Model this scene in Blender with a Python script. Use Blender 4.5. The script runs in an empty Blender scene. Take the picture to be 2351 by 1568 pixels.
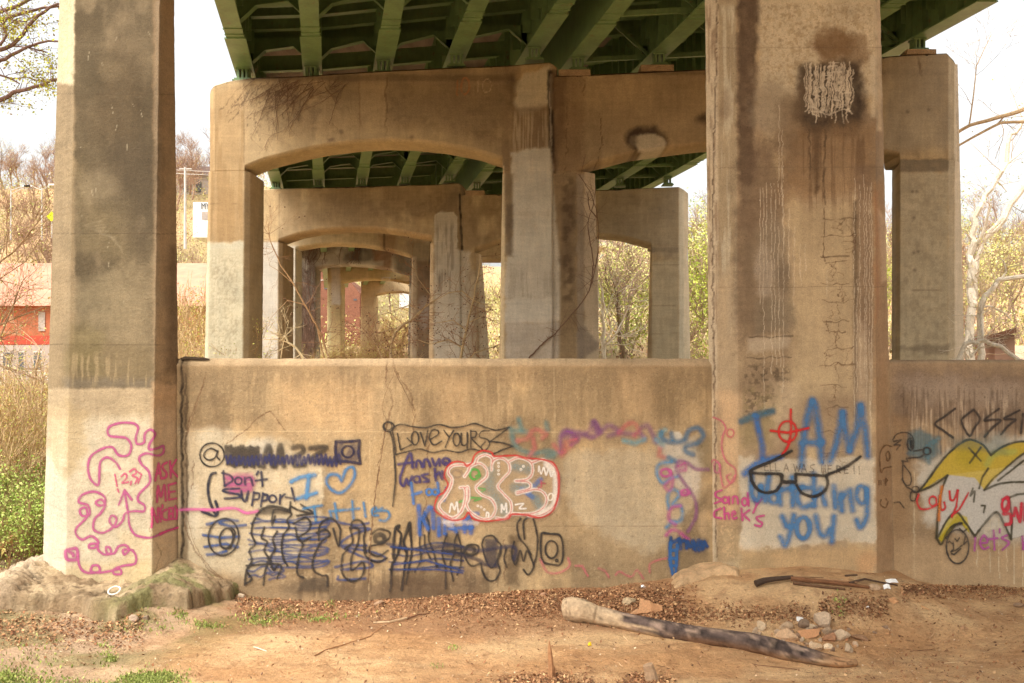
import bpy, math, random
import numpy as np
from mathutils import Vector, Matrix, noise as mnoise
random.seed(7); rng = np.random.default_rng(7)
scene = bpy.context.scene
COL = scene.collection

# ---------------------------------------------------------------- measuring frame
# The photograph was measured on a 2351 px wide print; u,v are print positions, D the distance of the surface.
F = 2100.0; CX = 1175.5; HV = 850.0; EYE = 2.65
def W(u, v, D):
    return ((u-CX)*D/F, D, EYE-(v-HV)*D/F)
def lin(c):
    c = np.asarray(c, float)/255.0
    return np.where(c <= .04045, c/12.92, ((c+.055)/1.055)**2.4)

# ---------------------------------------------------------------- numpy noise
def _h(ix, iy, s):
    n = (ix.astype(np.int64)*374761393 + iy.astype(np.int64)*668265263 + s*1442695041) & 0xffffffff
    n = ((n ^ (n >> 13))*1274126177) & 0xffffffff
    n = (n ^ (n >> 16)) & 0xffffffff
    return n/4294967295.0
def vn(x, y, s=0):
    x = np.asarray(x, float); y = np.asarray(y, float)
    ix = np.floor(x); iy = np.floor(y); fx = x-ix; fy = y-iy
    fx = fx*fx*(3-2*fx); fy = fy*fy*(3-2*fy)
    a = _h(ix, iy, s); b = _h(ix+1, iy, s); c = _h(ix, iy+1, s); d = _h(ix+1, iy+1, s)
    return (a*(1-fx)+b*fx)*(1-fy)+(c*(1-fx)+d*fx)*fy
def fbm(x, y, s=0, o=4):
    t = 0; a = .5; n = 0
    for k in range(o):
        t = t+a*vn(x*2**k+k*17.3, y*2**k-k*9.1, s+k*101); n += a; a *= .5
    return t/n
def sst(a, b, x):
    t = np.clip((x-a)/(b-a+1e-9), 0, 1); return t*t*(3-2*t)

# ---------------------------------------------------------------- stain / colour painting of concrete
def seg_d(u, v, a, b):
    ax, ay = a; bx, by = b; dx = bx-ax; dy = by-ay
    L = dx*dx+dy*dy+1e-9
    t = np.clip(((u-ax)*dx+(v-ay)*dy)/L, 0, 1)
    return np.hypot(u-ax-t*dx, v-ay-t*dy)
def poly_sd(u, v, P):
    d = np.full(u.shape, 1e9); ins = np.zeros(u.shape, bool); n = len(P)
    for i in range(n):
        a = P[i]; b = P[(i+1) % n]
        d = np.minimum(d, seg_d(u, v, a, b))
        c = ((a[1] > v) != (b[1] > v)) & (u < (b[0]-a[0])*(v-a[1])/((b[1]-a[1]) or 1e-9)+a[0])
        ins ^= c
    return np.where(ins, -d, d)
class Paint:
    def __init__(s, c1, c2, sc=90, seed=1, c3=None):
        s.ops = []; s.b = (lin(c1), lin(c2), sc, seed, None if c3 is None else lin(c3))
    def poly(s, P, c, a=1, f=6, r=8, rs=22): s.ops.append(('p', P, lin(c), a, f, r, rs)); return s
    def rect(s, u0, v0, u1, v1, c, a=1, f=5, r=6, rs=22): return s.poly([(u0,v0),(u1,v0),(u1,v1),(u0,v1)], c, a, f, r, rs)
    def ell(s, x, y, rx, ry, c, a=1, f=10, r=12, rs=26):
        return s.poly([(x+rx*math.cos(t*math.tau/20), y+ry*math.sin(t*math.tau/20)) for t in range(20)], c, a, f, r, rs)
    def line(s, P, w, c, a=1, wob=3): s.ops.append(('l', P, lin(c), a, w, wob)); return s
    def streak(s, u0, v0, u1, v1, c, a=.6, fu=4.0, fv=140., th=.55, seed=3): s.ops.append(('s', (u0,v0,u1,v1), lin(c), a, fu, fv, th, seed)); return s
    def spots(s, u0, v0, u1, v1, c, a=.6, sc=6., th=.68, seed=5): s.ops.append(('m', (u0,v0,u1,v1), lin(c), a, sc, th, seed)); return s
    def eval(s, u, v):
        c1, c2, sc, seed, c3 = s.b
        k = sst(.3, .7, fbm(u/sc, v/sc, seed))[:, None]
        C = c1*(1-k)+c2*k
        if c3 is not None:
            k = sst(.5, .75, fbm(u/sc*2.3, v/sc*1.4, seed+9))[:, None]; C = C*(1-k)+c3*k
        m = .90+.2*fbm(u/7, v/9, seed+4)
        C = C*m[:, None]
        for o in s.ops:
            if o[0] in 'pl':
                P = o[1]; pad = 40 if o[0] == 'p' else 12
                us = [p[0] for p in P]; vs = [p[1] for p in P]; bb = (min(us)-pad, min(vs)-pad, max(us)+pad, max(vs)+pad)
            else: bb = o[1]
            ix = np.nonzero((u > bb[0]) & (u < bb[2]) & (v > bb[1]) & (v < bb[3]))[0]
            if not len(ix): continue
            x = u[ix]; y = v[ix]
            if o[0] == 'p':
                _, P, c, a, f, r, rs = o
                d = poly_sd(x, y, P)+r*2*(fbm(x/rs, y/rs, 31)-.5)+r*.6*(fbm(x/4, y/4, 77)-.5)
                A = a*(1-sst(-f, f, d))*(.8+.4*fbm(x/14, y/14, 51))
            elif o[0] == 'l':
                _, P, c, a, w, wob = o
                xx = x+wob*2*(vn(x/15, y/15, 11)-.5)+wob*.8*(vn(x/4, y/4, 12)-.5); yy = y+wob*2*(vn(x/15, y/15, 21)-.5)
                d = np.full(x.shape, 1e9)
                for p, q in zip(P[:-1], P[1:]): d = np.minimum(d, seg_d(xx, yy, p, q))
                A = a*(1-sst(w*.35, w*.8, d))*(.55+.6*vn(x/9, y/9, 5))
            elif o[0] == 's':
                _, b, c, a, fu, fv, th, seed = o
                n = fbm(x/fu, y/fv, seed, 3)
                e = sst(0, 25, y-b[1])*sst(0, 40, b[3]-y+30*(vn(x/6, y*0, 3)-.5))*sst(0, 6, x-b[0])*sst(0, 6, b[2]-x)
                A = a*sst(th, th+.12, n)*e
            else:
                _, b, c, a, sc2, th, seed = o
                e = sst(0, 15, x-b[0])*sst(0, 15, b[2]-x)*sst(0, 15, y-b[1])*sst(0, 15, b[3]-y)
                A = a*sst(th-.05, th+.13, fbm(x/sc2, y/sc2, seed, 4))*e*(.5+.8*fbm(x/(sc2*5), y/(sc2*5), seed+3))
            A = np.clip(A, 0, 1)[:, None]
            C[ix] = C[ix]*(1-A)+c*A
        L = (C@np.array([.3,.59,.11]))[:, None]
        C = C*.84+L*.16*np.array([1.06,1.0,.90]); L = np.clip(C@np.array([.3,.59,.11]), .01, 1)[:, None]
        C = C*(L/.42)**.2*np.array([.95,.945,.89]); return C*np.minimum(1, .58/np.maximum(C.max(1), 1e-3))[:, None]

# ---------------------------------------------------------------- mesh helpers
def new_mesh(name, V, Fc, mat=None, parent=None, cols=None, smooth=False, attr='Col'):
    me = bpy.data.meshes.new(name)
    V = np.asarray(V, np.float32).reshape(-1, 3)
    if isinstance(Fc, np.ndarray):
        n = len(Fc); k = Fc.shape[1]
        me.vertices.add(len(V)); me.vertices.foreach_set('co', V.ravel())
        me.loops.add(n*k); me.loops.foreach_set('vertex_index', Fc.astype(np.int32).ravel())
        me.polygons.add(n); me.polygons.foreach_set('loop_start', np.arange(0, n*k, k, dtype=np.int32))
        me.update(calc_edges=True)
    else:
        me.from_pydata(V.tolist(), [], Fc); me.update()
    if cols is not None:
        c = np.asarray(cols, np.float32)
        if c.shape[1] == 3: c = np.hstack([c, np.ones((len(c), 1), np.float32)])
        at = me.color_attributes.new(attr, 'FLOAT_COLOR', 'POINT'); at.data.foreach_set('color', c.ravel().astype(np.float32))
    if smooth: me.polygons.foreach_set('use_smooth', np.ones(len(me.polygons), bool))
    if mat: me.materials.append(mat)
    o = bpy.data.objects.new(name, me); COL.objects.link(o)
    if parent: o.parent = parent
    return o
def tag(o, label=None, cat=None, group=None, kind=None):
    if label: o['label'] = label
    if cat: o['category'] = cat
    if group: o['group'] = group
    if kind: o['kind'] = kind
    return o
def empty(name, loc=(0,0,0), rz=0):
    o = bpy.data.objects.new(name, None); COL.objects.link(o); o.location = loc; o.rotation_euler = (0,0,rz)
    o.empty_display_size = .2
    return o
def rebase(root, loc):   # put an Empty's origin at its base without moving the children already built in world space
    root.location = loc
    for ch in list(root.children):
        ch.location = Vector(ch.location)-Vector(loc)
    return root
class MB:
    def __init__(s): s.v = []; s.f = []; s.c = []
    def add(s, V, Fc, c=None):
        b = len(s.v); s.v += [tuple(p) for p in V]; s.f += [tuple(i+b for i in f) for f in Fc]
        if c is not None: s.c += [tuple(c)]*len(V)
    def hexa(s, P, c=None):  # 8 points: bottom 4 then top 4
        s.add(P, [(3,2,1,0),(4,5,6,7),(0,1,5,4),(1,2,6,5),(2,3,7,6),(3,0,4,7)], c)
    def box(s, x0, x1, y0, y1, z0, z1, c=None):
        s.hexa([(x0,y0,z0),(x1,y0,z0),(x1,y1,z0),(x0,y1,z0),(x0,y0,z1),(x1,y0,z1),(x1,y1,z1),(x0,y1,z1)], c)
    def bar(s, p, q, w, h, c=None, up=(0,0,1)):
        p = Vector(p); q = Vector(q); d = (q-p).normalized(); up = Vector(up)
        x = d.cross(up)
        if x.length < 1e-4: x = d.cross(Vector((1,0,0)))
        x.normalize(); y = x.cross(d).normalized()
        P = []
        for o_ in (p, q):
            for a, b in ((-1,-1),(1,-1),(1,1),(-1,1)): P.append(o_+x*a*w/2+y*b*h/2)
        s.add(P, [(0,1,2,3),(7,6,5,4),(0,4,5,1),(1,5,6,2),(2,6,7,3),(3,7,4,0)], c)
    def tube(s, pts, rad, n=6, c=None, cap=True):
        pts = [Vector(p) for p in pts]; b = len(s.v); m = len(pts)
        if m < 2: return
        prev = None
        for i, p in enumerate(pts):
            d = (pts[min(i+1, m-1)]-pts[max(i-1, 0)])
            if d.length < 1e-9: d = Vector((0,0,1))
            d.normalize()
            if prev is None:
                x = d.cross(Vector((.3,.1,1))); 
                if x.length < .05: x = d.cross(Vector((1,0,0)))
            else: x = prev-d*prev.dot(d)
            x.normalize(); prev = x; y = d.cross(x)
            r = rad[i] if hasattr(rad, '__len__') else rad
            for k in range(n):
                a = math.tau*k/n; s.v.append(tuple(p+(x*math.cos(a)+y*math.sin(a))*r))
        for i in range(m-1):
            for k in range(n):
                k2 = (k+1) % n
                s.f.append((b+i*n+k, b+i*n+k2, b+(i+1)*n+k2, b+(i+1)*n+k))
        if cap:
            s.f.append(tuple(b+k for k in range(n))[::-1]); s.f.append(tuple(b+(m-1)*n+k for k in range(n)))
        if c is not None: s.c += [tuple(c)]*(n*m)
    def build(s, name, mat, parent=None, smooth=False):
        return new_mesh(name, s.v, s.f, mat, parent, np.array(s.c) if len(s.c) == len(s.v) and s.c else None, smooth)

# ---------------------------------------------------------------- materials
def mat_new(name):
    m = bpy.data.materials.new(name); m.use_nodes = True
    nt = m.node_tree; b = nt.nodes['Principled BSDF']; b.inputs['Roughness'].default_value = .85
    if 'Specular IOR Level' in b.inputs: b.inputs['Specular IOR Level'].default_value = .25
    return m, nt, b
def node(nt, t, **kw):
    n = nt.nodes.new(t)
    for k, v in kw.items(): setattr(n, k, v)
    return n
def noise_fac(nt, scale, detail=4, mp=(1,1,1), rough=.6, lo=.3, hi=.7, t0=.9, t1=1.1, vec=None):
    tc = node(nt, 'ShaderNodeNewGeometry')
    m = node(nt, 'ShaderNodeMapping'); m.inputs['Scale'].default_value = mp
    nt.links.new(tc.outputs['Position'], m.inputs['Vector'])
    n = node(nt, 'ShaderNodeTexNoise'); n.inputs['Scale'].default_value = scale; n.inputs['Detail'].default_value = detail; n.inputs['Roughness'].default_value = rough
    nt.links.new(m.outputs[0], n.inputs['Vector'])
    r = node(nt, 'ShaderNodeMapRange'); r.inputs['From Min'].default_value = lo; r.inputs['From Max'].default_value = hi
    r.inputs['To Min'].default_value = t0; r.inputs['To Max'].default_value = t1
    nt.links.new(n.outputs[0], r.inputs['Value'])
    return r.outputs[0], n.outputs[0]
def mul(nt, a, b):
    n = node(nt, 'ShaderNodeMath', operation='MULTIPLY'); nt.links.new(a, n.inputs[0]); nt.links.new(b, n.inputs[1]); return n.outputs[0]
def scale_col(nt, col, f):
    n = node(nt, 'ShaderNodeVectorMath', operation='SCALE'); nt.links.new(col, n.inputs[0]); nt.links.new(f, n.inputs['Scale']); return n.outputs[0]
def bump(nt, b, h, strength=.3, dist=.01):
    n = node(nt, 'ShaderNodeBump'); n.inputs['Strength'].default_value = strength; n.inputs['Distance'].default_value = dist
    nt.links.new(h, n.inputs['Height']); nt.links.new(n.outputs[0], b.inputs['Normal'])
def attr_mat(name, specs, bumps=None, rough=.85, bstr=.4, bdist=.01, attr='Col', tr=0):
    m, nt, b = mat_new(name); b.inputs['Roughness'].default_value = rough
    a = node(nt, 'ShaderNodeAttribute', attribute_name=attr)
    f = None
    for sp in specs:
        o, _ = noise_fac(nt, **sp); f = o if f is None else mul(nt, f, o)
    c = a.outputs['Color'] if f is None else scale_col(nt, a.outputs['Color'], f)
    nt.links.new(c, b.inputs['Base Color'])
    if bumps:
        h = None
        for sp in bumps:
            o, _ = noise_fac(nt, **sp)
            if h is None: h = o
            else:
                n = node(nt, 'ShaderNodeMath', operation='ADD'); nt.links.new(h, n.inputs[0]); nt.links.new(o, n.inputs[1]); h = n.outputs[0]
        bump(nt, b, h, bstr, bdist)
    return m
def flat_mat(name, rgb, specs=(), rough=.8, bumps=None, bstr=.3, bdist=.01, metal=0):
    m, nt, b = mat_new(name); b.inputs['Roughness'].default_value = rough; b.inputs['Metallic'].default_value = metal
    c = node(nt, 'ShaderNodeRGB'); c.outputs[0].default_value = (*lin(rgb), 1)
    f = None
    for sp in specs:
        o, _ = noise_fac(nt, **sp); f = o if f is None else mul(nt, f, o)
    nt.links.new(c.outputs[0] if f is None else scale_col(nt, c.outputs[0], f), b.inputs['Base Color'])
    if bumps:
        o, _ = noise_fac(nt, **bumps); bump(nt, b, o, bstr, bdist)
    return m
M = {}
M['concrete'] = attr_mat('weathered_concrete',
    [dict(scale=1.6, t0=.88, t1=1.12), dict(scale=20, detail=12, rough=.85, lo=.36, hi=.64, t0=.84, t1=1.14), dict(scale=9, mp=(1,1,.12), t0=.92, t1=1.08), dict(scale=5, mp=(.25,.25,2.2), detail=6, t0=.93, t1=1.06), dict(scale=70, detail=6, rough=.7, t0=.82, t1=1.14, lo=.35, hi=.65), dict(scale=55, detail=2, lo=.27, hi=.34, t0=.6, t1=1.0)],
    [dict(scale=28, detail=6, t0=0, t1=1), dict(scale=140, t0=0, t1=.4)], bstr=.35, bdist=.012)
M['rock'] = attr_mat('broken_concrete_rock', [dict(scale=6, t0=.8, t1=1.2), dict(scale=45, detail=8, rough=.75, t0=.78, t1=1.25)], [dict(scale=14, detail=10, rough=.72, t0=0, t1=1)], bstr=.75, bdist=.035)
M['soil'] = attr_mat('trodden_soil', [dict(scale=2.5, t0=.88, t1=1.1), dict(scale=30, detail=8, rough=.75, t0=.78, t1=1.2), dict(scale=160, t0=.8, t1=1.18)], [dict(scale=22, detail=9, rough=.7, t0=0, t1=1)], bstr=.7, bdist=.03)
M['leaf'] = attr_mat('dry_leaf', [dict(scale=60, t0=.8, t1=1.2)])
M['bark'] = attr_mat('bark', [dict(scale=20, detail=6, t0=.75, t1=1.2)], [dict(scale=35, t0=0, t1=1)], bstr=.6)
def steel_mat():
    m, nt, b = mat_new('green_steel_paint'); b.inputs['Roughness'].default_value = .38; b.inputs['Specular IOR Level'].default_value = .5
    f, _ = noise_fac(nt, 2, t0=.8, t1=1.15); f2, _ = noise_fac(nt, 12, mp=(1,1,.3), t0=.88, t1=1.1); f3, _ = noise_fac(nt, 5, detail=8, rough=.75, lo=.58, hi=.68, t0=0, t1=.75)
    mx = node(nt, 'ShaderNodeMix', data_type='RGBA'); mx.inputs[6].default_value = (*lin((116,140,92)), 1); mx.inputs[7].default_value = (*lin((126,84,56)), 1)
    nt.links.new(f3, mx.inputs[0]); nt.links.new(scale_col(nt, mx.outputs[2], mul(nt, f, f2)), b.inputs['Base Color']); return m
M['steel'] = steel_mat()
M['slab'] = flat_mat('deck_underside_concrete', (172,150,140), [dict(scale=3, mp=(1,.15,1), t0=.75, t1=1.2)])
# spray paint: colour and coverage from the mesh attribute
def paint_mat():
    m, nt, b = mat_new('spray_paint'); b.inputs['Roughness'].default_value = .7
    a = node(nt, 'ShaderNodeAttribute', attribute_name='Col')
    f, _ = noise_fac(nt, 40, t0=.85, t1=1.12)
    nt.links.new(scale_col(nt, a.outputs['Color'], f), b.inputs['Base Color'])
    f2, _ = noise_fac(nt, 90, detail=6, rough=.75, lo=.3, hi=.6, t0=.72, t1=1.0)
    mx = node(nt, 'ShaderNodeMixShader'); tr = node(nt, 'ShaderNodeBsdfTransparent')
    al = mul(nt, a.outputs['Alpha'], f2)
    nt.links.new(al, mx.inputs[0]); nt.links.new(tr.outputs[0], mx.inputs[1]); nt.links.new(b.outputs[0], mx.inputs[2])
    nt.links.new(mx.outputs[0], nt.nodes['Material Output'].inputs['Surface'])
    return m
M['spray'] = paint_mat()

# ---------------------------------------------------------------- concrete solids
class Prof:
    """column outline across its width: stops (u at base, u at top, depth behind front face); base/top given as print heights on the front face"""
    def __init__(s, D, stops, vb, vt):
        s.D = D; s.st = stops; s.zb = EYE-(vb-HV)*D/F; s.zt = EYE-(vt-HV)*D/F
    def row(s, z):
        t = (z-s.zb)/(s.zt-s.zb)
        return np.array([a+(b-a)*t for a, b, _ in s.st]), np.array([s.D+o for _, _, o in s.st])
    def surf(s, u, v):   # world positions of surface seen at print position
        D = np.full(u.shape, s.D)
        for _ in range(3):
            z = EYE-(v-HV)*D/F; t = (z-s.zb)/(s.zt-s.zb)
            U = np.array([a+(b-a)*t for a, b, _ in s.st]); I = np.array([1/(s.D+o) for _, _, o in s.st])
            inv = np.full(u.shape, I[0])
            for k in range(len(s.st)-1):
                w = np.clip((u-U[k])/(U[k+1]-U[k]+1e-9), 0, 1); mk = u >= U[k]
                inv = np.where(mk, I[k]+(I[k+1]-I[k])*w, inv)
            D = 1/inv
        return D
def column(name, prof, paint, parent, du=2.5, dv=2.5, thick=1.2, zlo=None, zhi=None, label=None, bl=None, br=None):
    px = prof.D/F
    zlo = prof.zb if zlo is None else zlo; zhi = prof.zt if zhi is None else zhi
    nz = max(2, int((zhi-zlo)/(dv*px)))+1
    zs = np.linspace(zlo, zhi, nz)
    segs = []
    u0, _ = prof.row(prof.zb)
    n_each = [max(1, int(abs(u0[k+1]-u0[k])/du)) for k in range(len(u0)-1)]
    rows = []; UV = []
    for z in zs:
        U, D = prof.row(z); I = 1/D; uu = []; ii = []
        for k, n in enumerate(n_each):
            w = np.arange(n)/n
            uu.append(U[k]+(U[k+1]-U[k])*w); ii.append(I[k]+(I[k+1]-I[k])*w)
        uu = np.concatenate(uu+[[U[-1]]]); dd = 1/np.concatenate(ii+[[I[-1]]])
        X = (uu-CX)*dd/F; Y = dd
        yb = prof.D+thick
        X = np.concatenate([X, [X[-1]+.02 if br is None else (uu[-1]+br-CX)*yb/F, X[0]-.02 if bl is None else (uu[0]+bl-CX)*yb/F]]); Y = np.concatenate([Y, [yb, yb]])
        rows.append(np.stack([X, Y, np.full(X.shape, z)], 1))
        UV.append(np.stack([np.concatenate([uu, [uu[-1], uu[0]]]), HV-(z-EYE)*F/np.concatenate([dd, [yb, yb]])], 1))
    n = len(rows[0]); V = np.concatenate(rows); UV = np.concatenate(UV)
    # slightly uneven arrises
    k = (vn(V[:, 2]*9, V[:, 0]*3, 5)-.5)*.006+(vn(V[:, 2]*40, V[:, 0]*9, 6)-.5)*.003
    V[:, 0] += k
    i = np.arange(nz-1)[:, None]*n; j = np.arange(n)[None]; j2 = (j+1) % n
    Q = np.stack([i+j, i+j2, i+n+j2, i+n+j], -1).reshape(-1, 4)
    o = new_mesh(name, V, Q, M['concrete'], parent, paint.eval(UV[:, 0], UV[:, 1]))
    if label: o['label'] = label
    return o
def interp(P, u):
    return np.interp(u, [p[0] for p in P], [p[1] for p in P])
def cap_beam(name, D, top, bot, paint, parent, thick=1.0, du=3, dv=3, dep=((0,0),(1,0)), cham=.1, label=None, flat=()):
    """cap beam with arched soffit: top/bot = print heights along the beam, dep = depth behind the face along it"""
    u0, u1 = top[0][0], top[-1][0]; n = int((u1-u0)/du)+1
    us = np.unique(np.concatenate([np.linspace(u0, u1, n), [p[0] for p in top], [p[0] for p in bot if u0 <= p[0] <= u1]]))
    vt = interp(top, us); vb = interp(bot, us); off = interp(dep, us)
    nr = max(4, int((vb.max()-vt.min())/dv/1.3)); s = D/F
    rows = []; UV = []
    for u, a, b, o_ in zip(us, vt, vb, off):
        d = D+o_; X = (u-CX)*d/F; za = EYE-(a-HV)*s; zb = EYE-(b-HV)*s
        t = np.linspace(0, 1, nr); z = zb+cham*.8+(za-zb-cham*.8)*t
        zz = np.concatenate([z[:-1], [za-.04, za, za, zb+cham*.8, zb, zb]])
        yy = np.concatenate([np.full(nr-1, d), [d, d+.04, D+thick, D+thick, D+thick-cham, d+cham]])
        z0 = zz
        rows.append(np.stack([np.full(zz.shape, X), yy, z0], 1))
        UV.append(np.stack([np.full(zz.shape, u), HV-(z0-EYE)/s], 1))
    m = len(rows[0]); V = np.concatenate(rows); UV = np.concatenate(UV)
    i = np.arange(len(us)-1)[:, None]*m; j = np.arange(m)[None]; j2 = (j+1) % m
    Q = np.stack([i+j, i+m+j, i+m+j2, i+j2], -1).reshape(-1, 4)
    # end faces as quad fans: join ring point k to ring point m-1-k
    E = []
    for base in (0, (len(us)-1)*m):
        for k in range(m//2-1):
            q = [base+k, base+k+1, base+m-2-k, base+m-1-k]
            E.append(q if base == 0 else q[::-1])
    Q = np.concatenate([Q, np.array(E)])
    o = new_mesh(name, V, Q, M['concrete'], parent, paint.eval(UV[:, 0], UV[:, 1]))
    if label: o['label'] = label
    return o

# ---------------------------------------------------------------- spray painting
def smooth_line(P, step=2.0):
    P = [np.array(p, float) for p in P]
    if len(P) == 2: return P
    out = []; Q = [2*P[0]-P[1]]+P+[2*P[-1]-P[-2]]
    for k in range(1, len(Q)-2):
        a, b, c, d = Q[k-1:k+3]; n = max(2, min(14, int(np.hypot(*(c-b))/step)))
        for t in np.arange(n)/n:
            out.append(.5*((2*b)+(-a+c)*t+(2*a-5*b+4*c-d)*t*t+(-a+3*b-3*c+d)*t**3))
    out.append(P[-1]); return out
def ringpts(x, y, rx, ry=None, a0=-90, sweep=370, n=16, rot=0):
    ry = rx if ry is None else ry; r = math.radians(rot); out = []
    for k in range(n+1):
        a = math.radians(a0+sweep*k/n); p = rx*math.cos(a); q = ry*math.sin(a)
        out.append((x+p*math.cos(r)-q*math.sin(r), y+p*math.sin(r)+q*math.cos(r)))
    return out
class Spray:
    def __init__(s, tr=(0,0,1)): s.tr = tr; s.ops = []
    def T(s, P): x, y, k = s.tr; return [(x+k*p[0], y+k*p[1]) for p in P]
    def st(s, P, w, c, a=.92, soft=.35, sm=True):
        P = s.T(P); s.ops.append(('l', smooth_line(P) if sm else P, w*s.tr[2], lin(c), a, soft)); return s
    def many(s, L, w, c, a=.92, soft=.35, sm=False):
        for P in L: s.st(P, w, c, a, soft, sm or len(P) > 3)
        return s
    def ring(s, x, y, rx, ry, w, c, a=.92, soft=.35, **k): return s.st(ringpts(x, y, rx, ry, **k), w, c, a, soft)
    def fill(s, P, c, a=.8, f=8, r=6): s.ops.append(('f', s.T(P), f*s.tr[2], lin(c), a, r*s.tr[2])); return s
    def build(s, name, surf, parent, label, step=1.4, lift=.006):
        us = np.concatenate([np.array(o[1])[:, 0] for o in s.ops]); vs = np.concatenate([np.array(o[1])[:, 1] for o in s.ops])
        pad = 14; u0, u1, v0, v1 = us.min()-pad, us.max()+pad, vs.min()-pad, vs.max()+pad
        ug = np.arange(u0, u1, step); vg = np.arange(v0, v1, step); U, V = np.meshgrid(ug, vg)
        C = np.zeros(U.shape+(3,)); A = np.zeros(U.shape)
        for o in s.ops:
            if o[0] == 'l':
                _, P, w, c, a, soft = o; d = np.full(U.shape, 1e9); m = w*.5*(1+soft)+8
                for p, q in zip(P[:-1], P[1:]):
                    i0 = max(0, int((min(p[1], q[1])-m-v0)/step)); i1 = int((max(p[1], q[1])+m-v0)/step)+2
                    j0 = max(0, int((min(p[0], q[0])-m-u0)/step)); j1 = int((max(p[0], q[0])+m-u0)/step)+2
                    d[i0:i1, j0:j1] = np.minimum(d[i0:i1, j0:j1], seg_d(U[i0:i1, j0:j1], V[i0:i1, j0:j1], p, q))
                d = d+.9*(vn(U/6, V/6, 3)-.5)+.22*w*(fbm(U/16, V/16, 13)-.5)
                den = np.clip(.62+.75*fbm(U/20, V/20, 23), 0, 1.05)
                al = a*den*(1-sst(w*.5*(1-soft), w*.5*(1+soft)+.6, d)); al = np.maximum(al, (d < 1e8)*.20*a*np.exp(-np.maximum(0, d-w*.45)/(w*.28+.5))*(d < w*.5*(1+soft)+7))
            else:
                _, P, f, c, a, r = o
                d = poly_sd(U, V, P)+r*2*(fbm(U/8, V/8, 9)-.5); al = a*(1-sst(-f, f, d))
            k = np.clip(al, 0, 1); na = k+A*(1-k)
            C = np.where(na[..., None] > 1e-4, (c*k[..., None]+C*(A*(1-k))[..., None])/np.maximum(na, 1e-4)[..., None], c); A = na
        u = U.ravel(); v = V.ravel(); Spray.n = getattr(Spray, 'n', 0)+1; D = surf(u, v)-(lift-.002+.0006*Spray.n)
        X = np.stack([(u-CX)*D/F, D, EYE-(v-HV)*D/F], 1)
        n = len(ug); i = np.arange(len(vg)-1)[:, None]*n; j = np.arange(n-1)[None]
        Q = np.stack([i+j, i+n+j, i+n+j+1, i+j+1], -1).reshape(-1, 4)
        Af = A.ravel(); Q = Q[Af[Q].max(1) > .04]
        used = np.unique(Q); mp = np.zeros(len(u), int); mp[used] = np.arange(len(used))
        o = new_mesh(name, X[used], mp[Q], M['spray'], parent, np.hstack([C.reshape(-1, 3), Af[:, None]])[used])
        o['label'] = label
        return o

# ================================================================ PIER 1 (graffiti wall)
D1 = 10.5; DW = 10.8
C1 = Prof(D1, [(97,136,.32),(150,173,0),(348,367,0),(414,400,.32)], 1349, 0)
C2 = Prof(D1, [(1632,1619,.34),(1646,1649,.22),(1697,1690,0),(2013,2009,0),(2053,2021,.30)], 1320, 0)
DARK=(104,86,62); TAN=(190,158,115); ORA=(198,156,103); LIT=(205,190,160)

pc1 = Paint((128,110,82),(108,92,66),120,3,(142,122,92))
pc1.rect(90,-60,172,1400,(160,136,102),.9,4,4)
pc1.poly([(130,-60),(172,-60),(170,195),(128,190)],(222,206,170),.9,5,8)
pc1.spots(130,-60,172,180,(190,165,120),.6,5,.55)
pc1.rect(352,-60,420,880,(168,136,98),.8,6,5).poly([(356,0),(372,0),(366,700),(354,880)],(160,138,110),.7,5,3)
pc1.poly([(385,560),(412,560),(414,860),(380,850)],(96,72,50),.6,14,10)
pc1.ell(270,230,75,110,(96,76,48),.55,45,25).ell(310,390,60,70,(92,76,54),.5,40,20).ell(205,170,40,60,(92,80,56),.4,30)
pc1.poly([(170,360),(200,430),(260,480),(300,470),(300,600),(170,560)],(150,130,92),.5,40,30)
pc1.poly([(250,330),(330,300),(352,330),(350,640),(300,620)],(104,88,66),.5,30,30)
pc1.ell(240,690,70,60,(150,134,102),.5,30,20).poly([(240,640),(345,600),(350,870),(180,880)],(166,145,110),.55,40,30)
pc1.ell(300,100,30,25,(150,128,96),.45,20).ell(255,160,26,22,(154,132,98),.4,18).ell(225,430,45,30,(152,134,104),.45,20)
for k in range(9): pc1.line([(190+k*9,520+k*3),(232+k*6,505+k*9)],3,(160,142,112),.35)
for k in range(16):
    x=random.uniform(180,345); y=random.uniform(40,720); pc1.line([(x,y),(x+random.uniform(-4,6),y+random.uniform(6,22))],1.2,(190,175,145),.6,2)
pc1.poly([(148,790),(352,790),(352,905),(148,910)],(128,108,74),.6,18,12).poly([(160,740),(240,760),(230,860),(150,850)],(126,112,62),.4,20,15)
[pc1.line([(98,v_),(412,v_+2)],1.5,(96,76,54),.5,1) for v_ in (215,535,790)]; pc1.rect(148,868,348,893,(128,114,96),.65,8,8).streak(160,800,350,900,(170,146,106),.6,7,60)
pc1.poly([(100,893),(350,890),(352,1000),(96,1010)],(184,160,126),.95,5,6)
pc1.poly([(96,960),(412,960),(416,1400),(90,1400)],(206,190,164),.85,22,10)
pc1.poly([(96,1030),(150,1030),(148,1340),(94,1340)],(214,202,180),.8,12,6)
pc1.rect(350,880,420,1400,(196,158,116),.85,8,5).rect(356,940,412,1240,(188,160,128),.5,20,10)
pc1.poly([(150,920),(200,950),(190,1060),(148,1100)],(186,158,112),.7,14,14).poly([(100,930),(150,920),(140,1090),(110,1060)],(184,160,122),.7,14,10)
pc1.poly([(270,1220),(352,1225),(350,1345),(300,1345)],(206,178,134),.5,12,8).poly([(150,1300),(345,1280),(345,1352),(150,1340)],(200,174,126),.7,14,8)
pc1.line([(350,1120),(346,1230),(372,1270),(352,1320)],1.5,(140,115,80),.8)
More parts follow.
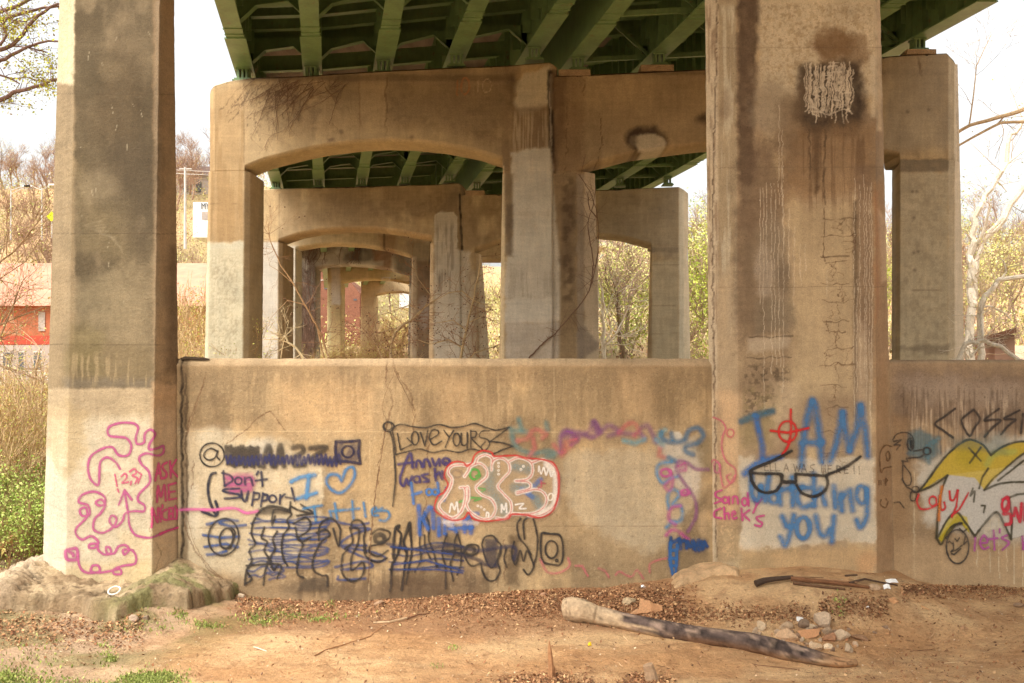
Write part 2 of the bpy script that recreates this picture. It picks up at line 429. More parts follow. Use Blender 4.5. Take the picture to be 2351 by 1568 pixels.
pc1.spots(150,900,350,1340,(150,130,95),.35,4,.66).rect(404,820,418,1400,(70,55,40),.5,5,2)

pc2 = Paint((186,158,122),(166,138,106),110,8,(194,166,126))
pc2.poly([(1610,-60),(1650,-60),(1646,1400),(1626,1400)],(202,180,150),.85,3,3)  # outer left strip: light from the open sky put into the paler colour
pc2.line([(1648,-20),(1640,300),(1636,560),(1640,900),(1645,1280)],3,(112,84,60),.9,3).streak(1618,0,1650,900,(150,118,88),.7,3,80)
pc2.rect(1651,-60,1692,640,(172,148,114),.85,3,3).streak(1650,0,1692,800,(205,190,164),.5,9,120,.52).ell(1665,240,14,40,(140,106,74),.5,12)
pc2.rect(1651,620,1696,980,(178,152,118),.8,20,8).rect(1650,900,1697,1200,(206,166,122),.8,20,10)
pc2.poly([(1645,1190),(1697,1190),(1697,1290),(1645,1290)],(160,132,92),.6,8,6).spots(1645,1190,1697,1290,(196,160,116),.8,4,.5)
# upper pale field, brown patch, black halo
pc2.poly([(1735,-60),(2016,-60),(2016,215),(1850,240),(1745,200)],(208,188,156),.9,14,14)
pc2.spots(1740,0,2010,200,(176,148,108),.6,9,.56).spots(1740,0,2010,240,(160,132,96),.5,4,.6)
pc2.poly([(1692,-60),(1742,-60),(1738,200),(1730,420),(1692,420)],(112,88,66),.9,8,8)
pc2.poly([(1692,380),(1760,300),(1800,420),(1790,760),(1692,800)],(128,102,78),.75,20,20)
pc2.ell(1770,250,40,55,(170,152,128),.6,20,15).poly([(1735,170),(1800,180),(1830,260),(1790,300),(1740,260)],(168,148,120),.5,18,14)
pc2.ell(1915,100,48,34,(142,106,66),.85,12,14).poly([(1870,100),(1980,75),(1996,120),(1970,200),(1880,160)],(142,108,70),.7,12,12)
pc2.poly([(1830,150),(1975,140),(1988,190),(1985,270),(1960,315),(1850,310),(1826,270)],(86,68,52),.9,14,10)
pc2.poly([(1790,240),(1850,180),(1850,420),(1790,420)],(132,104,74),.6,26,18).poly([(1830,300),(2012,280),(2012,440),(1800,460)],(156,120,80),.7,26,20)
pc2.poly([(1862,290),(1885,290),(1882,430),(1872,450),(1866,390)],(104,78,52),.7,6,5).line([(1893,300),(1892,420),(1896,470)],4,(110,84,58),.8).line([(1857,300),(1859,410)],4,(100,76,54),.7)
pc2.streak(1840,300,2000,560,(124,92,62),.5,5,120,.56)
pc2.poly([(1812,480),(1960,470),(1965,900),(1812,920)],(194,168,128),.7,22,12)
pc2.poly([(1962,380),(2006,380),(2006,800),(1970,760)],(146,116,90),.7,12,8).poly([(1958,460),(1968,460),(1972,1000),(1962,1000)],(112,90,66),.7,5,3)
pc2.poly([(1966,720),(1990,760),(1992,960),(1964,1000)],(196,170,140),.5,10,6)
pc2.poly([(2006,420),(2030,420),(2042,900),(2053,1330),(2010,1330)],(180,138,94),.75,8,5).poly([(2016,480),(2034,500),(2040,640),(2024,650)],(204,170,136),.8,5,3)
pc2.poly([(2008,440),(2016,440),(2020,700),(2010,740)],(190,124,76),.4,6,4).rect(2013,-60,2024,300,(206,180,144),.8,5,3).rect(2000,130,2012,270,(214,198,172),.5,6)
pc2.poly([(1697,540),(1810,540),(1812,900),(1697,900)],(146,122,94),.6,24,20)
pc2.poly([(1740,540),(1770,480),(1812,540),(1810,760),(1760,740)],(160,142,118),.5,18,14).ell(1755,620,22,60,(186,166,144),.6,12,10).ell(1800,640,14,50,(120,100,80),.5,10)
pc2.poly([(1735,690),(1820,690),(1818,760),(1735,770)],(138,120,96),.6,12,12).poly([(1715,775),(1815,770),(1812,800),(1715,808)],(192,172,146),.6,8,8)
pc2.line([(1722,774),(1820,772)],3,(110,88,64),.7).line([(1715,822),(1815,820)],2,(96,74,54),.7)
pc2.spots(1700,830,1820,960,(112,92,70),.8,8,.54,8).spots(1700,880,1800,1000,(150,132,84),.5,12,.5,9)
pc2.poly([(1775,880),(1830,880),(1840,1010),(1780,1020)],(208,182,146),.6,18,10).poly([(1700,960),(1770,950),(1770,1020),(1700,1030)],(158,138,92),.6,18,12)
pc2.poly([(1697,1047),(1734,1047),(1736,1055),(2008,1050),(2010,1250),(1940,1240),(1740,1268),(1702,1262)],(216,200,176),.88,6,8)
pc2.ell(1900,1100,80,30,(196,184,164),.4,20,12).poly([(1700,1262),(2010,1250),(2012,1325),(1697,1325)],(200,160,108),.7,12,10)
pc2.spots(1740,1240,1840,1280,(166,138,98),.6,6,.5).ell(1740,1290,40,22,(158,136,98),.4,16,10).ell(1990,1290,24,22,(208,150,96),.5,12,8)
for x,a,b in ((1745,430,700),(1752,430,940),(1771,420,860),(1780,420,835),(1788,520,840),(1798,380,900),(1760,420,640),(1812,480,640),(1824,520,700),(1838,560,660),(1790,240,470),(1796,300,560),(1962,410,1010),(1974,420,880),(1984,400,870),(1990,430,960),(1997,430,1080),(2001,420,1040),(1969,640,900),(1850,560,620),(1900,620,680)):
    pc2.line([(x,a),(x+random.uniform(-2,2),(a+b)/2),(x+random.uniform(-3,3),b)],1.35,(216,198,172),.6,2)
def cracks(p,u0,v0,u1b,v1,n=8):
    v=v0
    while v<v1:
        u1=u1b-random.uniform(0,26)
        du_=random.uniform(0,.25)*(u1-u0); p.line([(u0+du_,v+random.uniform(-4,6)),((u0+u1)/2,v+random.uniform(-5,5)),(u1,v-random.uniform(0,6))],2.0,(116,84,54),.7,6)
        for k in range(2):
            x=random.uniform(u0+.2*(u1-u0),u1); y=v
            for q in range(3):
                y2=y+random.uniform(8,18); x2=x+random.uniform(-7,7); p.line([(x,y),(x2,y2)],1.6,(120,84,54),.65,7)
                if random.random()<.6: p.line([(x2,y2),(x2+random.uniform(-22,22),y2+random.uniform(-8,12))],1.3,(134,98,66),.55,7)
                x,y=x2,y2
        v+=random.uniform(34,58)
[pc2.line([(1650,v_),(2030,v_-2)],1.4,(126,100,74),.5,1) for v_ in (110,385,660)]; cracks(pc2,1878,505,1966,760); cracks(pc2,1880,760,1966,1050); pc2.line([(1892,480),(1892,600)],2,(120,90,60),.8)
pc2.line([(1886,590),(1950,588)],3,(106,74,46),.8)
# pale netted drips under the dark halo
for k in range(42):
    x=1850+k*2.55+random.uniform(-2,2); a=random.uniform(143,165)+(6 if 1880<x<1900 else 0); b=random.uniform(238,268)+(random.random()<.3)*random.uniform(5,28)
    y=a; 
    while y<b:
        y2=min(b,y+random.uniform(15,60)); pc2.line([(x,y),(x+random.uniform(-2,2),y2)],2.3,(214,194,168),.8,4); y=y2+random.choice([0,0,0,4,9])
for k in range(14):
    y=146+k*9; x=random.uniform(1850,1930); pc2.line([(x,y),(x+random.uniform(10,30),y+random.uniform(-2,4))],2.0,(220,202,178),.8,3)
pc2.line([(1848,255),(1858,240),(1900,262),(1950,250),(1958,262)],3,(220,202,178),.7,4)

pw = Paint((182,152,110),(160,132,94),110,12,(194,160,112))
pw.rect(400,815,1650,842,(192,160,120),.9,3,2).spots(900,822,1640,842,(136,104,72),.6,7,.6)  # coping band painted lighter, as an upward face catches light
pw.rect(400,842,1650,880,(164,134,96),.6,14,8)
pw.poly([(414,842),(640,842),(640,960),(414,980)],(156,130,94),.6,26,20).poly([(480,900),(520,900),(535,1040),(500,1040)],(146,118,84),.7,10,10).poly([(500,930),(520,930),(530,1010)],(146,122,86),.6,10,8)
pw.streak(560,840,1620,985,(204,170,122),.4,8,70,.55).streak(430,860,1630,1000,(148,120,84),.45,14,160,.58,15)
pw.poly([(930,850),(1120,860),(1110,960),(940,950)],(158,130,92),.4,30,20).poly([(1240,850),(1420,850),(1410,950),(1260,950)],(154,128,92),.5,30,25).poly([(1480,870),(1560,860),(1560,960),(1500,970)],(150,122,84),.4,24,20)
pw.rect(640,880,860,985,(206,164,112),.5,28,20).rect(1010,870,1080,980,(208,168,118),.45,22,14).rect(1420,850,1500,960,(204,166,118),.45,22,14)
pw.poly([(820,1000),(1000,1000),(1000,1180),(840,1200)],(184,152,106),.5,24,14)
pw.poly([(414,990),(500,985),(640,1010),(740,1060),(735,1180),(690,1280),(560,1330),(420,1300)],(202,184,154),.75,18,14)
pw.ell(600,1025,30,18,(196,184,166),.7,10,8).ell(480,1000,30,18,(200,186,160),.6,12,8).ell(440,1180,26,60,(206,194,172),.6,14,10)
pw.poly([(735,1070),(745,1140),(736,1160),(726,1120)],(214,196,164),.6,4,5)
pw.poly([(1000,1050),(1270,1050),(1290,1180),(1010,1200)],(200,168,126),.5,14,10)
pw.poly([(1292,1040),(1495,1030),(1560,1020),(1605,1050),(1612,1130),(1590,1200),(1500,1275),(1330,1200),(1292,1130)],(196,180,152),.5,16,16)
pw.poly([(1500,1010),(1600,1000),(1616,1080),(1600,1150),(1560,1130)],(204,192,178),.7,10,10).ell(1553,1000,12,10,(224,214,200),.8,4,5)
pw.poly([(1560,1190),(1625,1130),(1630,1300),(1550,1320)],(140,116,84),.7,10,12).poly([(1600,1180),(1620,1170),(1625,1230),(1608,1240)],(204,170,126),.6,6,5)
pw.poly([(1590,1010),(1630,1000),(1630,1080),(1600,1060)],(150,132,98),.6,10,8)
pw.poly([(414,1310),(860,1330),(1100,1300),(1100,1420),(414,1420)],(162,130,94),.5,22,16).poly([(760,1340),(1120,1320),(1120,1400),(760,1400)],(120,92,66),.55,14,12)
pw.ell(720,1350,70,22,(118,96,72),.5,16,12).streak(640,1290,1180,1390,(104,80,58),.4,10,60,.52)
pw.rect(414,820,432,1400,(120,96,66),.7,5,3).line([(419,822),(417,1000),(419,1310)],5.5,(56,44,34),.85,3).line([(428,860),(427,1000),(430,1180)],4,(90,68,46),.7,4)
pw.line([(424,990),(848,991),(1300,993),(1630,986)],1.6,(214,184,138),.6,1).line([(424,1212),(900,1212),(1300,1207),(1630,1208)],1.6,(140,110,76),.6,1)
pw.line([(848,842),(848,1380)],1.6,(206,176,130),.6,1).line([(1272,842),(1274,1020)],1.6,(208,180,138),.5,1).line([(1120,842),(1120,980)],1.3,(150,120,84),.4,1)
for P in ([(892,835),(884,870),(905,920),(885,990),(876,1040),(860,1130),(850,1230),(845,1330)],[(905,842),(940,900),(955,950),(945,1000)],[(470,870),(460,900),(440,950),(426,1000)],[(418,1190),(440,1250),(475,1300),(530,1345),(572,1368)],[(520,1020),(550,1000),(590,960),(620,945),(640,970),(652,990)],[(982,1000),(984,1100),(970,1230)],[(1158,1240),(1160,1330)],[(442,1060),(444,1090),(438,1120)]):
    pw.line(P,2.2,(132,94,62),.85,4)
pw.spots(430,842,1625,1360,(206,178,134),.35,5,.67,21).spots(430,842,1625,1340,(122,96,66),.5,4,.72,22)
pw.poly([(1170,1230),(1196,1230),(1192,1345),(1160,1345)],(92,70,48),.6,8,8)

pw2 = Paint((188,156,118),(168,138,102),90,17)
pw2.rect(2040,820,2960,850,(176,146,112),.8,6,4).poly([(2040,845),(2960,850),(2960,990),(2250,1000),(2130,960),(2045,980)],(146,120,98),.85,24,14)
pw2.poly([(2050,870),(2150,860),(2350,880),(2340,930),(2100,920)],(176,154,134),.6,18,14).streak(2090,900,2960,1080,(206,180,152),.6,3.4,90,.52).streak(2060,880,2960,1080,(112,88,70),.5,5,90,.56,19)
pw2.poly([(2105,1060),(2300,1000),(2960,1010),(2960,1230),(2300,1250),(2120,1200)],(204,196,182),.8,14,12)
pw2.poly([(2045,950),(2085,960),(2090,1320),(2045,1310)],(170,132,90),.7,12,8).line([(2098,1080),(2099,1325)],3,(214,194,160),.6,2)
pw2.rect(2045,1240,2960,1400,(196,160,116),.6,22,12).spots(2050,850,2400,960,(110,86,64),.6,4,.7)
for x in (2243,2272,2293,2312,2328,2348): pw2.line([(x,1180),(x+1,1300+random.uniform(-10,50))],1.6,(224,206,176),.8,1.5)

pier1 = tag(empty('bridge_pier'), 'front concrete bridge pier with graffiti covered wall between its two columns', 'bridge pier', 'concrete piers under the bridge')
def fine_column(name, prof, paint, parent, vtop, ztop, vbot, **k):
    zf = EYE-(vtop-HV)*prof.D/F; zb = EYE-(vbot-HV)*prof.D/F
    return column(name, prof, paint, parent, zlo=zb, zhi=zf, **k)
CAPZ1 = EYE+7.2
c1 = fine_column('column', C1, pc1, pier1, -60, None, 1420, du=2.3, dv=2.3, thick=.95, bl=None, br=-14, label='brown stained column with a pink line painting near its foot')
c2 = fine_column('column', C2, pc2, pier1, -60, None, 1420, du=1.6, dv=1.7, thick=1.1, bl=14, label='wide column with a netted white patch and large blue words')
def upper(prof, paint, parent):
    return column('column_head', prof, paint, parent, du=30, dv=30, thick=.95, bl=14 if prof is C2 else None, br=-14 if prof is C1 else None, zlo=EYE+910*D1/F-.02, zhi=CAPZ1)
c1h = upper(C1, pc1, pier1); c2h = upper(C2, pc2, pier1)
cap_beam('cap_beam', D1, [(60,-740),(2500,-740)], [(60,-590),(390,-590),(700,-680),(1100,-700),(1620,-590),(2080,-590),(2500,-660)], Paint(TAN,DARK,90,3), pier1, thick=1.4, du=40, dv=30)

def wall_panel(u0, u1, vtop, vcop, paint, parent, label, du=2.2, D=DW, thick=.45, flare=None):
    s = D/F; n = int((u1-u0)/du)+1
    us = np.linspace(u0, u1, n); vs = np.arange(1450, vcop-.1, -2.2)
    vs = np.append(vs[:-1], vcop); nr = len(vs)
    ed = (fbm(us/30, us*0, 44)-.5)*2.2
    rows = []; UV = []
    for k, v in enumerate(vs):
        e = ed*(k == nr-1)
        rows.append(np.stack([(us-CX)*s, np.full(n, D)+(fbm(us/40, np.full(n, v/40.), 7)-.5)*.004, EYE-(v+e-HV)*s], 1)); UV.append(np.stack([us, np.full(n, v)], 1))
    for v, d in ((vtop, .06), (vtop, thick), (1450, thick)):
        rows.append(np.stack([(us-CX)*s, np.full(n, D+d), EYE-(np.full(n, v)+(ed if d < .1 else 0)-HV)*s], 1)); UV.append(np.stack([us, np.full(n, v+8.)], 1))
    V = np.concatenate(rows); UV = np.concatenate(UV); m = len(rows)
    i = (np.arange(m)[:, None])*n; i2 = ((np.arange(m)[:, None]+1) % m)*n; j = np.arange(n-1)[None]
    Q = np.stack([i+j, i+j+1, i2+j+1, i2+j], -1).reshape(-1, 4)
    ends = [[k*n for k in range(m)], [k*n+n-1 for k in range(m)][::-1]]
    E = [[a[k], a[k+1], a[m-2-k], a[m-1-k]] for a in ends for k in range(m//2-1)]
    o = new_mesh('wall_panel', V, np.concatenate([Q, np.array(E)]), M['concrete'], parent, paint.eval(UV[:, 0], UV[:, 1]))
    o['label'] = label; return o
wl = wall_panel(404, 1640, 823, 838, pw, pier1, 'long low concrete wall between the two columns, covered in graffiti')
wr = wall_panel(2040, 2960, 826, 832, pw2, pier1, 'grey stained wall to the right of the wide column with yellow graffiti')
# loose dark mortar lying on the wall top beside the left column
mb = MB(); P = [(414,822),(425,818),(445,819),(470,821),(480,823),(474,826),(440,825),(416,826)]
mb.add([W(u,v,DW+.02) for u,v in P]+[W(u,v+1,DW+.2) for u,v in P], [tuple(range(8))[::-1], tuple(range(8,16))]+[(k,(k+1)%8,8+(k+1)%8,8+k) for k in range(8)], lin((84,70,56)))
o = mb.build('mortar_lump', M['rock'], pier1)

# ================================================================ GRAFFITI
A_=(401.8,918.3,.2928); B_=(832.2,918.3,.2928); C_=(1234,918.3,.2928); E_=(1578.4,860.9,.3294); G_=(1980.1,832.2,.3478); L_=(0,746.1,.5241)
PK=(180,84,132); BK=(52,47,44); NV=(48,50,88); BL=(80,122,160); RD=(190,44,44); WT=(226,214,198)
sw = lambda u, v: np.full(np.shape(u), DW-.003)
s1 = C1.surf; s2 = C2.surf
g = Spray(L_)
g.st([(525,630),(505,600),(470,580),(440,600),(435,650),(430,700),(400,680),(385,630),(395,580),(440,545),(490,535),(520,570),(560,570),(575,530),(550,495),(480,485),(475,450),(520,430),(580,430),(605,450),(595,490),(600,520),(630,515),(635,475),(660,458),(680,480),(655,520),(655,545),(690,540),(715,530),(715,560),(690,572),(640,562),(610,580),(620,610),(650,640),(655,690),(610,740),(605,770),(632,790),(630,815),(590,815),(550,825),(535,860),(505,885),(480,860),(490,835),(510,850),(495,885),(450,910),(410,895),(415,850),(440,825),(460,790),(445,765),(420,775),(430,790),(458,785),(455,750),(410,730),(360,745),(345,775),(385,790),(392,830),(360,835),(350,810),(375,800),(380,840),(335,890),(335,920),(360,940),(400,925),(430,950),(415,975),(390,975),(395,960),(425,960),(430,985),(455,1005),(485,1000),(480,975),(465,975),(470,1000),(500,1000),(520,970),(550,965),(565,985),(545,1005),(540,985),(575,985),(595,1010),(590,1045),(540,1055),(500,1070),(500,1090),(530,1090),(525,1070),(495,1075),(440,1085),(400,1080),(405,1055),(430,1055),(435,1080),(380,1085),(350,1060),(340,1010)],10,PK,.85,.5)
g.st([(295,985),(335,980),(335,1025),(295,1025),(290,990),(318,1002),(322,1012)],16,PK,.8,.5)
g.many([[(555,790),(562,830),(568,880),(595,920),(650,932),(700,918),(740,900),(778,888)],[(557,800),(545,730)],[(520,788),(546,722),(576,765)]],9,PK,.85)
g.many([[(503,655),(513,706)],[(515,718),(520,732)],[(530,665),(548,650),(555,670),(535,692),(562,688)],[(575,685),(572,700)],[(568,642),(590,630),(596,648),(580,660),(602,672),(592,695)],[(600,642),(620,655),(605,692)]],6,(200,80,120),.85)
g.build('graffiti_drawing', s1, c1, 'looping pink spray painted maze line with the numbers 1,2,3')
g = Spray(L_)
g.many([[(680,682),(695,605),(706,672)],[(684,652),(704,648)],[(732,602),(712,615),(716,632),(730,648),(726,668),(708,672)],[(745,597),(748,668)],[(772,590),(748,632),(778,665)],[(688,775),(692,705),(705,752),(720,700),(726,770)],[(738,702),(741,765)],[(738,702),(770,692)],[(740,732),(766,729)],[(741,765),(771,760)],[(668,872),(668,802),(690,865),(692,802)],[(703,805),(704,860)],[(730,808),(712,822),(713,848),(731,855)],[(741,803),(741,852)],[(741,804),(754,801)],[(741,828),(752,826)],[(741,851),(754,849)],[(758,800),(758,850),(770,848)],[(768,792),(776,818),(785,792)],[(776,818),(774,850)],[(665,870),(664,885)],[(712,790),(712,800)]],9,(204,78,126),.9,.3)
g.st([(700,915),(740,900),(785,886)],9,(196,66,116),.9)
g.build('graffiti_words', s1, c1, 'pink painted words ASK ME NICELY')
# --- left part of the wall
g = Spray(A_); rr = random.Random(4)
g.ring(290,430,95,93,10,BK,.95,.3).st([(330,402),(285,380),(242,400),(226,440),(262,470),(310,455),(335,400),(326,440),(350,470)],11,BK,.95,.3)
zz = []; x = 400
while x < 650: zz += [(x, 370+rr.uniform(-10,12)), (x+10, 515+rr.uniform(-14,14))]; x += 19
g.st(zz,26,(60,52,46),.8,.5,False)
g.many([[(690,520),(705,440),(735,360),(765,520)],[(715,470),(755,460)],[(788,520),(825,355),(852,520)],[(800,480),(848,475)],[(930,372),(990,365),(1003,405),(935,450),(938,512),(1015,508)],[(1062,378),(1185,372),(1100,435),(1060,470),(1150,475),(1290,480)]],40,(60,52,46),.75,.6)
x = 400; zz = []
while x < 1310: zz += [(x, 440+rr.uniform(-14,10)), (x+14, 505+rr.uniform(-10,14))]; x += 34
g.st(zz,15,(44,48,92),.75,.5)
g.st([(1262,325),(1350,328),(1446,318),(1440,400),(1450,497),(1350,482),(1268,478),(1258,400),(1262,325)],22,(44,40,62),.95,.3,False)
g.st([(1300,350),(1290,440),(1330,470),(1400,360),(1420,450),(1380,470)],40,(60,56,80),.45,.7); g.ring(1355,405,46,46,15,(42,38,60),.95,.3)
g.build('graffiti_scribble', sw, wl, 'circled at sign beside blacked out letters ending in a small square camera emblem')
g = Spray(A_)
g.st([(318,572),(285,585),(262,650),(260,740),(285,830),(318,900)],20,(40,42,56),.95,.3)
g.st([(210,872),(240,885),(318,910),(335,860),(318,795)],20,(40,42,56),.95,.3)
g.fill([(390,580),(600,570),(640,640),(600,720),(430,735),(395,690)],PK,.45,22,14)
g.many([[(400,610),(600,615)],[(400,660),(600,665)],[(440,720),(590,700)]],30,PK,.5,.7)
g.many([[(380,555),(388,672)],[(370,572),(430,590),(452,630),(392,672)],[(548,610),(552,665),(548,625),(590,610),(610,668)],[(652,560),(640,585)],[(675,565),(686,675)],[(632,632),(720,622)],[(505,695),(395,700),(385,718),(500,742),(495,765),(390,772)],[(520,712),(525,765),(552,795),(575,715),(560,790)],[(618,722),(603,825)],[(618,728),(660,735),(652,775),(612,782)],[(690,732),(672,835)],[(690,740),(726,748),(716,785),(682,792)],[(825,745),(820,815)],[(825,768),(862,738)],[(915,692),(938,792)],[(868,762),(955,778)]],15,(50,50,70),.93,.35)
g.ring(497,635,27,27,14,(50,50,70)).ring(765,775,28,28,14,(50,50,70))
g.many([[(905,832),(960,862),(1080,892)],[(985,818),(1090,888),(955,908)],[(905,800),(900,870)]],15,BK,.9,.4)
g.build('graffiti_words', sw, wl, "dark words Don't Support over a pink patch with curved arrow")
g = Spray(A_)
g.many([[(1050,590),(1030,770)],[(910,640),(980,605),(1095,588)],[(962,772),(1108,728)]],30,(78,136,182),.8,.75)
g.st([(1305,635),(1275,590),(1212,588),(1186,640),(1230,705),(1298,728),(1368,672),(1408,590),(1395,528),(1342,545),(1308,632)],25,(70,122,166),.8,.75)
g.many([[(1005,852),(1080,838),(1150,828)],[(1092,842),(1105,955)],[(1213,870),(1228,932)],[(1253,812),(1270,932)],[(1232,872),(1445,852)],[(1388,792),(1400,932)],[(1480,808),(1494,916)],[(1545,882),(1582,868),(1570,845),(1545,862),(1552,902),(1592,905)],[(1625,848),(1600,868),(1662,870),(1682,908),(1650,945),(1606,944)]],20,(68,124,164),.75,.7)
g.build('graffiti_words', sw, wl, 'soft blue words beginning with I and a heart')
g = Spray(A_); g.st([(40,862),(160,856),(300,862),(400,850),(480,852),(560,885),(650,872)],22,(212,104,158),.85,.6)
g.build('graffiti_line', sw, wl, 'straight pink spray line running from the wall corner')
g = Spray(A_)
g.many([[(250,975),(400,938),(490,946)],[(350,965),(440,992),(555,980)],[(220,1058),(360,1080),(500,1070)],[(232,1152),(400,1128),(490,1152)],[(252,1212),(330,1205),(400,1185)]],20,(54,80,130),.8,.5)
g.ring(380,1075,118,145,13,BK,.95,.35,rot=8).ring(402,1085,52,80,14,BK,.95,.35,rot=12).st([(440,1000),(470,1040),(440,1150),(400,1170)],12,BK)
for row in range(11):
    y=930+row*44; x0=590+rr.uniform(-20,40)-(row>5)*40; x1=(1190 if row<9 else 850)+rr.uniform(-20,20)
    P=[]; n=7
    for k in range(n): P.append((x0+(x1-x0)*k/(n-1), y+rr.uniform(-22,22)))
    P += [(x1-90, y+28), (x0+160, y+34+rr.uniform(-8,8))]
    g.st(P,13,(50,70,116),.7,.6)
for P in ([(1120,960),(1200,945),(1400,980),(1520,965),(1380,1000),(1530,1010),(1400,1050),(1300,1140),(1540,1190),(1650,1240),(1560,1260),(1310,1150),(1500,1140)],[(1255,1310),(1480,1265),(1540,1310),(1300,1330)],[(1280,1385),(1290,1410),(1490,1400)]): g.st(P,16,(48,70,118),.75,.5)
for row in range(4): g.st([(1700+rr.uniform(-20,20),1150+row*60),(1850,1170+row*52),(2050,1120+row*62),(2260,1150+row*55)],13,(44,62,104),.75,.5)
g.build('graffiti_scribble', sw, wl, 'blue scribble scrawled back and forth across the low lettering')
g = Spray(A_)
for P in ([(645,895),(612,960),(600,1050),(628,1130),(584,1180),(602,1260),(562,1330),(545,1450)],[(700,1000),(678,1080),(722,1110),(700,1180),(732,1250),(704,1350),(692,1450)],[(800,1030),(768,1090),(784,1170),(748,1240),(770,1330),(810,1290)],[(640,900),(700,850),(820,838),(912,890),(880,940),(892,1000),(850,1060),(836,1150),(850,1240),(882,1300)],[(690,850),(760,830),(900,880),(780,860),(760,980),(785,910)],[(945,1000),(960,1080),(1002,1130),(978,1200),(958,1300),(962,1370),(1010,1395)],[(930,970),(1020,925),(1062,965),(1040,1030),(965,1080),(1000,1110),(1060,1080)],[(1112,1040),(1180,1018),(1212,1060),(1150,1110),(1110,1180),(1078,1270),(1092,1340),(1150,1375),(1192,1382),(1194,1460)],[(1128,1100),(1130,1000),(1165,950),(1230,930),(1292,1000),(1292,1090),(1280,1145),(1240,1010)],[(1382,1010),(1390,955),(1450,945),(1492,1010),(1480,1090),(1500,1200)],[(1330,1170),(1392,1110),(1372,1000)],[(1355,1170),(1312,1230),(1312,1360),(1380,1420),(1450,1400),(1482,1330),(1468,1275),(1385,1335),(1385,1230),(1432,1130),(1442,1020),(1405,1000)],[(1540,1050),(1600,1015),(1680,1035),(1672,1090),(1600,1130),(1530,1150),(1530,1200),(1600,1225),(1668,1180)],[(1480,1150),(1500,1230),(1580,1270),(1660,1240)],[(1708,1240),(1712,1100),(1728,1000),(1760,985),(1740,1010),(1770,1060),(1746,1200),(1700,1300),(1690,1440)],[(1832,965),(1812,1030),(1790,1120),(1812,1200),(1800,1300),(1776,1490)],[(1836,975),(1850,1120),(1858,1190),(1830,1330),(1812,1440)],[(560,1300),(820,1290),(800,1400)],[(600,1290),(560,1340),(600,1400),(560,1440)]):
    g.st(P,14,BK,.88,.45)
g.ring(1605,1088,38,34,34,BK,.8,.5).fill([(1010,1400),(1180,1390),(1200,1500),(960,1500)],(86,74,62),.5,16,12).fill([(650,850),(900,845),(910,890),(660,900)],BK,.55,12,10)
g.build('graffiti_lettering', sw, wl, 'dripping black wavy lettering low on the wall, left half')
g = Spray(B_)
for P in ([(248,1250),(250,1100),(262,1010),(292,982),(278,1020),(306,1060),(282,1200),(236,1300),(226,1440),(215,1500)],[(372,960),(352,1030),(326,1120),(350,1200),(330,1320),(312,1490)],[(376,970),(384,1180),(360,1330)],[(486,880),(455,1000),(448,1120),(456,1250),(410,1350)],[(486,880),(520,980),(520,1100),(560,1200),(585,1310)],[(486,1060),(492,1150),(530,1240)],[(452,1170),(540,1160)],[(660,1050),(640,1120),(626,1210),(650,1310),(652,1480)],[(745,1040),(722,1110),(720,1200),(690,1290),(712,1420)],[(640,1190),(760,1170)],[(745,1040),(772,1160),(770,1290),(742,1370)],[(790,1200),(830,1140),(900,1140),(905,1190),(860,1220),(800,1215),(850,1300),(930,1280)],[(935,1130),(960,1075),(1020,1065),(1060,1110),(1085,1150),(1040,1290),(1000,1310),(960,1230),(935,1130)],[(1085,1150),(1082,1210),(1060,1270),(1078,1340),(1040,1410),(980,1410),(940,1340),(930,1290)],[(1130,1160),(1110,1240),(1130,1310)],[(1190,1110),(1170,1200),(1200,1290),(1236,1180),(1262,1262),(1290,1180),(1330,1260),(1342,1310),(1300,1370),(1262,1330)],[(1240,930),(1212,980),(1230,1080),(1280,1140),(1320,1210)],[(1340,930),(1370,1060),(1368,1200),(1345,1290)],[(1270,1090),(1262,960),(1300,920)]):
    g.st(P,13,BK,.88,.45)
g.st([(200,1130),(420,1170),(700,1140),(900,1180),(1180,1150),(1190,1250)],26,(52,54,80),.6,.6).st([(640,1180),(900,1250),(960,1290),(1050,1300)],28,(46,46,66),.6,.6).fill([(960,1090),(1060,1090),(1050,1290),(960,1290)],(44,44,62),.6,14,10).fill([(650,1050),(770,1040),(770,1240),(640,1240)],BK,.35,20,10)
g.ring(840,1180,40,34,26,BK,.7,.5).many([[(250,1290),(500,1260),(790,1340)],[(220,1150),(700,1210)],[(280,1330),(600,1330),(785,1355)]],13,(44,66,118),.8,.5)
g.fill([(200,1380),(660,1330),(700,1560),(200,1560)],(96,76,58),.32,40,24)
g.build('graffiti_lettering', sw, wl, 'dripping black and navy lettering low on the wall, ending in a pointed W')
g = Spray(B_); g.st([(1405,1045),(1480,1050),(1545,1060),(1570,1130),(1572,1230),(1550,1290),(1500,1292),(1420,1270),(1398,1200),(1398,1110),(1408,1045),(1460,1046)],15,BK,.95,.3)
g.ring(1482,1172,48,68,13,BK,.95,.3).ring(1524,1260,9,9,10,BK)
g.build('graffiti_emblem', sw, wl, 'black rounded camera outline with a round lens')
g = Spray(B_)
g.ring(205,210,42,38,10,BK,.95,.3).ring(200,205,30,30,7,BK,.8).st([(218,250),(240,330),(250,450),(258,600),(248,740),(236,832)],12,BK,.95,.3)
g.many([[(228,240),(240,215),(300,192),(400,210),(500,216),(600,192),(700,216),(800,205),(880,185),(970,215),(1050,236),(1150,215)],[(1150,215),(1080,270),(1000,325)],[(1000,325),(1100,335),(1180,362)],[(1180,362),(1100,390),(1020,420),(930,400),(850,385),(760,410),(650,395),(550,412),(450,385),(340,408),(262,428)],[(235,245),(255,350),(262,426)]],9,BK,.95,.3)
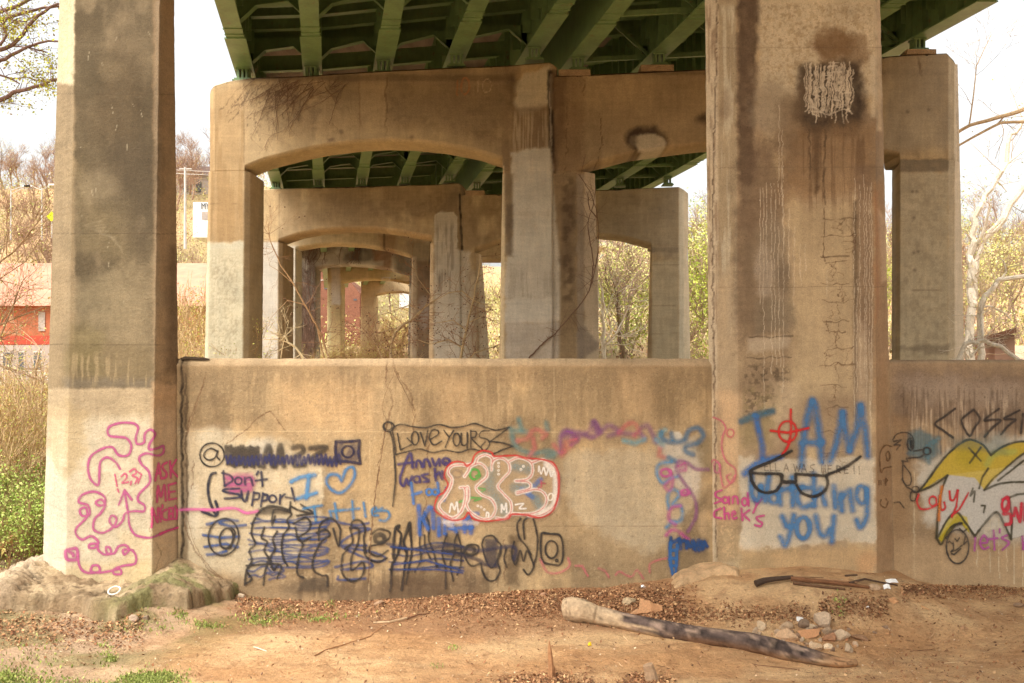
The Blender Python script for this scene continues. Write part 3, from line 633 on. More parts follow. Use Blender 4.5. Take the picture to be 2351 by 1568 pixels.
g.many([[(275,265),(297,392),(385,350)],[(350,300),(400,345)],[(455,255),(490,362),(512,240)],[(530,310),(592,270),(588,238),(545,240),(525,300),(560,352),(622,322)],[(640,240),(680,292)],[(715,240),(680,292),(650,372)],[(775,260),(775,340),(800,356),(822,330),(822,255),(822,378)],[(850,240),(850,372)],[(850,245),(892,250),(885,290),(855,300),(925,372)],[(992,240),(932,248),(920,290),(980,310),(996,350),(960,395),(930,370),(962,328)]],9,BK,.95,.3)
g.ring(412,300,28,52,9,BK,.95,.3).ring(738,310,27,50,9,BK,.95,.3)
g.build('graffiti_flag', sw, wl, 'thin black drawn flag on a pole reading LOVE YOURS')
g = Spray(B_)
g.many([[(300,590),(340,480),(378,420),(392,530)],[(282,505),(402,488)],[(420,525),(426,480),(452,482),(466,525)],[(480,522),(486,472),(512,472),(532,518)],[(545,460),(570,512),(600,462),(606,512)],[(690,500),(640,490)],[(296,600),(298,650),(322,672),(345,620),(362,662),(388,600)],[(446,600),(452,645)],[(512,580),(466,592),(502,620),(520,636),(480,642)],[(566,540),(574,628)],[(572,600),(600,565),(625,620)],[(625,560),(640,605)]],19,(64,54,98),.88,.45)
g.ring(655,482,28,26,17,(64,54,98)).ring(425,622,24,24,16,(64,54,98))
g.build('graffiti_words', sw, wl, 'purple words under the drawn flag, beginning Anna')
g = Spray(B_)
g.many([[(382,650),(392,730),(400,812)],[(390,745),(462,722)],[(590,650),(600,752)],[(660,690),(640,790)]],22,(64,112,170),.82,.5).ring(522,722,22,24,16,(64,112,170)).ring(570,722,20,22,15,(64,112,170))
g.many([[(440,830),(446,960),(450,1055)],[(525,840),(470,930),(512,1010)],[(552,850),(556,1005)],[(600,930),(600,1062)],[(645,900),(645,1045)],[(705,930),(700,1000),(735,1030)],[(800,950),(800,1035)],[(800,950),(870,890),(905,890)],[(848,960),(850,1040)],[(680,1010),(860,1000)]],32,(58,100,166),.75,.55)
g.build('graffiti_words', sw, wl, 'dripping blue words on two lines, beginning Lady')
# bubble tag
g = Spray(B_)
out=[(860,490),(882,430),(940,398),(1010,410),(1032,440),(1120,438),(1200,435),(1290,455),(1400,465),(1490,490),(1532,560),(1542,650),(1530,780),(1480,880),(1390,922),(1280,902),(1175,897),(1140,930),(1060,942),(960,950),(870,932),(830,882),(790,930),(700,942),(610,900),(565,850),(590,760),(640,720),(670,660),(642,600),(660,530),(720,485),(790,490),(820,518),(860,490)]
g.fill(out,(206,176,136),.22,6,2).many([[(1010,560),(1000,700),(1070,800),(1115,870)]],95,(126,146,142),.45,.8).many([[(1200,520),(1290,545)],[(1190,690),(1300,690)],[(1360,770),(1400,860)]],70,(112,142,146),.5,.8)
g.many([[(1300,720),(1400,620)],[(1250,700),(1330,760)]],36,(66,110,170),.6,.6).st([(1440,500),(1510,580),(1515,700),(1500,820),(1400,890)],44,(228,216,200),.85,.6).ring(740,580,40,30,18,(140,120,100),.5)
g.st([(890,600),(915,575),(900,548),(855,548),(845,600),(880,622),(918,598),(912,560)],17,(76,152,62),.9,.4).st([(760,800),(850,768),(928,772),(880,790)],15,(84,150,70),.8,.5).st([(900,690),(960,700),(930,720)],14,(84,150,70),.7,.5)
g.many([[(760,940),(640,960),(700,990)],[(640,955),(900,965)]],30,(222,210,205),.45,.8)
inner=[[(855,500),(800,510),(770,508),(700,520),(672,570),(702,620),(690,680),(652,750),(600,820),(620,870),(700,925),(770,880),(805,780),(800,690),(765,688)],[(800,690),(830,685),(828,780),(815,820),(850,880),(932,930),(1012,920),(1045,850),(1010,780),(930,740),(890,690),(922,650),(975,600),(972,540),(920,498),(850,520),(828,560),(800,600)],[(1012,550),(1022,480),(1082,455),(1142,490),(1152,560),(1100,620),(1062,680),(1110,740),(1162,800),(1162,880),(1110,930),(1050,925)],[(1152,480),(1230,452),(1320,490),(1332,570),(1290,622),(1200,635),(1300,645),(1312,692),(1210,722)],[(1212,735),(1370,702),(1442,760),(1422,840),(1330,890),(1172,892)],[(1332,490),(1422,470),(1512,540),(1532,700),(1502,830),(1402,902),(1302,906)],[(885,500),(905,455),(960,430),(1010,450),(1020,480)],[(640,905),(700,930)]]
for P in inner: g.st(P,25,WT,.95,.5)
for P in inner: g.st(P,8,(186,96,90),.75,.4)
g.st(out,13,(188,52,46),.9,.35)
g.many([[(682,880),(700,810),(722,860),(740,800),(750,880)],[(1090,880),(1092,820),(1110,860),(1128,810),(1130,880)],[(1380,560),(1385,520),(1400,580),(1420,530),(1440,590),(1460,540),(1480,600),(1500,560)],[(1200,822),(1262,812),(1230,850),(1282,850)],[(970,910),(975,882),(990,890),(988,915)]],11,(230,222,212),.9,.4)
for x,y in ((1068,495),(1068,522),(1068,552),(1068,582),(1262,520),(1242,545),(930,840),(955,860),(905,830)): g.ring(x,y,7,7,6,WT)
g.ring(1475,760,18,28,9,WT,rot=15).many([[(1400,630),(1405,680),(1380,690)],[(1400,650),(1432,655)]],11,(176,80,90),.8)
g.build('graffiti_lettering', sw, wl, 'bubble letters outlined in white and red with teal shading')
# hazy coloured curls above and right
g = Spray(B_)
TE=(92,140,140); PU=(134,72,138); RS=(206,112,108); MG=(198,84,150)
g.many([[(1165,230),(1185,330),(1250,395),(1350,420),(1450,400),(1530,415)],[(1225,150),(1250,240)],[(1440,180),(1450,230)],[(1200,240),(1280,250)],[(1445,440),(1500,440)]],36,TE,.5,1.0).many([[(1220,320),(1290,300),(1350,235),(1440,270),(1410,300)],[(1340,300),(1350,380),(1310,440)],[(1500,350),(1560,430),(1640,350)]],34,RS,.5,1.0)
g.many([[(1560,400),(1555,300),(1600,240),(1680,310),(1640,345)],[(1610,250),(1720,260),(1790,290),(1860,250),(1820,170),(1830,250)]],38,PU,.5,1.0)
g.build('graffiti_smudges', sw, wl, 'hazy teal, rose and purple spray curls right of the flag')
g = Spray(C_)
g.many([[(200,270),(280,300),(400,250),(440,170),(490,250),(560,200),(640,240)],[(560,280),(640,255),(760,270)],[(840,300),(800,240),(860,200),(900,270),(930,330)]],40,PU,.42,1.0).many([[(640,260),(690,200),(750,180),(790,230),(760,280)],[(300,310),(220,330),(200,400)],[(960,380),(950,430),(990,450)]],36,RS,.5,1.0)
g.many([[(680,320),(760,340),(840,310)],[(960,270),(1000,235)],[(930,310),(980,350)]],40,(120,172,180),.5,.9)
g.many([[(970,250),(980,300),(1040,330),(1150,320)],[(1050,260),(1060,310)],[(1160,300),(1190,240),(1260,220),(1300,280),(1250,340),(1170,360),(1160,400),(1220,430)],[(1030,450),(1080,480),(1050,470)]],36,(64,116,150),.6,.9)
g.many([[(1050,485),(960,500),(935,570),(980,650),(1050,610),(1100,600)],[(1030,850),(1020,760),(1060,700),(1110,740),(1060,820),(1120,830),(1136,900),(1110,950),(1050,950)],[(1010,1000),(1050,960),(1080,960)]],28,(92,148,186),.6,.85)
g.many([[(1340,545),(1240,540),(1170,490),(1110,480),(1092,550),(1150,650),(1195,710),(1240,800),(1240,920),(1180,1030)]],26,(146,84,136),.55,.85)
g.many([[(1040,630),(1000,680),(1040,705),(1060,620),(1040,560)],[(1120,830),(1050,850),(1030,930),(1080,980)],[(1010,1060),(1050,1020),(1100,1030),(1180,1090)],[(1130,720),(1190,730),(1130,740)],[(1110,520),(1150,500),(1160,545),(1120,550)]],28,MG,.55,.85).ring(1005,570,38,30,22,MG,.65,.6).ring(1155,725,30,24,18,MG,.6,.6)
g.many([[(300,1300),(350,1300),(395,1380)],[(480,1320),(530,1340),(560,1390)],[(615,1370),(640,1345),(690,1370),(740,1385),(780,1335),(830,1400)],[(880,1350),(880,1290),(930,1260),(1010,1240)],[(20,1250),(80,1350),(180,1350),(250,1300),(240,1240)]],16,(198,112,112),.6,.6)
g.build('graffiti_smudges', sw, wl, 'chain of blue, pink and purple spray loops beside the wide column')
g = Spray(C_)
g.many([[(1045,1080),(1040,1160)],[(1050,1120),(1110,1090)],[(1110,1090),(1122,1165)],[(1120,1110),(1150,1105)],[(1170,1160),(1175,1110),(1200,1150),(1220,1105),(1225,1165)],[(1235,1120),(1240,1180)],[(1262,1100),(1265,1180)],[(1285,1110),(1290,1170)],[(1305,1160),(1310,1110),(1330,1150)]],28,(38,74,124),.88,.4)
g.many([[(1042,1120),(1038,1250),(1060,1370)],[(1095,1140),(1090,1260),(1085,1360)],[(1045,1180),(1090,1175)],[(1045,1240),(1090,1245)],[(1045,1300),(1090,1300)]],24,(48,100,156),.85,.4)
g.build('graffiti_words', sw, wl, 'dark blue blocky word with a ladder of blue letters hanging below')
# --- wide column
g = Spray(E_)
g.many([[(180,295),(235,320),(265,370),(245,430),(240,520),(270,600),(330,655),(332,720),(300,755),(272,710),(300,690)],[(150,640),(180,592),(222,620),(232,700),(250,780),(292,762),(330,700)]],13,(206,112,122),.65,.6).ring(298,405,24,28,11,(206,112,112),.65,.6).ring(205,645,20,36,12,(190,100,130),.6,.6)
g.build('graffiti_line', s2, c2, 'faint pink curling line on the column edge')
g = Spray(E_)
g.many([[(240,802),(196,820),(200,848),(238,870),(190,895)],[(288,850),(290,900)],[(315,892),(318,850),(345,852),(352,896)],[(420,822),(426,912)],[(466,862),(482,900)],[(528,850),(482,905),(458,962)],[(232,930),(192,950),(190,988),(236,998)],[(254,925),(260,1002)],[(260,970),(284,962),(290,1002)],[(312,975),(335,965),(322,950),(308,970),(318,1000),(340,995)],[(375,930),(384,1012)],[(432,942),(388,972),(432,1014)],[(532,980),(484,990),(492,1015),(520,1030),(510,1054),(470,1046)]],14,(194,72,130),.85,.4)
g.ring(262,872,18,22,12,(194,72,130)).ring(398,884,18,26,13,(194,72,130))
g.build('graffiti_words', s2, c2, 'pink words Sandy Cheeks')
g = Spray(E_)
g.many([[(375,322),(470,285),(590,252)]],44,(66,112,132),.72,.8).many([[(475,285),(500,400),(520,490),(522,575)],[(650,572),(560,590),(470,625),(395,690)]],40,(58,112,176),.72,.75)
BW=(66,122,172)
g.many([[(795,640),(810,440),(850,240),(870,180)],[(870,180),(895,240),(920,420),(935,605)],[(800,470),(940,470)],[(995,600),(1040,470),(1080,265)],[(1080,265),(1100,400),(1130,525)],[(1130,525),(1180,380),(1208,215)],[(1208,215),(1240,380),(1256,565)]],44,BW,.72,.95)
g.many([[(445,690),(450,830),(490,872),(510,775)],[(510,775),(540,875),(570,700)],[(640,790),(650,905)],[(730,715),(732,912)],[(665,800),(800,775)],[(850,785),(790,795),(765,860),(800,920),(860,905)],[(880,690),(884,912)],[(886,850),(930,790),(962,905)],[(1020,775),(1030,922)],[(1070,830),(1076,945)],[(1076,850),(1130,805),(1152,945)],[(1250,790),(1250,980),(1205,1062),(1180,1010)],[(660,985),(690,1055),(725,1050)],[(742,978),(715,1095),(682,1185),(648,1130)],[(895,985),(922,1100),(960,1120),(990,1080)],[(1022,985),(1004,1160)]],38,BW,.74,.9)
g.ring(602,860,30,34,30,BW,.7,.85).ring(1215,835,34,60,34,BW,.75,.6).ring(806,1065,46,74,36,BW,.8,.6)
g.build('graffiti_words', s2, c2, 'large soft blue words I AM watching you')
g = Spray(E_)
g.ring(698,393,62,72,15,(200,38,38),.95,.35).many([[(720,242),(720,400),(702,490),(662,555)],[(582,388),(700,402),(842,370)]],17,(200,38,38),.95,.35)
g.build('graffiti_symbol', s2, c2, 'red circle crossed by two strokes above the glasses')
g = Spray(E_)
f=[(538,'E'),(575,'L'),(612,'L'),(672,'A'),(740,'W'),(795,'A'),(845,'S'),(935,'H'),(980,'E'),(1040,'R'),(1095,'E'),(1160,'!'),(1195,'!')]
FT={'E':[[(0,0),(0,52)],[(0,0),(24,2)],[(0,26),(20,24)],[(0,52),(26,50)]],'L':[[(0,0),(4,52),(32,48)]],'A':[[(0,52),(16,0),(34,52)],[(6,34),(28,34)]],'W':[[(0,0),(12,52),(22,14),(34,52),(46,0)]],'S':[[(40,0),(14,4),(12,20),(34,32),(32,50),(6,50)]],'H':[[(0,0),(0,52)],[(26,0),(26,52)],[(0,26),(26,26)]],'R':[[(0,52),(2,0),(24,6),(20,24),(2,28),(28,52)]],'!':[[(0,0),(2,38)],[(3,48),(3,54)]]}
for x,ch in f:
    for P in FT[ch]: g.st([(x+a,614+b+(x-535)*.035) for a,b in P],4.0,(104,90,80),.65,.4,False)
g.build('graffiti_words', s2, c2, 'thin scratched words ELLA WAS HERE!!')
g = Spray(E_); GK=(52,47,43)
g.many([[(725,530),(600,595),(448,660),(440,690)],[(442,682),(545,688),(652,692),(657,735)],[(442,682),(452,745),(500,805),(560,820),(622,802),(656,740),(650,695)],[(755,690),(860,696),(972,702)],[(755,690),(760,760),(800,822),(880,846),(952,812),(977,760),(968,702)],[(970,696),(1085,650),(1150,610),(1206,568)]],19,GK,.95,.3).st([(668,745),(742,746)],24,GK,.95,.3)
g.build('graffiti_drawing', s2, c2, 'black painted pair of spectacles across the blue words')
g = Spray(E_)
g.many([[(1425,500),(1380,490),(1345,540),(1342,620),(1352,680),(1372,650),(1420,640)],[(1385,550),(1400,530),(1412,570),(1395,600),(1385,560)]],5,(112,78,48),.8,.4)
g.build('graffiti_scratches', s2, c2, 'brown scribbled loop on the right bevel')
g = Spray(E_)
g.many([[(1335,735),(1336,765)],[(1348,735),(1350,765)],[(1380,720),(1382,770)],[(1385,720),(1395,735),(1384,748)],[(1350,870),(1345,900),(1380,925),(1400,880)],[(1385,862),(1388,872)]],5,(112,78,48),.8,.4)
g.build('graffiti_scratches', s2, c2, 'small brown marks low on the right bevel')
# --- right wall
g = Spray(G_)
yel=[(378,850),(470,730),(560,610),(640,540),(710,512),(790,540),(848,610),(920,560),(1000,532),(1080,524),(1300,560),(1300,640),(1060,600),(920,720),(805,842),(740,760),(560,742)]
g.fill([(560,742),(740,720),(1300,640),(1300,1080),(980,1165),(885,985),(740,1145),(640,990),(500,1160),(520,880)],(206,200,188),.8,8,5).fill(yel,(200,172,52),.85,6,4)
g.fill([(650,560),(760,560),(840,640),(700,700),(600,650)],(168,150,40),.5,26,10).st([(820,670),(880,600),(1000,590)],40,(150,170,90),.5,.8)
g.fill([(500,1160),(560,1040),(620,990),(690,1020),(708,1130),(640,1050),(520,1190)],(190,170,40),.8,6,4)
g.many([[(370,852),(430,780),(500,680),(560,610),(640,540),(710,510),(790,540),(848,612)],[(848,612),(920,560),(1000,530),(1080,524),(1300,560)],[(370,852),(445,822),(500,790),(562,745)],[(562,745),(522,850),(498,1000),(490,1160)],[(490,1160),(520,1200),(560,1120),(600,1075),(652,1060)],[(500,1150),(560,1040),(622,990),(682,1060),(742,1146)],[(742,1146),(800,1070),(884,988),(940,1075),(982,1166)],[(982,1166),(988,1040),(970,892)],[(970,892),(1020,872),(1120,860)],[(805,842),(860,770),(920,720),(1062,602),(1200,560)],[(805,842),(900,802),(1000,790),(1100,790)],[(895,780),(960,730),(1062,650)],[(704,566),(782,650)],[(782,560),(708,662)],[(730,830),(712,880),(740,850),(735,920)],[(830,700),(790,760),(770,830)],[(785,945),(810,945),(800,990)]],13,(64,60,42),.92,.35)
g.build('graffiti_piece', lambda u,v: np.full(np.shape(u), DW-.003), wr, 'winged yellow and grey shape with black outline')
g = Spray(G_)
g.many([[(612,305),(545,355),(480,405),(535,450),(597,495)],[(735,310),(690,345),(655,388),(705,485),(740,430),(775,372),(735,310)],[(902,305),(805,380),(860,378),(912,382),(860,430),(805,490)],[(1038,315),(990,340),(935,372),(1012,376),(960,420),(916,474)],[(1062,340),(1046,465)],[(1090,330),(1170,320)],[(1120,320),(1130,470)]],13,(62,54,50),.93,.35,)
g.build('graffiti_words', sw, wr, 'angular black capitals at the top of the right wall')
g = Spray(G_)
g.fill([(300,470),(380,440),(500,500),(520,600),(440,660),(300,610)],(90,124,132),.6,26,14).fill([(560,500),(960,470),(940,600),(600,560)],(90,120,120),.3,40,14)
g.st([(505,500),(430,560),(440,660)],28,(90,124,132),.5,.8)
g.build('graffiti_smudges', sw, wr, 'hazy teal spray patches beside the wide column')
g = Spray(G_)
g.many([[(200,510),(230,472),(290,462),(330,490),(338,550),(322,580),(300,560),(300,510),(325,500)],[(205,520),(258,510),(210,545)],[(210,545),(250,545),(225,575)],[(338,585),(400,575)],[(300,632),(380,625),(412,605)],[(262,650),(300,655),(290,632)],[(268,655),(266,770),(290,810),(318,800),(318,740),(275,680)],[(262,770),(290,820),(345,850)],[(345,850),(320,860),(318,905),(345,910),(362,870)],[(210,925),(245,920),(275,960)]],6.5,(64,56,50),.9,.35).ring(425,585,24,24,9,(60,54,50)).ring(350,838,24,20,7,(60,54,50)).st([(322,520),(326,560)],16,(50,46,42))
g.build('graffiti_drawing', sw, wr, 'thin black line drawing of a long nosed profile')
g = Spray(G_)
g.ring(628,1215,74,112,9,(60,56,52),.95,.3).many([[(565,1190),(575,1180),(592,1195)],[(612,1165),(625,1180),(640,1158)],[(598,1185),(602,1235),(590,1240)],[(585,1250),(620,1238),(658,1205)],[(590,1262),(605,1268),(650,1228)],[(640,1095),(665,1120),(690,1100)],[(680,1150),(668,1200),(690,1180)]],8,(56,52,48),.92,.35).st([(555,1160),(600,1090),(655,1062)],16,(60,56,50),.8)
g.build('graffiti_face', sw, wr, 'small oval smiling face drawn in black')
g = Spray(G_)
g.many([[(372,872),(360,920),(385,965),(440,965),(500,935)],[(510,880),(520,970),(545,960),(540,925)],[(575,850),(582,905),(605,905),(628,845)],[(632,845),(620,950),(590,1020)],[(590,1010),(640,970),(700,860)]],12,(200,46,52),.88,.45).ring(465,915,24,32,11,(200,46,52))
g.build('graffiti_words', sw, wr, 'red handwritten word Coby crossing the black outline')
g = Spray(G_)
g.many([[(525,820),(510,930),(505,1040)]],20,(224,130,50),.6,.6); g.build('graffiti_stroke', sw, wr, 'short orange stroke beside the word Coby'); g = Spray(G_)
g.many([[(925,905),(960,890),(960,940),(930,1000),(975,1000),(978,1060),(945,1070)],[(1000,1010),(1010,960),(1040,1050),(1050,930)],[(1070,1040),(1075,930),(1110,980)]],20,(200,44,64),.88,.45).ring(945,940,24,44,16,(200,44,64))
g.build('graffiti_words', sw, wr, 'red letters at the right edge of the right wall')
g = Spray(G_)
g.many([[(745,1160),(740,1242)],[(775,1192),(825,1186),(802,1142),(775,1192),(800,1230),(832,1220)],[(866,1110),(872,1234)],[(838,1166),(892,1160)],[(906,1100),(906,1122)],[(952,1140),(922,1160),(966,1190),(925,1236)],[(1056,1150),(1062,1232)],[(1062,1190),(1100,1200),(1062,1230)]],14,(170,78,146),.85,.45)
g.build('graffiti_words', sw, wr, "purple word let's under the yellow shape")

# ================================================================ PIER 2
D2 = 23.1
p2 = Paint((188,156,112),(166,136,96),140,31,(196,164,118))
# cap stains
p2.poly([(478,180),(660,180),(640,380),(478,460)],(204,174,130),.6,20,12).rect(480,200,560,560,(190,150,98),.5,14,10).streak(480,240,562,600,(172,134,84),.5,8,150,.5)
p2.poly([(730,170),(1170,150),(1160,300),(900,290),(720,260)],(164,138,102),.55,26,24).poly([(860,210),(1150,190),(1150,280),(900,262)],(148,120,88),.35,26,22).spots(600,200,1160,330,(140,114,82),.4,16,.56,12)
p2.rect(826,168,886,330,(196,164,120),.4,3,2).line([(826,190),(826,322)],3,(146,112,78),.6,2).line([(886,176),(886,320)],3,(132,98,66),.7,3).poly([(600,340),(760,300),(1000,296),(1150,330),(1150,370),(561,390)],(202,172,126),.5,14,8)
p2.line([(560,190),(561,387)],1.6,(146,116,82),.6,1).rect(478,172,1180,186,(120,96,72),.5,4,3)
for k in range(60):
    x=random.uniform(560,700); y=random.uniform(184,230); L=random.uniform(20,100); P=[(x,y)]; a=random.uniform(1.7,2.5)
    for q in range(5): a+=random.uniform(-.3,.3); P.append((P[-1][0]+L/5*math.cos(a),P[-1][1]+L/5*math.sin(a)))
    p2.line(P,1.3,(116,86,64),.55,3)
p2.ell(784,302,6,6,(140,116,88),.7,3,2).ell(758,322,5,5,(140,112,84),.7,3,2).ell(764,320,4,4,(140,112,84),.7,3,2).ell(945,315,5,5,(146,118,86),.6,3,2)

p2.line([(1052,185),(1050,218)],3,(206,120,60),.7,2).line(ringpts(1068,198,9,18),3,(204,120,62),.7,2).line([(1098,186),(1098,210)],1.5,(206,176,134),.7,1).line(ringpts(1118,196,10,16),1.5,(206,176,134),.7,1)
# centre column pale patches
p2.rect(1155,150,1172,400,(150,120,86),.5,8,6).poly([(1180,215),(1200,170),(1262,150),(1264,240),(1200,262),(1178,236)],(214,196,166),.95,7,10).poly([(1168,170),(1190,165),(1180,260),(1165,240)],(90,70,54),.45,12,10)
p2.poly([(1172,250),(1262,240),(1262,345),(1172,345)],(148,120,92),.7,10,6).streak(1172,245,1262,370,(196,172,140),.7,2.5,120,.5)
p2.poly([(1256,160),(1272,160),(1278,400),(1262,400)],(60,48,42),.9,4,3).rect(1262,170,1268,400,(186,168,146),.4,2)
p2.poly([(1176,350),(1262,340),(1272,400),(1286,600),(1286,680),(1160,684),(1162,560),(1176,540)],(216,204,186),.97,5,7)
p2.streak(1176,350,1286,600,(170,150,128),.3,10,40,.52).rect(1186,482,1262,497,(176,158,136),.45,7,10).poly([(1160,600),(1286,596),(1286,735),(1160,740)],(200,186,168),.92,6,7).streak(1160,610,1286,740,(160,142,124),.35,5,80,.5)
p2.poly([(1160,690),(1286,680),(1286,735),(1240,745),(1160,738)],(216,204,188),.85,6,6).poly([(1160,740),(1286,740),(1286,840),(1160,840)],(192,176,160),.95,5,7)
p2.poly([(1155,400),(1178,400),(1176,590),(1158,590)],(150,126,94),.8,6,5).poly([(1162,470),(1180,470),(1178,590),(1166,590)],(116,96,80),.6,6,6)
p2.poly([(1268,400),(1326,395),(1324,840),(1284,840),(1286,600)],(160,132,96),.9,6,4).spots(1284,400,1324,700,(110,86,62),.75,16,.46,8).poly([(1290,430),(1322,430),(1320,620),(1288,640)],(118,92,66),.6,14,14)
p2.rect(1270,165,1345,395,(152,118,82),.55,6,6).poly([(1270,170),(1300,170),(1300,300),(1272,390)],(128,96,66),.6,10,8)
p2.rect(1325,400,1342,840,(176,156,134),.9,4,3).rect(1342,385,1376,840,(214,190,160),.9,3,3).poly([(1325,750),(1345,750),(1372,790),(1372,800),(1325,840)],(156,138,122),.8,6,6)  # palest strip is the right bevel, sky light put into its colour
p2.rect(1149,380,1158,840,(206,180,140),.9,2,2)
# right cap
p2.poly([(1340,170),(1620,160),(1620,300),(1340,370)],(188,160,122),.5,20,14).ell(1485,322,50,33,(92,70,54),.92,9,8).ell(1493,328,37,25,(214,196,168),.97,4,6).ell(1455,325,12,14,(150,130,106),.7,5,5)
p2.ell(1625,270,26,14,(104,80,56),.8,10,6).line([(1305,240),(1296,400)],1.6,(120,88,60),.8,4).line([(1375,245),(1384,330),(1368,376)],1.8,(122,92,66),.8,4).line([(1342,180),(1340,215)],2,(120,88,60),.6,3).line([(1262,210),(1266,330)],3,(210,190,164),.5,2)
p2.rect(1270,158,2200,170,(112,88,64),.5,4,2).poly([(2025,120),(2200,115),(2200,340),(2025,345)],(178,158,130),.7,18,10)
p2.poly([(2050,365),(2200,365),(2200,395),(2050,397)],(138,120,96),.85,3,4).rect(2066,395,2178,840,(192,172,140),.9,5,5).spots(2066,400,2178,830,(160,140,112),.4,9,.55,6)
p2.rect(2178,130,2192,840,(190,170,140),.8,2,2).rect(2192,140,2216,840,(224,202,174),.95,2,2).spots(2180,300,2200,830,(150,132,104),.6,4,.55,7).line([(2066,668),(2178,665)],1.5,(150,126,96),.7,1)  # right-hand bevels brightened in colour to imitate light from the side
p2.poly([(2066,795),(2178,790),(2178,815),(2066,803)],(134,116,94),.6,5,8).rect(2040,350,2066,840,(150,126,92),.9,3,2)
for a,b in ((2095,440),(2105,440),(2098,580),(2108,578),(2084,255),(2132,250),(2100,620),(2098,500)): p2.ell(a,b,4,4,(140,120,96),.7,2,2)
p2.line([(2108,130),(2112,150),(2116,170)],5,(126,98,72),.6)
# left column
p2.poly([(470,560),(559,556),(559,840),(466,840)],(200,188,160),.96,5,7).spots(476,580,556,830,(160,142,112),.45,4,.5,13).rect(470,556,560,572,(222,210,184),.7,4,6)
p2.rect(560,387,576,840,(184,156,118),.8,3,2).rect(576,395,620,840,(190,162,126),.85,5,4).streak(576,500,620,830,(160,130,98),.4,8,90,.5).line([(478,468),(562,466)],1.3,(140,112,78),.5,1)
pier2 = tag(empty('bridge_pier'), 'second concrete bridge pier with wide arched cap beams and pale patches on its middle column', 'bridge pier', 'concrete piers under the bridge')
cap_beam('cap_beam', D2, [(482,212),(484,202),(490,196),(523,186),(575,178),(691,174),(855,163),(1000,156),(1175,149),(1261,142),(1272,146),(1280,152)],
  [(482,400),(561,400),(561.5,387),(605,369),(691,347),(748,336),(825,327),(886,324.5),(947,326),(1023,334),(1099,349),(1154,367),(1154.5,400),(1280,400)], p2, pier2, thick=1.05, du=2.6, dv=3, dep=((482,.12),(492,0),(1262,0),(1280,.12)), label='upper cap beam with a dry creeper mat at its left end')
cap_beam('cap_beam', D2, [(1270,171),(1300,171),(1619,156),(2025,128),(2081,123),(2175,119),(2190,132),(2197,141)],
  [(1270,398),(1328,398),(1328.5,392),(1360,376),(1450,352),(1535,340),(1615,330),(1760,320),(1850,319),(1950,330),(2033,349),(2066,356),(2066.5,372),(2197,372)], p2, pier2, thick=1.05, du=2.6, dv=3, dep=((1270,.06),(2177,.06),(2190,.14),(2197,.30)))
UP = {D2:.1, 39.0:.14, 51.3:.15, 64.0:.15, 77.0:.15, 90.0:.15}
def colz(name, D, stops, vb, vt, paint, parent, vlow, vhigh, **k):
    pr = Prof(D, stops, vb, vt)
    return column(name, pr, paint, parent, zlo=EYE-(vlow-HV)*D/F, zhi=EYE-(vhigh-HV)*D/F+UP.get(D,.12)*.8, **k)
ZB2 = 1090
colz('column', D2, [(470,479,.14),(476,484,0),(557,561.5,0),(572,576,.15)], 823, 400, p2, pier2, ZB2, 400, du=2.6, dv=3, thick=1.3)
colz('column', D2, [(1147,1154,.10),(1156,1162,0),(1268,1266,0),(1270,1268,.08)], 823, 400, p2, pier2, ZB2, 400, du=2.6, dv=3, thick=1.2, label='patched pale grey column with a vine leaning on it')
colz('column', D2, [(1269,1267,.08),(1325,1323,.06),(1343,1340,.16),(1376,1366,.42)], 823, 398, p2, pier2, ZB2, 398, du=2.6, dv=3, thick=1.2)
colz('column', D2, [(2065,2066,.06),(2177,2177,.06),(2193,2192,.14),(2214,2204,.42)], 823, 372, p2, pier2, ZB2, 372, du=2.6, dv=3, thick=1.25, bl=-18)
colz('end_block', D2, [(2150,2150,.3),(2204,2199,.42)], 372, 141, p2, pier2, 372, 142, du=5, dv=5, thick=1.0)

# ================================================================ PIER 3
D3 = 39.0
p3 = Paint((190,160,118),(170,142,104),90,51,(200,172,130))
p3.poly([(740,440),(1050,432),(1050,500),(760,490)],(156,130,98),.6,20,16).rect(600,436,638,560,(202,170,124),.7,4,3).line([(641,445),(641,552)],2,(146,118,86),.6,1).spots(740,440,1060,520,(140,114,86),.4,12,.55)
p3.rect(580,556,640,840,(224,214,202),.95,4,3).rect(638,560,652,840,(176,148,110),.8,2,2)
p3.poly([(995,500),(1045,430),(1056,440),(1056,575),(1040,575),(1000,540)],(150,124,94),.7,6,5).line([(1055,446),(1060,560),(1061,574)],4,(70,56,46),.9,1)
p3.poly([(1000,495),(1010,487),(1040,488),(1048,498),(1048,570),(1080,580),(1084,840),(998,840),(998,560)],(204,190,172),.92,5,6).line([(999,560),(999,495),(1010,488),(1040,488),(1048,498),(1048,566)],3,(226,214,196),.8,1)
p3.streak(1000,500,1046,680,(150,134,118),.6,4,60,.5).streak(1002,610,1030,670,(120,104,88),.5,1.6,200,.5).rect(998,700,1070,840,(222,208,190),.6,8,8).rect(1070,620,1096,840,(184,164,138),.7,4,4).rect(1100,575,1125,840,(222,198,166),.95,2,2)  # last rect paints the light falling on the right bevel
p3.rect(985,560,994,840,(210,180,140),.8,2,1).poly([(1372,430),(1560,426),(1560,600),(1372,545)],(176,158,132),.75,10,6).spots(1372,440,1560,820,(156,136,112),.4,9,.56,6).rect(1496,568,1559,580,(150,132,108),.7,3,3).rect(1496,600,1559,840,(190,172,142),.8,6,4)
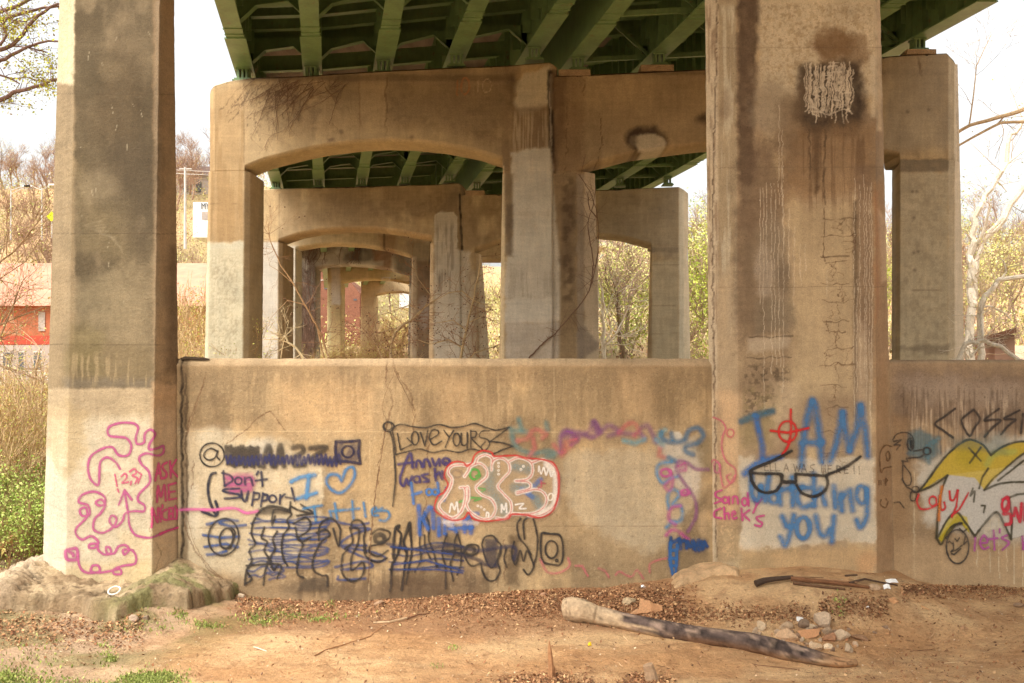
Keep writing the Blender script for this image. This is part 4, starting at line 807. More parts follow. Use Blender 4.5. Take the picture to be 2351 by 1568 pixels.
p3.rect(1559,425,1572,840,(196,184,160),.9,2,1).rect(1571,430,1590,840,(236,216,184),.95,2,1).line([(1580,568),(1580,596)],5,(244,240,236),.95,1).spots(1562,700,1590,840,(180,160,130),.3,4,.5).line([(1496,609),(1558,608)],1.3,(150,128,100),.6,1).line([(1496,702),(1558,701)],1.2,(150,128,100),.6,1).line([(1496,766),(1558,765)],1.2,(150,128,100),.6,1)  # bevel strips get skylight from the right painted in, brightest outermost
pier3 = tag(empty('bridge_pier'), 'third concrete bridge pier, its pale columns seen beneath the arches of the second', 'bridge pier', 'concrete piers under the bridge')
cap_beam('cap_beam', D3, [(588,440),(592,436),(615,434),(822,428),(1004,423.4),(1050,420),(1062,424),(1070,431)], [(588,562),(638.5,562),(639,555),(684,539),(735,529.5),(799,525.7),(863,526),(927,534),(991,547),(991.5,562),(1070,562)], p3, pier3, thick=1.3, du=2.2, dv=2.4, dep=((588,.2),(593,0),(1055,0),(1070,.3)), cham=.14)
cap_beam('cap_beam', D3, [(1055,446),(1152,445),(1372,435.5),(1559,428),(1570,431),(1580,436)], [(1055,585),(1089,585),(1089.5,574),(1152,552),(1230,537),(1290,533),(1373,539.5),(1430,545),(1496,563),(1496.5,570),(1580,570)], p3, pier3, thick=1.3, du=2.2, dv=2.4, dep=((1055,.06),(1558,.06),(1568,.3),(1580,.7)), cham=.14)
colz('column', D3, [(588,588,.1),(592,592,0),(638,639,0),(649,650,.2)], 823, 562, p3, pier3, 1010, 562, du=2.2, dv=2.4, thick=2.0)
colz('column', D3, [(984,988,.2),(994,996,0),(1056,1055,0),(1060,1058,.1)], 823, 562, p3, pier3, 1010, 562, du=2.2, dv=2.4, thick=1.6)
colz('column', D3, [(1057,1055,.1),(1096,1087,.06),(1101,1092,.1),(1122,1104,.7)], 823, 585, p3, pier3, 1010, 585, du=2.2, dv=2.4, thick=1.6)
colz('column', D3, [(1487,1494,.3),(1496,1496,.06),(1558,1559,.06),(1570,1570,.3),(1585,1580,.8)], 823, 570, p3, pier3, 1010, 570, du=2.2, dv=2.4, thick=1.6, bl=-1)

# ================================================================ PIERS 4 - 7, further along the bridge
def far_pier(D, paint, label, topv, arch, lc, rc, right=None, vines=None, th=1.3):
    pr = tag(empty('bridge_pier'), label, 'bridge pier', 'concrete piers under the bridge')
    u0, u1 = lc[0], rc[1]; a0 = arch[0]; a1 = arch[-1]
    cap_beam('cap_beam', D, [(u0,topv+3),(u0+3,topv),(u1-3,topv-2),(u1,topv)], [(u0,a0[1]+6),(a0[0]-.5,a0[1]+6)]+arch+[(a1[0]+.5,a1[1]+6),(u1,a1[1]+6)], paint, pr, thick=th, du=2, dv=2, cham=.15)
    colz('column', D, [(lc[0]-2,lc[0],.2),(lc[0]+2,lc[0]+2,0),(a0[0]-1,a0[0],0),(a0[0]+2,a0[0]+3,.3)], 823, a0[1], paint, pr, 940, a0[1]+6, du=2, dv=2, thick=th+.2)
    colz('column', D, [(a1[0]-4,a1[0],.3),(a1[0]+1,a1[0]+3,0),(rc[1]-2,rc[1]-2,0),(rc[1]+2,rc[1],.3)], 823, a1[1], paint, pr, 940, a1[1]+6, du=2, dv=2, thick=th+.2)
    if right:
        arch2, u2 = right
        cap_beam('cap_beam', D, [(u1+2,topv+8),(u2,topv)], [(u1+2,arch2[0][1])]+arch2+[(u2,arch2[-1][1]+6)], paint, pr, thick=th, du=3, dv=3, cham=.15)
        colz('column', D, [(arch2[-1][0],arch2[-1][0],.2),(arch2[-1][0]+3,arch2[-1][0]+3,0),(u2-3,u2-2,0),(u2,u2,.3)], 823, arch2[-1][1], paint, pr, 940, arch2[-1][1]+6, du=3, dv=3, thick=th+.2)
    return pr
p4 = Paint((204,178,138),(184,158,120),70,61)
p4.rect(660,565,684,840,(206,196,180),.9,3,2).poly([(870,540),(910,540),(905,590),(880,580)],(150,104,60),.5,6,5).rect(880,500,884,575,(96,76,60),.7,2,1).poly([(930,540),(987,560),(987,640),(950,620)],(128,114,98),.5,10,8).rect(944,590,956,840,(196,172,146),.8,2,2).rect(957,600,990,840,(140,112,88),.8,4,4).ell(975,720,14,40,(190,176,170),.6,8,6)
pier4 = far_pier(51.3, p4, 'fourth concrete bridge pier with rust brown stains on its arch', 505, [(678.5,571),(725.7,562.6),(774,560),(833.4,563.7),(888,572.5),(945.5,589.4)], (652,678), (945,987), ([(1040,606),(1100,598),(1150,598),(1230,606),(1330,622)],1374))
p5 = Paint((178,164,150),(150,134,120),50,71,(200,188,174))
p5.poly([(770,566),(860,566),(864,600),(800,604)],(86,78,74),.6,8,6).poly([(850,560),(905,570),(900,625),(860,615)],(150,100,64),.7,6,5).rect(800,600,880,612,(196,186,174),.7,3,3).rect(700,640,724,840,(190,180,170),.6,6,6).rect(905,570,990,660,(112,100,84),.6,10,6)
pier5 = far_pier(64.0, p5, 'fifth concrete bridge pier, its left column covered in dry brown creepers', 552, [(724.6,615),(756.5,609.8),(800.4,608),(844.4,611),(888,617.5),(940,631)], (684,724), (940,975))
p6 = Paint((206,180,124),(190,164,112),50,81)
p6.rect(760,612,782,700,(216,204,188),.9,4,4).rect(783,612,850,650,(206,184,138),.6,5,5).poly([(900,640),(950,620),(945,652),(890,646)],(158,122,60),.8,6,5).line([(876,640),(884,636),(896,638),(894,644),(878,644),(876,640)],2,(220,212,196),.8,1).rect(752,650,760,840,(220,204,150),.8,2,2)
pier6 = far_pier(77.0, p6, 'sixth concrete bridge pier, yellowish and bright, framing a red brick gable', 598, [(782.9,649),(811,644),(855,641),(899,643),(941,651.6)], (752,783), (941,968))
p7 = Paint((208,180,138),(192,164,124),40,91)
pier7 = far_pier(90.0, p7, 'seventh and farthest concrete bridge pier with a small bright arch', 632, [(861,678),(888,672.5),(921,671),(944,674.6)], (829,861), (944,966))
# pedestals under the right deck's first bearings
mb = MB()
def pedestal(u0, u1, v0, v1, D, par):
    m = MB(); s = D/F; m.box((u0-CX)*s, (u1-CX)*s, D+.05, D+.95, EYE-(v1-HV)*s, EYE-(v0-HV)*s, lin((176,146,112)))
    return m.build('bearing_pedestal', M['rock'], par)
pedestal(1283,1356,158,172,D2,pier2); pedestal(1472,1548,147,161,D2,pier2); pedestal(1660,1738,135,151,D2,pier2); pedestal(1868,1940,122,137,D2,pier2); pedestal(2085,2152,111,122,D2,pier2)
pedestal(1068,1112,437,448,D3,pier3)

# ================================================================ STEEL DECKS
SK = -0.205
def make_deck(label, name, at2, at3, v2, v3, near, far, xbrace):
    root = tag(empty(name), label, 'bridge deck', 'steel bridge decks')
    X2 = [(u-CX)*D2/F for u in at2]; X3 = [(u-CX)*D3/F for u in at3]
    Z2 = [EYE-(v-HV)*D2/F for v in v2]; Z3 = [EYE-(v-HV)*D3/F for v in v3]
    def pos(i, y):   # bottom flange centre of girder i at distance y
        t = (y-(D2+.45))/(D3+.6-D2-.45)
        if t > 1: t = 1+(t-1)*.98
        return X2[i]+(X3[i]-X2[i])*t, Z2[i]+(Z3[i]-Z2[i])*min(t, 1.0)*1.0
    n = len(at2); GH = 1.62
    ys = [near, D2-3, D2+.5, D3+.6, 51.3+.6, 64.6, far]
    for i in range(n):
        m = MB()
        for a, b in zip(ys[:-1], ys[1:]):
            (xa, za), (xb, zb) = pos(i, a), pos(i, b)
            def pl(w, z0, z1, dx=0):
                m.hexa([(xa-w+dx,a,za+z0),(xa+w+dx,a,za+z0),(xb+w+dx,b,zb+z0),(xb-w+dx,b,zb+z0),(xa-w+dx,a,za+z1),(xa+w+dx,a,za+z1),(xb+w+dx,b,zb+z1),(xb-w+dx,b,zb+z1)])
            pl(.21, 0, .045); pl(.014, .045, GH-.03); pl(.19, GH-.03, GH)
        # wider, thicker bottom flange near each pier and small seam plates
        for yc in (D2+.5, D3+.6):
            xa, za = pos(i, yc-2.4); xb, zb = pos(i, yc+2.4); a, b = yc-2.4, yc+2.4
            m.hexa([(xa-.25,a,za-.03),(xa+.25,a,za-.03),(xb+.25,b,zb-.03),(xb-.25,b,zb-.03),(xa-.25,a,za+.002),(xa+.25,a,za+.002),(xb+.25,b,zb+.002),(xb-.25,b,zb+.002)])
            for dy in (-3.0, -2.62):
                xa, za = pos(i, yc+dy); m.box(xa-.225, xa+.225, yc+dy, yc+dy+.05, za-.018, za+.003)
        y = 8.3; st = .62 if xbrace else 2.3
        while y < min(far, 52):
            xa, za = pos(i, y)
            for sgn in ((1,) if (xbrace and i == 0) else (-1,1)):
                m.box(*(sorted((xa+sgn*.015, xa+sgn*.17))), y, y+.022, za+.05, za+GH-.04)
            y += st
        m.build('girder', M['steel'], root)
    # bearings
    for D, off in ((D2, .5), (D3, .65)):
        for i in range(n):
            x, z = pos(i, D+off); h = .34
            b = MB(); y = D+off
            b.box(x-.2, x+.2, y-.2, y+.2, z-h, z-h+.05); b.box(x-.17, x+.17, y-.17, y+.17, z-.06, z-.032)
            for dx in (-.15, -.03, .09): b.box(x+dx, x+dx+.05, y-.14, y+.14, z-h+.05, z-.06)
            for dx in (-.1, .1): b.box(x+dx-.02, x+dx+.02, y-.16, y-.142, z-h+.05, z-.06)
            b.box(x-.24, x+.24, y-.24, y+.24, z-h-.03, z-h)
            b.build('bearing', M['steel'], root)
    # floor beams, knee braced diaphragms or cross frames
    fb = [8.5, 11.2, 13.6, 16, 18.3, 20.6, 22.2, 22.95, 23.9, 25.2, 27.5, 29.9, 32.2, 34.6, 37, 38.8, 40.1, 42.4, 44.8, 47.2, 49.6]
    dia = [12, 18, 21.2, 24.4, 31, 38.2, 40.3, 46]
    zt = GH-.06
    for y in fb:
        m = MB()
        for i in range(n-1):
            (xa, za), (xb, zb) = pos(i, y), pos(i+1, y)
            m.hexa([(xa,y,za+zt-.46),(xb,y,zb+zt-.46),(xb,y+.014,zb+zt-.46),(xa,y+.014,za+zt-.46),(xa,y,za+zt),(xb,y,zb+zt),(xb,y+.014,zb+zt),(xa,y+.014,za+zt)])
            m.hexa([(xa+.16,y-.09,za+zt-.48),(xb-.16,y-.09,zb+zt-.48),(xb-.16,y+.1,zb+zt-.48),(xa+.16,y+.1,za+zt-.48),(xa+.16,y-.09,za+zt-.455),(xb-.16,y-.09,zb+zt-.455),(xb-.16,y+.1,zb+zt-.455),(xa+.16,y+.1,za+zt-.455)])
            for x, z, s_ in ((xa, za, 1), (xb, zb, -1)):
                m.box(*sorted((x+s_*.02, x+s_*.24)), y-.03, y-.01, z+.5, z+zt-.4)
        m.build('floor_beam', M['steel'], root)
    for y in dia:
        for i in range(n-1):
            (xa, za), (xb, zb) = pos(i, y), pos(i+1, y); m = MB(); w = xb-xa
            if not xbrace:
                P = [(xa+.02, za+.28), (xa+.5, za+.72), (xb-.5, zb+.78), (xb-.02, zb+.34)]
                for (p0, q0), (p1, q1) in zip(P[:-1], P[1:]):
                    m.hexa([(p0,y,q0),(p1,y,q1),(p1,y+.014,q1),(p0,y+.014,q0),(p0,y,za+zt-.5),(p1,y,za+zt-.5),(p1,y+.014,za+zt-.5),(p0,y+.014,za+zt-.5)])
                    m.bar((p0,y,q0),(p1,y,q1),.16,.022,up=(0,1,0.001)) if False else m.hexa([(p0,y-.09,q0-.012),(p1,y-.09,q1-.012),(p1,y+.09,q1-.012),(p0,y+.09,q0-.012),(p0,y-.09,q0+.012),(p1,y-.09,q1+.012),(p1,y+.09,q1+.012),(p0,y+.09,q0+.012)])
            else:
                m.bar((xa,y,za+.2),(xb,y,zb+.2),.09,.12); m.bar((xa,y,za+GH-.35),(xb,y,zb+GH-.35),.09,.12)
                m.bar((xa,y-.05,za+.22),((xa+xb)/2,y-.05,(za+zb)/2+GH-.4),.07,.09); m.bar((xb,y-.05,zb+.22),((xa+xb)/2,y-.05,(za+zb)/2+GH-.4),.07,.09)
                m.box(xa+.02, xa+.34, y+.02, y+.04, za+.1, za+.5); m.box(xb-.34, xb-.02, y+.02, y+.04, zb+.1, zb+.5)
            m.build('cross_frame', M['steel'], root)
    # slab with curbs, and parapets on the outer edge
    m = MB()
    for a, b in zip(ys[:-1], ys[1:]):
        (xa, za), (xb, zb) = pos(0, a), pos(0, b); (xc, zc), (xd, zd) = pos(n-1, a), pos(n-1, b)
        m.hexa([(xa-.55,a,za+GH+.002),(xc+.55,a,zc+GH+.002),(xd+.55,b,zd+GH+.002),(xb-.55,b,zb+GH+.002),(xa-.55,a,za+GH+.25),(xc+.55,a,zc+GH+.25),(xd+.55,b,zd+GH+.25),(xb-.55,b,zb+GH+.25)])
    m.build('deck_slab', M['slab'], root)
    return root, pos
NEAR = -2.5
deckL, posL = make_deck('left green steel bridge deck with plate cross frames between its five girders', 'bridge_deck', [548,708,876,1047,1229], [626,725,826,927,1030], [143,139,125,110,95], [409,405,402,398,394], NEAR, 92, False)
deckR, posR = make_deck('right green steel bridge deck with many upright stiffeners and diagonal bracing', 'bridge_deck', [1331,1521,1722,1925,2128], [1095,1207,1318,1428,1539], [118,108,98,86,73], [412,409,406,402,399], NEAR, 54, True)

# ================================================================ GROUND
ZC = [(-3,.1),(0.0,.12)]
_c = [(-300,.02),(0,.10),(97,.26),(150,.12),(250,.04),(340,.05),(414,.22),(500,.06),(560,-.02),(700,-.085),(870,-.075),(1100,.017),(1250,.07),(1400,.094),(1541,.20),(1640,.33),(1825,.39),(1941,.34),(2053,.29),(2102,.178),(2154,.13),(2351,.08),(2700,.05)]
CXS = [(u-CX)*DW/F for u, z in _c]; CZS = [z for u, z in _c]
def hill(x, y):
    a = x/np.maximum(y, 1)
    R = sst(.035, .11, a); Lw = sst(-.02, -.22, a)
    zr = 4.5*sst(44, 62, y)+13*sst(60, 118, y)
    zl = 1.3*sst(26, 50, y)+34*sst(85, 165, y)
    zm = 1.0*sst(60, 90, y)+4*sst(92, 110, y)+22*sst(110, 220, y)
    z = zm*(1-R)*(1-Lw)+zr*R+zl*Lw*(1-R)
    return z+(fbm(x/9, y/9, 3)-.5)*.03*np.clip(y-20, 0, 60)
def H(x, y):
    x = np.asarray(x, float); y = np.asarray(y, float)
    zc = np.interp(x, CXS, CZS)
    w = sst(8.9, 10.25, y)*(1-sst(11.6, 13, y))
    mound = .05*np.exp(-((x-3.3)/1.6)**2-((y-9.6)/.7)**2)
    z = zc*w+mound+(fbm(x/1.7, y/1.7, 5)-.5)*.10*(1-.5*w)+(fbm(x/.35, y/.35, 6)-.5)*.045+(fbm(x/.09, y/.09, 8, 3)-.5)*.022
    z = z-.10*np.exp(-((x-4.3)/.9)**2-((y-8.9)/.7)**2)-.25*sst(-5.6, -9, x)*sst(10, 13, y)
    return z+np.where(y > 24, hill(x, np.maximum(y, 24)), 0)
def gp(u, v, lift=0):
    D = 9.5
    for _ in range(12):
        x = (u-CX)*D/F; D = .5*D+.5*(EYE-float(H(x, D)))*F/(v-HV)
    x = (u-CX)*D/F
    return Vector((x, D, float(H(x, D))+lift))
def nonuni(a, b, fine, lo, hi, k=1.12):
    c = list(np.arange(a, b, fine)); s = fine; x = a
    L = []
    while x > lo: s *= k; x -= s; L.append(x)
    s = fine; x = b; R = []
    while x < hi: s *= k; x += s; R.append(x)
    return np.array(L[::-1]+c+R)
xs = nonuni(-5.9, 6.6, .024, -420, 420); ys = nonuni(7.2, 10.95, .024, -30, 520)
Xg, Yg = np.meshgrid(xs, ys); x = Xg.ravel(); y = Yg.ravel()
z = H(x, y)
# spoil and litter colours of the soil itself
uu = CX+x*F/np.maximum(y, 1); vv = HV+(EYE-z)*F/np.maximum(y, 1)
base = lin((198,154,108)); pale = lin((210,172,126)); red = lin((186,138,92)); lit = lin((156,114,80)); grn = lin((118,112,62)); far1 = lin((200,162,122)); gry = lin((190,164,136))
k = sst(.35, .65, fbm(x/.8, y/.5, 2))[:, None]; C = base*(1-k)+pale*k
k = (sst(.5, .7, fbm(x/.5, y/.35, 12))*.6)[:, None]; C = C*(1-k)+red*k
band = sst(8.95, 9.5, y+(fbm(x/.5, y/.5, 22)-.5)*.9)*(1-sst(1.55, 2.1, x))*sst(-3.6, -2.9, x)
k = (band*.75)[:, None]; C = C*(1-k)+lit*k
k = (sst(-2.6, -3.9, x+(fbm(x/.6, y/.6, 33)-.5)*1.6)*.7)[:, None]; C = C*(1-k)+gry*.8*k
k = (sst(-2.9, -4.2, x-(y-7.8)*.5)*sst(.42, .6, fbm(x/.5, y/.5, 41))*.6)[:, None]; C = C*(1-k)+grn*k
k = (sst(3.6, 4.6, x)*sst(.4, .6, fbm(x/.4, y/.3, 43))*.5)[:, None]; C = C*(1-k)+lin((168,124,84))*k
k = (sst(.56, .7, fbm(x/.12, y/.08, 47))*.35*(y < 12))[:, None]; C = C*(1-k)+lin((140,98,64))*k
kf = sst(12, 15, y)[:, None]; n2 = sst(.4, .6, fbm(x/6, y/6, 9))[:, None]
C = C*(1-kf)+(far1*(1-n2)+lin((164,146,104))*n2)*kf
k = (sst(1.0, 1.0001, (x < -14)*(y > 50)*(y < 58)+0.)*1.0)[:, None]; C = C*(1-k)+lin((150,146,138))*k
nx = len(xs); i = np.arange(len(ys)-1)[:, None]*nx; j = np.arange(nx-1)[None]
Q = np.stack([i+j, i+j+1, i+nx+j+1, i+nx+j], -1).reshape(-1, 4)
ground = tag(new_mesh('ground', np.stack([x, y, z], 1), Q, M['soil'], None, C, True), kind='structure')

# ---------------------------------------------------------------- leaf litter and grit
def scatter_quads(name, pts, size, colors, mat, kind, label=None, curl=.5, flat=.5, parent=None, aspect=.6):
    n = len(pts); pts = np.array(pts); s = size[0]+(size[1]-size[0])*rng.random(n)**2
    th = rng.random(n)*math.tau; ti = (rng.random((n, 2))-.5)*2*flat
    d = np.stack([np.cos(th), np.sin(th), ti[:, 0]], 1); e = np.stack([-np.sin(th), np.cos(th), ti[:, 1]], 1)
    d *= (s/2)[:, None]; e *= (s*aspect/2)[:, None]
    up = np.zeros((n, 3)); up[:, 2] = s*curl*.4*rng.random(n)
    V = np.stack([pts-d, pts+e+up*.3, pts+d+up, pts-e+up*.6], 1).reshape(-1, 3)
    Q = np.arange(n*4).reshape(-1, 4)
    cs = np.array([lin(c) for c in colors]); ci = cs[rng.integers(0, len(cs), n)]*(.7+.6*rng.random((n, 1)))
    o = new_mesh(name, V, Q, mat, parent, np.repeat(ci, 4, 0))
    if kind: o['kind'] = kind
    return o
P = []
def addl(n, fn):
    for _ in range(n):
        u, v = fn()
        if v < 1300: continue
        D = 9.5; P.append((u, v))
addl(16000, lambda: (random.uniform(540, 1570), 1350+abs(random.gauss(0, 34))+8))
addl(3500, lambda: (random.uniform(1150, 1600), random.uniform(1340, 1420)))
addl(2500, lambda: (random.uniform(2070, 2380), 1345+abs(random.gauss(0, 16))))
addl(3200, lambda: (random.uniform(-40, 330), random.gauss(1445, 22)))
addl(2600, lambda: (random.uniform(1480, 1860), random.gauss(1412, 13)))
addl(1500, lambda: (random.uniform(1880, 2040), random.gauss(1395, 16)))
addl(1500, lambda: (random.uniform(-40, 2400), random.uniform(1380, 1600)))
addl(2600, lambda: (random.gauss(1250, 60), random.gauss(1572, 14)))
addl(900, lambda: (random.gauss(1485, 30), random.gauss(1562, 8)))
addl(1300, lambda: (random.uniform(1850, 2380), random.uniform(1400, 1600)))
Pu = np.array(P); D = np.full(len(Pu), 9.5)
for _ in range(14):
    X = (Pu[:, 0]-CX)*D/F; D = .5*D+.5*(EYE-H(X, D))*F/(Pu[:, 1]-HV)
X = (Pu[:, 0]-CX)*D/F; ok = (D < DW-.02) & (D > 6.8) & ~((D > 10.2) & (((X > -5.4) & (X < -3.75)) | ((X > 2.2) & (X < 4.4))))
pts = np.stack([X, D, H(X, D)+.006+.012*rng.random(len(X))], 1)[ok]
scatter_quads('leaf_litter', pts, (.010,.042), [(150,104,70),(172,126,86),(128,86,58),(196,156,112),(104,72,50),(178,134,96),(140,96,66)], M['leaf'], 'stuff', flat=.8)
n = 6000; x = rng.uniform(-5.6, 6.4, n); y = rng.uniform(7.2, 10.3, n)
keep = fbm(x/.5, y/.4, 71)+rng.random(n)*.3 > .62; x = x[keep]; y = y[keep]
scatter_quads('gravel', np.stack([x, y, H(x, y)+.004], 1), (.006,.028), [(214,184,150),(190,154,118),(220,196,164),(162,124,90)], M['rock'], 'stuff', flat=.7, aspect=.8)
n = 2600; x = rng.uniform(-5.6, 6.4, n); y = rng.uniform(7.3, 10.4, n); keep = fbm(x/.6, y/.4, 91)+rng.random(n)*.4 > .62; x = x[keep]; y = y[keep]
scatter_quads('twig_litter', np.stack([x, y, H(x, y)+.008], 1), (.03,.11), [(120,84,58),(92,66,48),(176,136,98),(206,172,132)], M['leaf'], 'stuff', flat=.15, aspect=.07)
def grass(name, spots, cols, kind='stuff', h=(.02,.06)):
    V = []; C = []; Fq = []
    for (u, v, ru, rv, n) in spots:
        for _ in range(n):
            p = gp(random.gauss(u, ru), min(1640, max(1360, random.gauss(v, rv)))) if n < 60 else None
            if p is None:
                if not V or random.random() < 1: 
                    uu_ = random.gauss(u, ru); vv_ = random.gauss(v, rv); Dq = 2.65*F/(max(vv_, 1350)-HV); xq = (uu_-CX)*Dq/F; p = Vector((xq, Dq, 0)); 
            V.append((p.x, p.y)); C.append(random.choice(cols))
    V = np.array(V); zz = H(V[:, 0], V[:, 1]); n = len(V)
    th = rng.random(n)*math.tau; hh = rng.uniform(h[0], h[1], n); w = hh*rng.uniform(.12, .35, n)
    lean = rng.uniform(-.6, .6, (n, 2))*hh[:, None]
    b = np.stack([V[:, 0], V[:, 1], zz-.005], 1); dx = np.stack([np.cos(th)*w, np.sin(th)*w, 0*w], 1)
    t = b+np.stack([lean[:, 0], lean[:, 1], hh], 1); mid = (b+t)/2+np.stack([0*w, 0*w, hh*.12], 1)
    VV = np.stack([b-dx*.3, b+dx*.3, mid+dx, t, mid-dx], 1).reshape(-1, 3)
    Q = [tuple(range(5*k, 5*k+5)) for k in range(n)]
    CC = np.repeat(np.array([lin(c) for c in C])*(.7+.6*rng.random((n, 1))), 5, 0)
    return tag(new_mesh(name, VV, Q, M['leaf'], None, CC), kind=kind)
GR = [(138,150,72),(156,164,86),(118,130,62),(170,172,104)]
grass('grass', [(345,1556,34,10,3000),(300,1576,60,9,1500),(25,1556,30,12,1300),(120,1560,50,12,500)], GR, h=(.010,.032))
grass('ground_weeds', [(415,1424,9,5,120),(590,1415,30,7,200),(600,1425,14,5,120),(735,1412,12,4,200),(470,1436,26,5,220),(690,1400,60,6,300),(255,1505,7,6,120),(330,1440,50,10,200),(245,1490,14,16,100),(60,1510,60,30,260),(40,1384,12,5,120),(760,1372,6,4,60),(1005,1530,9,3,26),(1045,1488,8,3,20),(1930,1437,9,5,60)], GR, h=(.012,.04))

# ---------------------------------------------------------------- broken footing slab round the left column
def slab_piece(name, outline, label, cat, hfun, colf, group=None, step=.02):
    P = [gp(u, v) for u, v in outline]; px = [p.x for p in P]; py = [p.y for p in P]
    gx = np.arange(min(px)-.1, max(px)+.1, step); gy = np.arange(min(py)-.1, max(py)+.1, step)
    X, Y = np.meshgrid(gx, gy); x = X.ravel(); y = Y.ravel()
    sd = poly_sd(x, y, [(a, b) for a, b in zip(px, py)])+(fbm(x/.13, y/.13, 3)-.5)*.10+(fbm(x/.03, y/.03, 4)-.5)*.02
    e = sst(.015, -.03, sd)
    zt = H(x, y)-.08+e*(.08+hfun(x, y, sd))
    C = colf(x, y)
    nx_ = len(gx); i = np.arange(len(gy)-1)[:, None]*nx_; j = np.arange(nx_-1)[None]
    Q = np.stack([i+j, i+j+1, i+nx_+j+1, i+nx_+j], -1).reshape(-1, 4); Q = Q[(sd[Q].min(1) < .03)]
    us = np.unique(Q); mp = np.zeros(len(x), int); mp[us] = np.arange(len(us))
    o = new_mesh(name, np.stack([x, y, zt], 1)[us], mp[Q], M['rock'], None, C[us], False)
    return tag(o, label, cat, group)
def hf(x, y, sd):
    d = np.clip(-sd, 0, .6)
    col = np.exp(-(np.maximum(0, np.hypot((x+4.62)/1.0, (y-10.9)/.75)-1)/.35)**2)
    return .06+.04*sst(0, .06, d)+.02*col+(fbm(x/.22, y/.16, 14)-.5)*.06+.045*np.floor((fbm(x/.55+.3*fbm(x/.1,y/.1,2), y/.4, 44)-.3)*9)/3+(fbm(x/.05, y/.04, 54, 3)-.5)*.035+.05*np.abs(fbm(x/.13, y/.10, 24, 3)-.5)-.05*np.exp(-(np.abs(fbm(x/.5, y/.35, 17)-.5)/.012)**2)+.03*np.floor(fbm(x/.3, y/.2, 27)*6)/6*2
def cf(x, y):
    a = lin((176,152,118)); b = lin((144,120,90)); g = lin((120,120,70)); w = lin((214,190,160))
    k = sst(.4, .6, fbm(x/.3, y/.2, 5))[:, None]; C = a*(1-k)+b*k
    k = (sst(-4.6, -3.9, x)*sst(-2.4, -3.2, x)*sst(.38, .56, fbm(x/.2, y/.15, 15))*.7)[:, None]; C = C*(1-k)+g*k
    k = (sst(-5.2, -5.8, x)*.7)[:, None]; C = C*(1-k)+w*k
    q = np.abs(fbm(x/.5, y/.35, 17)-.5); q2 = np.abs(fbm(x/.28+3, y/.16, 37, 3)-.5)
    k = (np.maximum(1-sst(.004, .014, q), .8*(1-sst(.003, .012, q2)))*.75)[:, None]; C = C*(1-k)+lin((74,60,46))*k
    return C
slab_piece('footing_slab', [(-30,1370),(60,1312),(97,1290),(150,1325),(420,1295),(470,1310),(560,1366),(535,1376),(470,1392),(432,1401),(380,1394),(330,1394),(300,1412),(267,1431),(212,1423),(185,1408),(120,1400),(60,1404),(-30,1400)], 'cracked mossy concrete footing slab spreading around the foot of the brown column', 'footing slab', hf, cf)
slab_piece('concrete_apron', [(1541,1326),(1628,1292),(1700,1312),(1700,1326),(1640,1322),(1590,1340),(1545,1352)], 'pale broken concrete apron at the left foot of the wide column', 'concrete apron', lambda x, y, sd: .03+.05*sst(0,.1,-sd)+(fbm(x/.2,y/.2,14)-.5)*.05, lambda x, y: np.tile(lin((204,168,126)), (len(x),1))*(.85+.3*fbm(x/.1,y/.1,6))[:,None])

# ---------------------------------------------------------------- rocks
def ico(n=1):
    import bmesh
    bm = bmesh.new(); bmesh.ops.create_icosphere(bm, subdivisions=n, radius=1)
    V = np.array([v.co[:] for v in bm.verts]); Fc = [tuple(v.index for v in f.verts) for f in bm.faces]; bm.free(); return V, Fc
ICO2 = ico(2); ICO1 = ico(1)
def rock(u, v, w, hgt, label, col=(178,148,116), seed=0, cat='stone', group='stones and concrete pieces by the fallen log', rz=None, name='stone'):
    r = random.Random(seed*31+5); p = gp(u, v); s = p.y/F
    V = ICO2[0].copy()
    for k in range(9):   # knock flat faces off the lump
        nrm = np.array([r.gauss(0,1), r.gauss(0,1), r.gauss(0,1)]); nrm /= np.linalg.norm(nrm); c = r.uniform(.45, .8)
        d = V@nrm; V = V-np.maximum(0, d-c)[:, None]*nrm
    a = w*s/2; b = hgt*s/2; V = V*np.array([a*1.25, a*r.uniform(.7, 1.0), b*1.5])
    t = rz if rz is not None else r.uniform(-.5, .5); R = np.array([[math.cos(t), -math.sin(t), 0],[math.sin(t), math.cos(t), 0],[0,0,1]]); V = V@R.T
    o = new_mesh(name, V, ICO2[1], M['rock'], None, np.tile(lin(col), (len(V), 1)))
    o.location = (p.x, p.y+a*.5, p.z+b*.72); o.rotation_euler = (r.uniform(-.2,.2), r.uniform(-.2,.2), 0)
    return tag(o, label, cat, group)
T8 = lambda x, y: (CX+.5*x, 1262.7+.5*y)
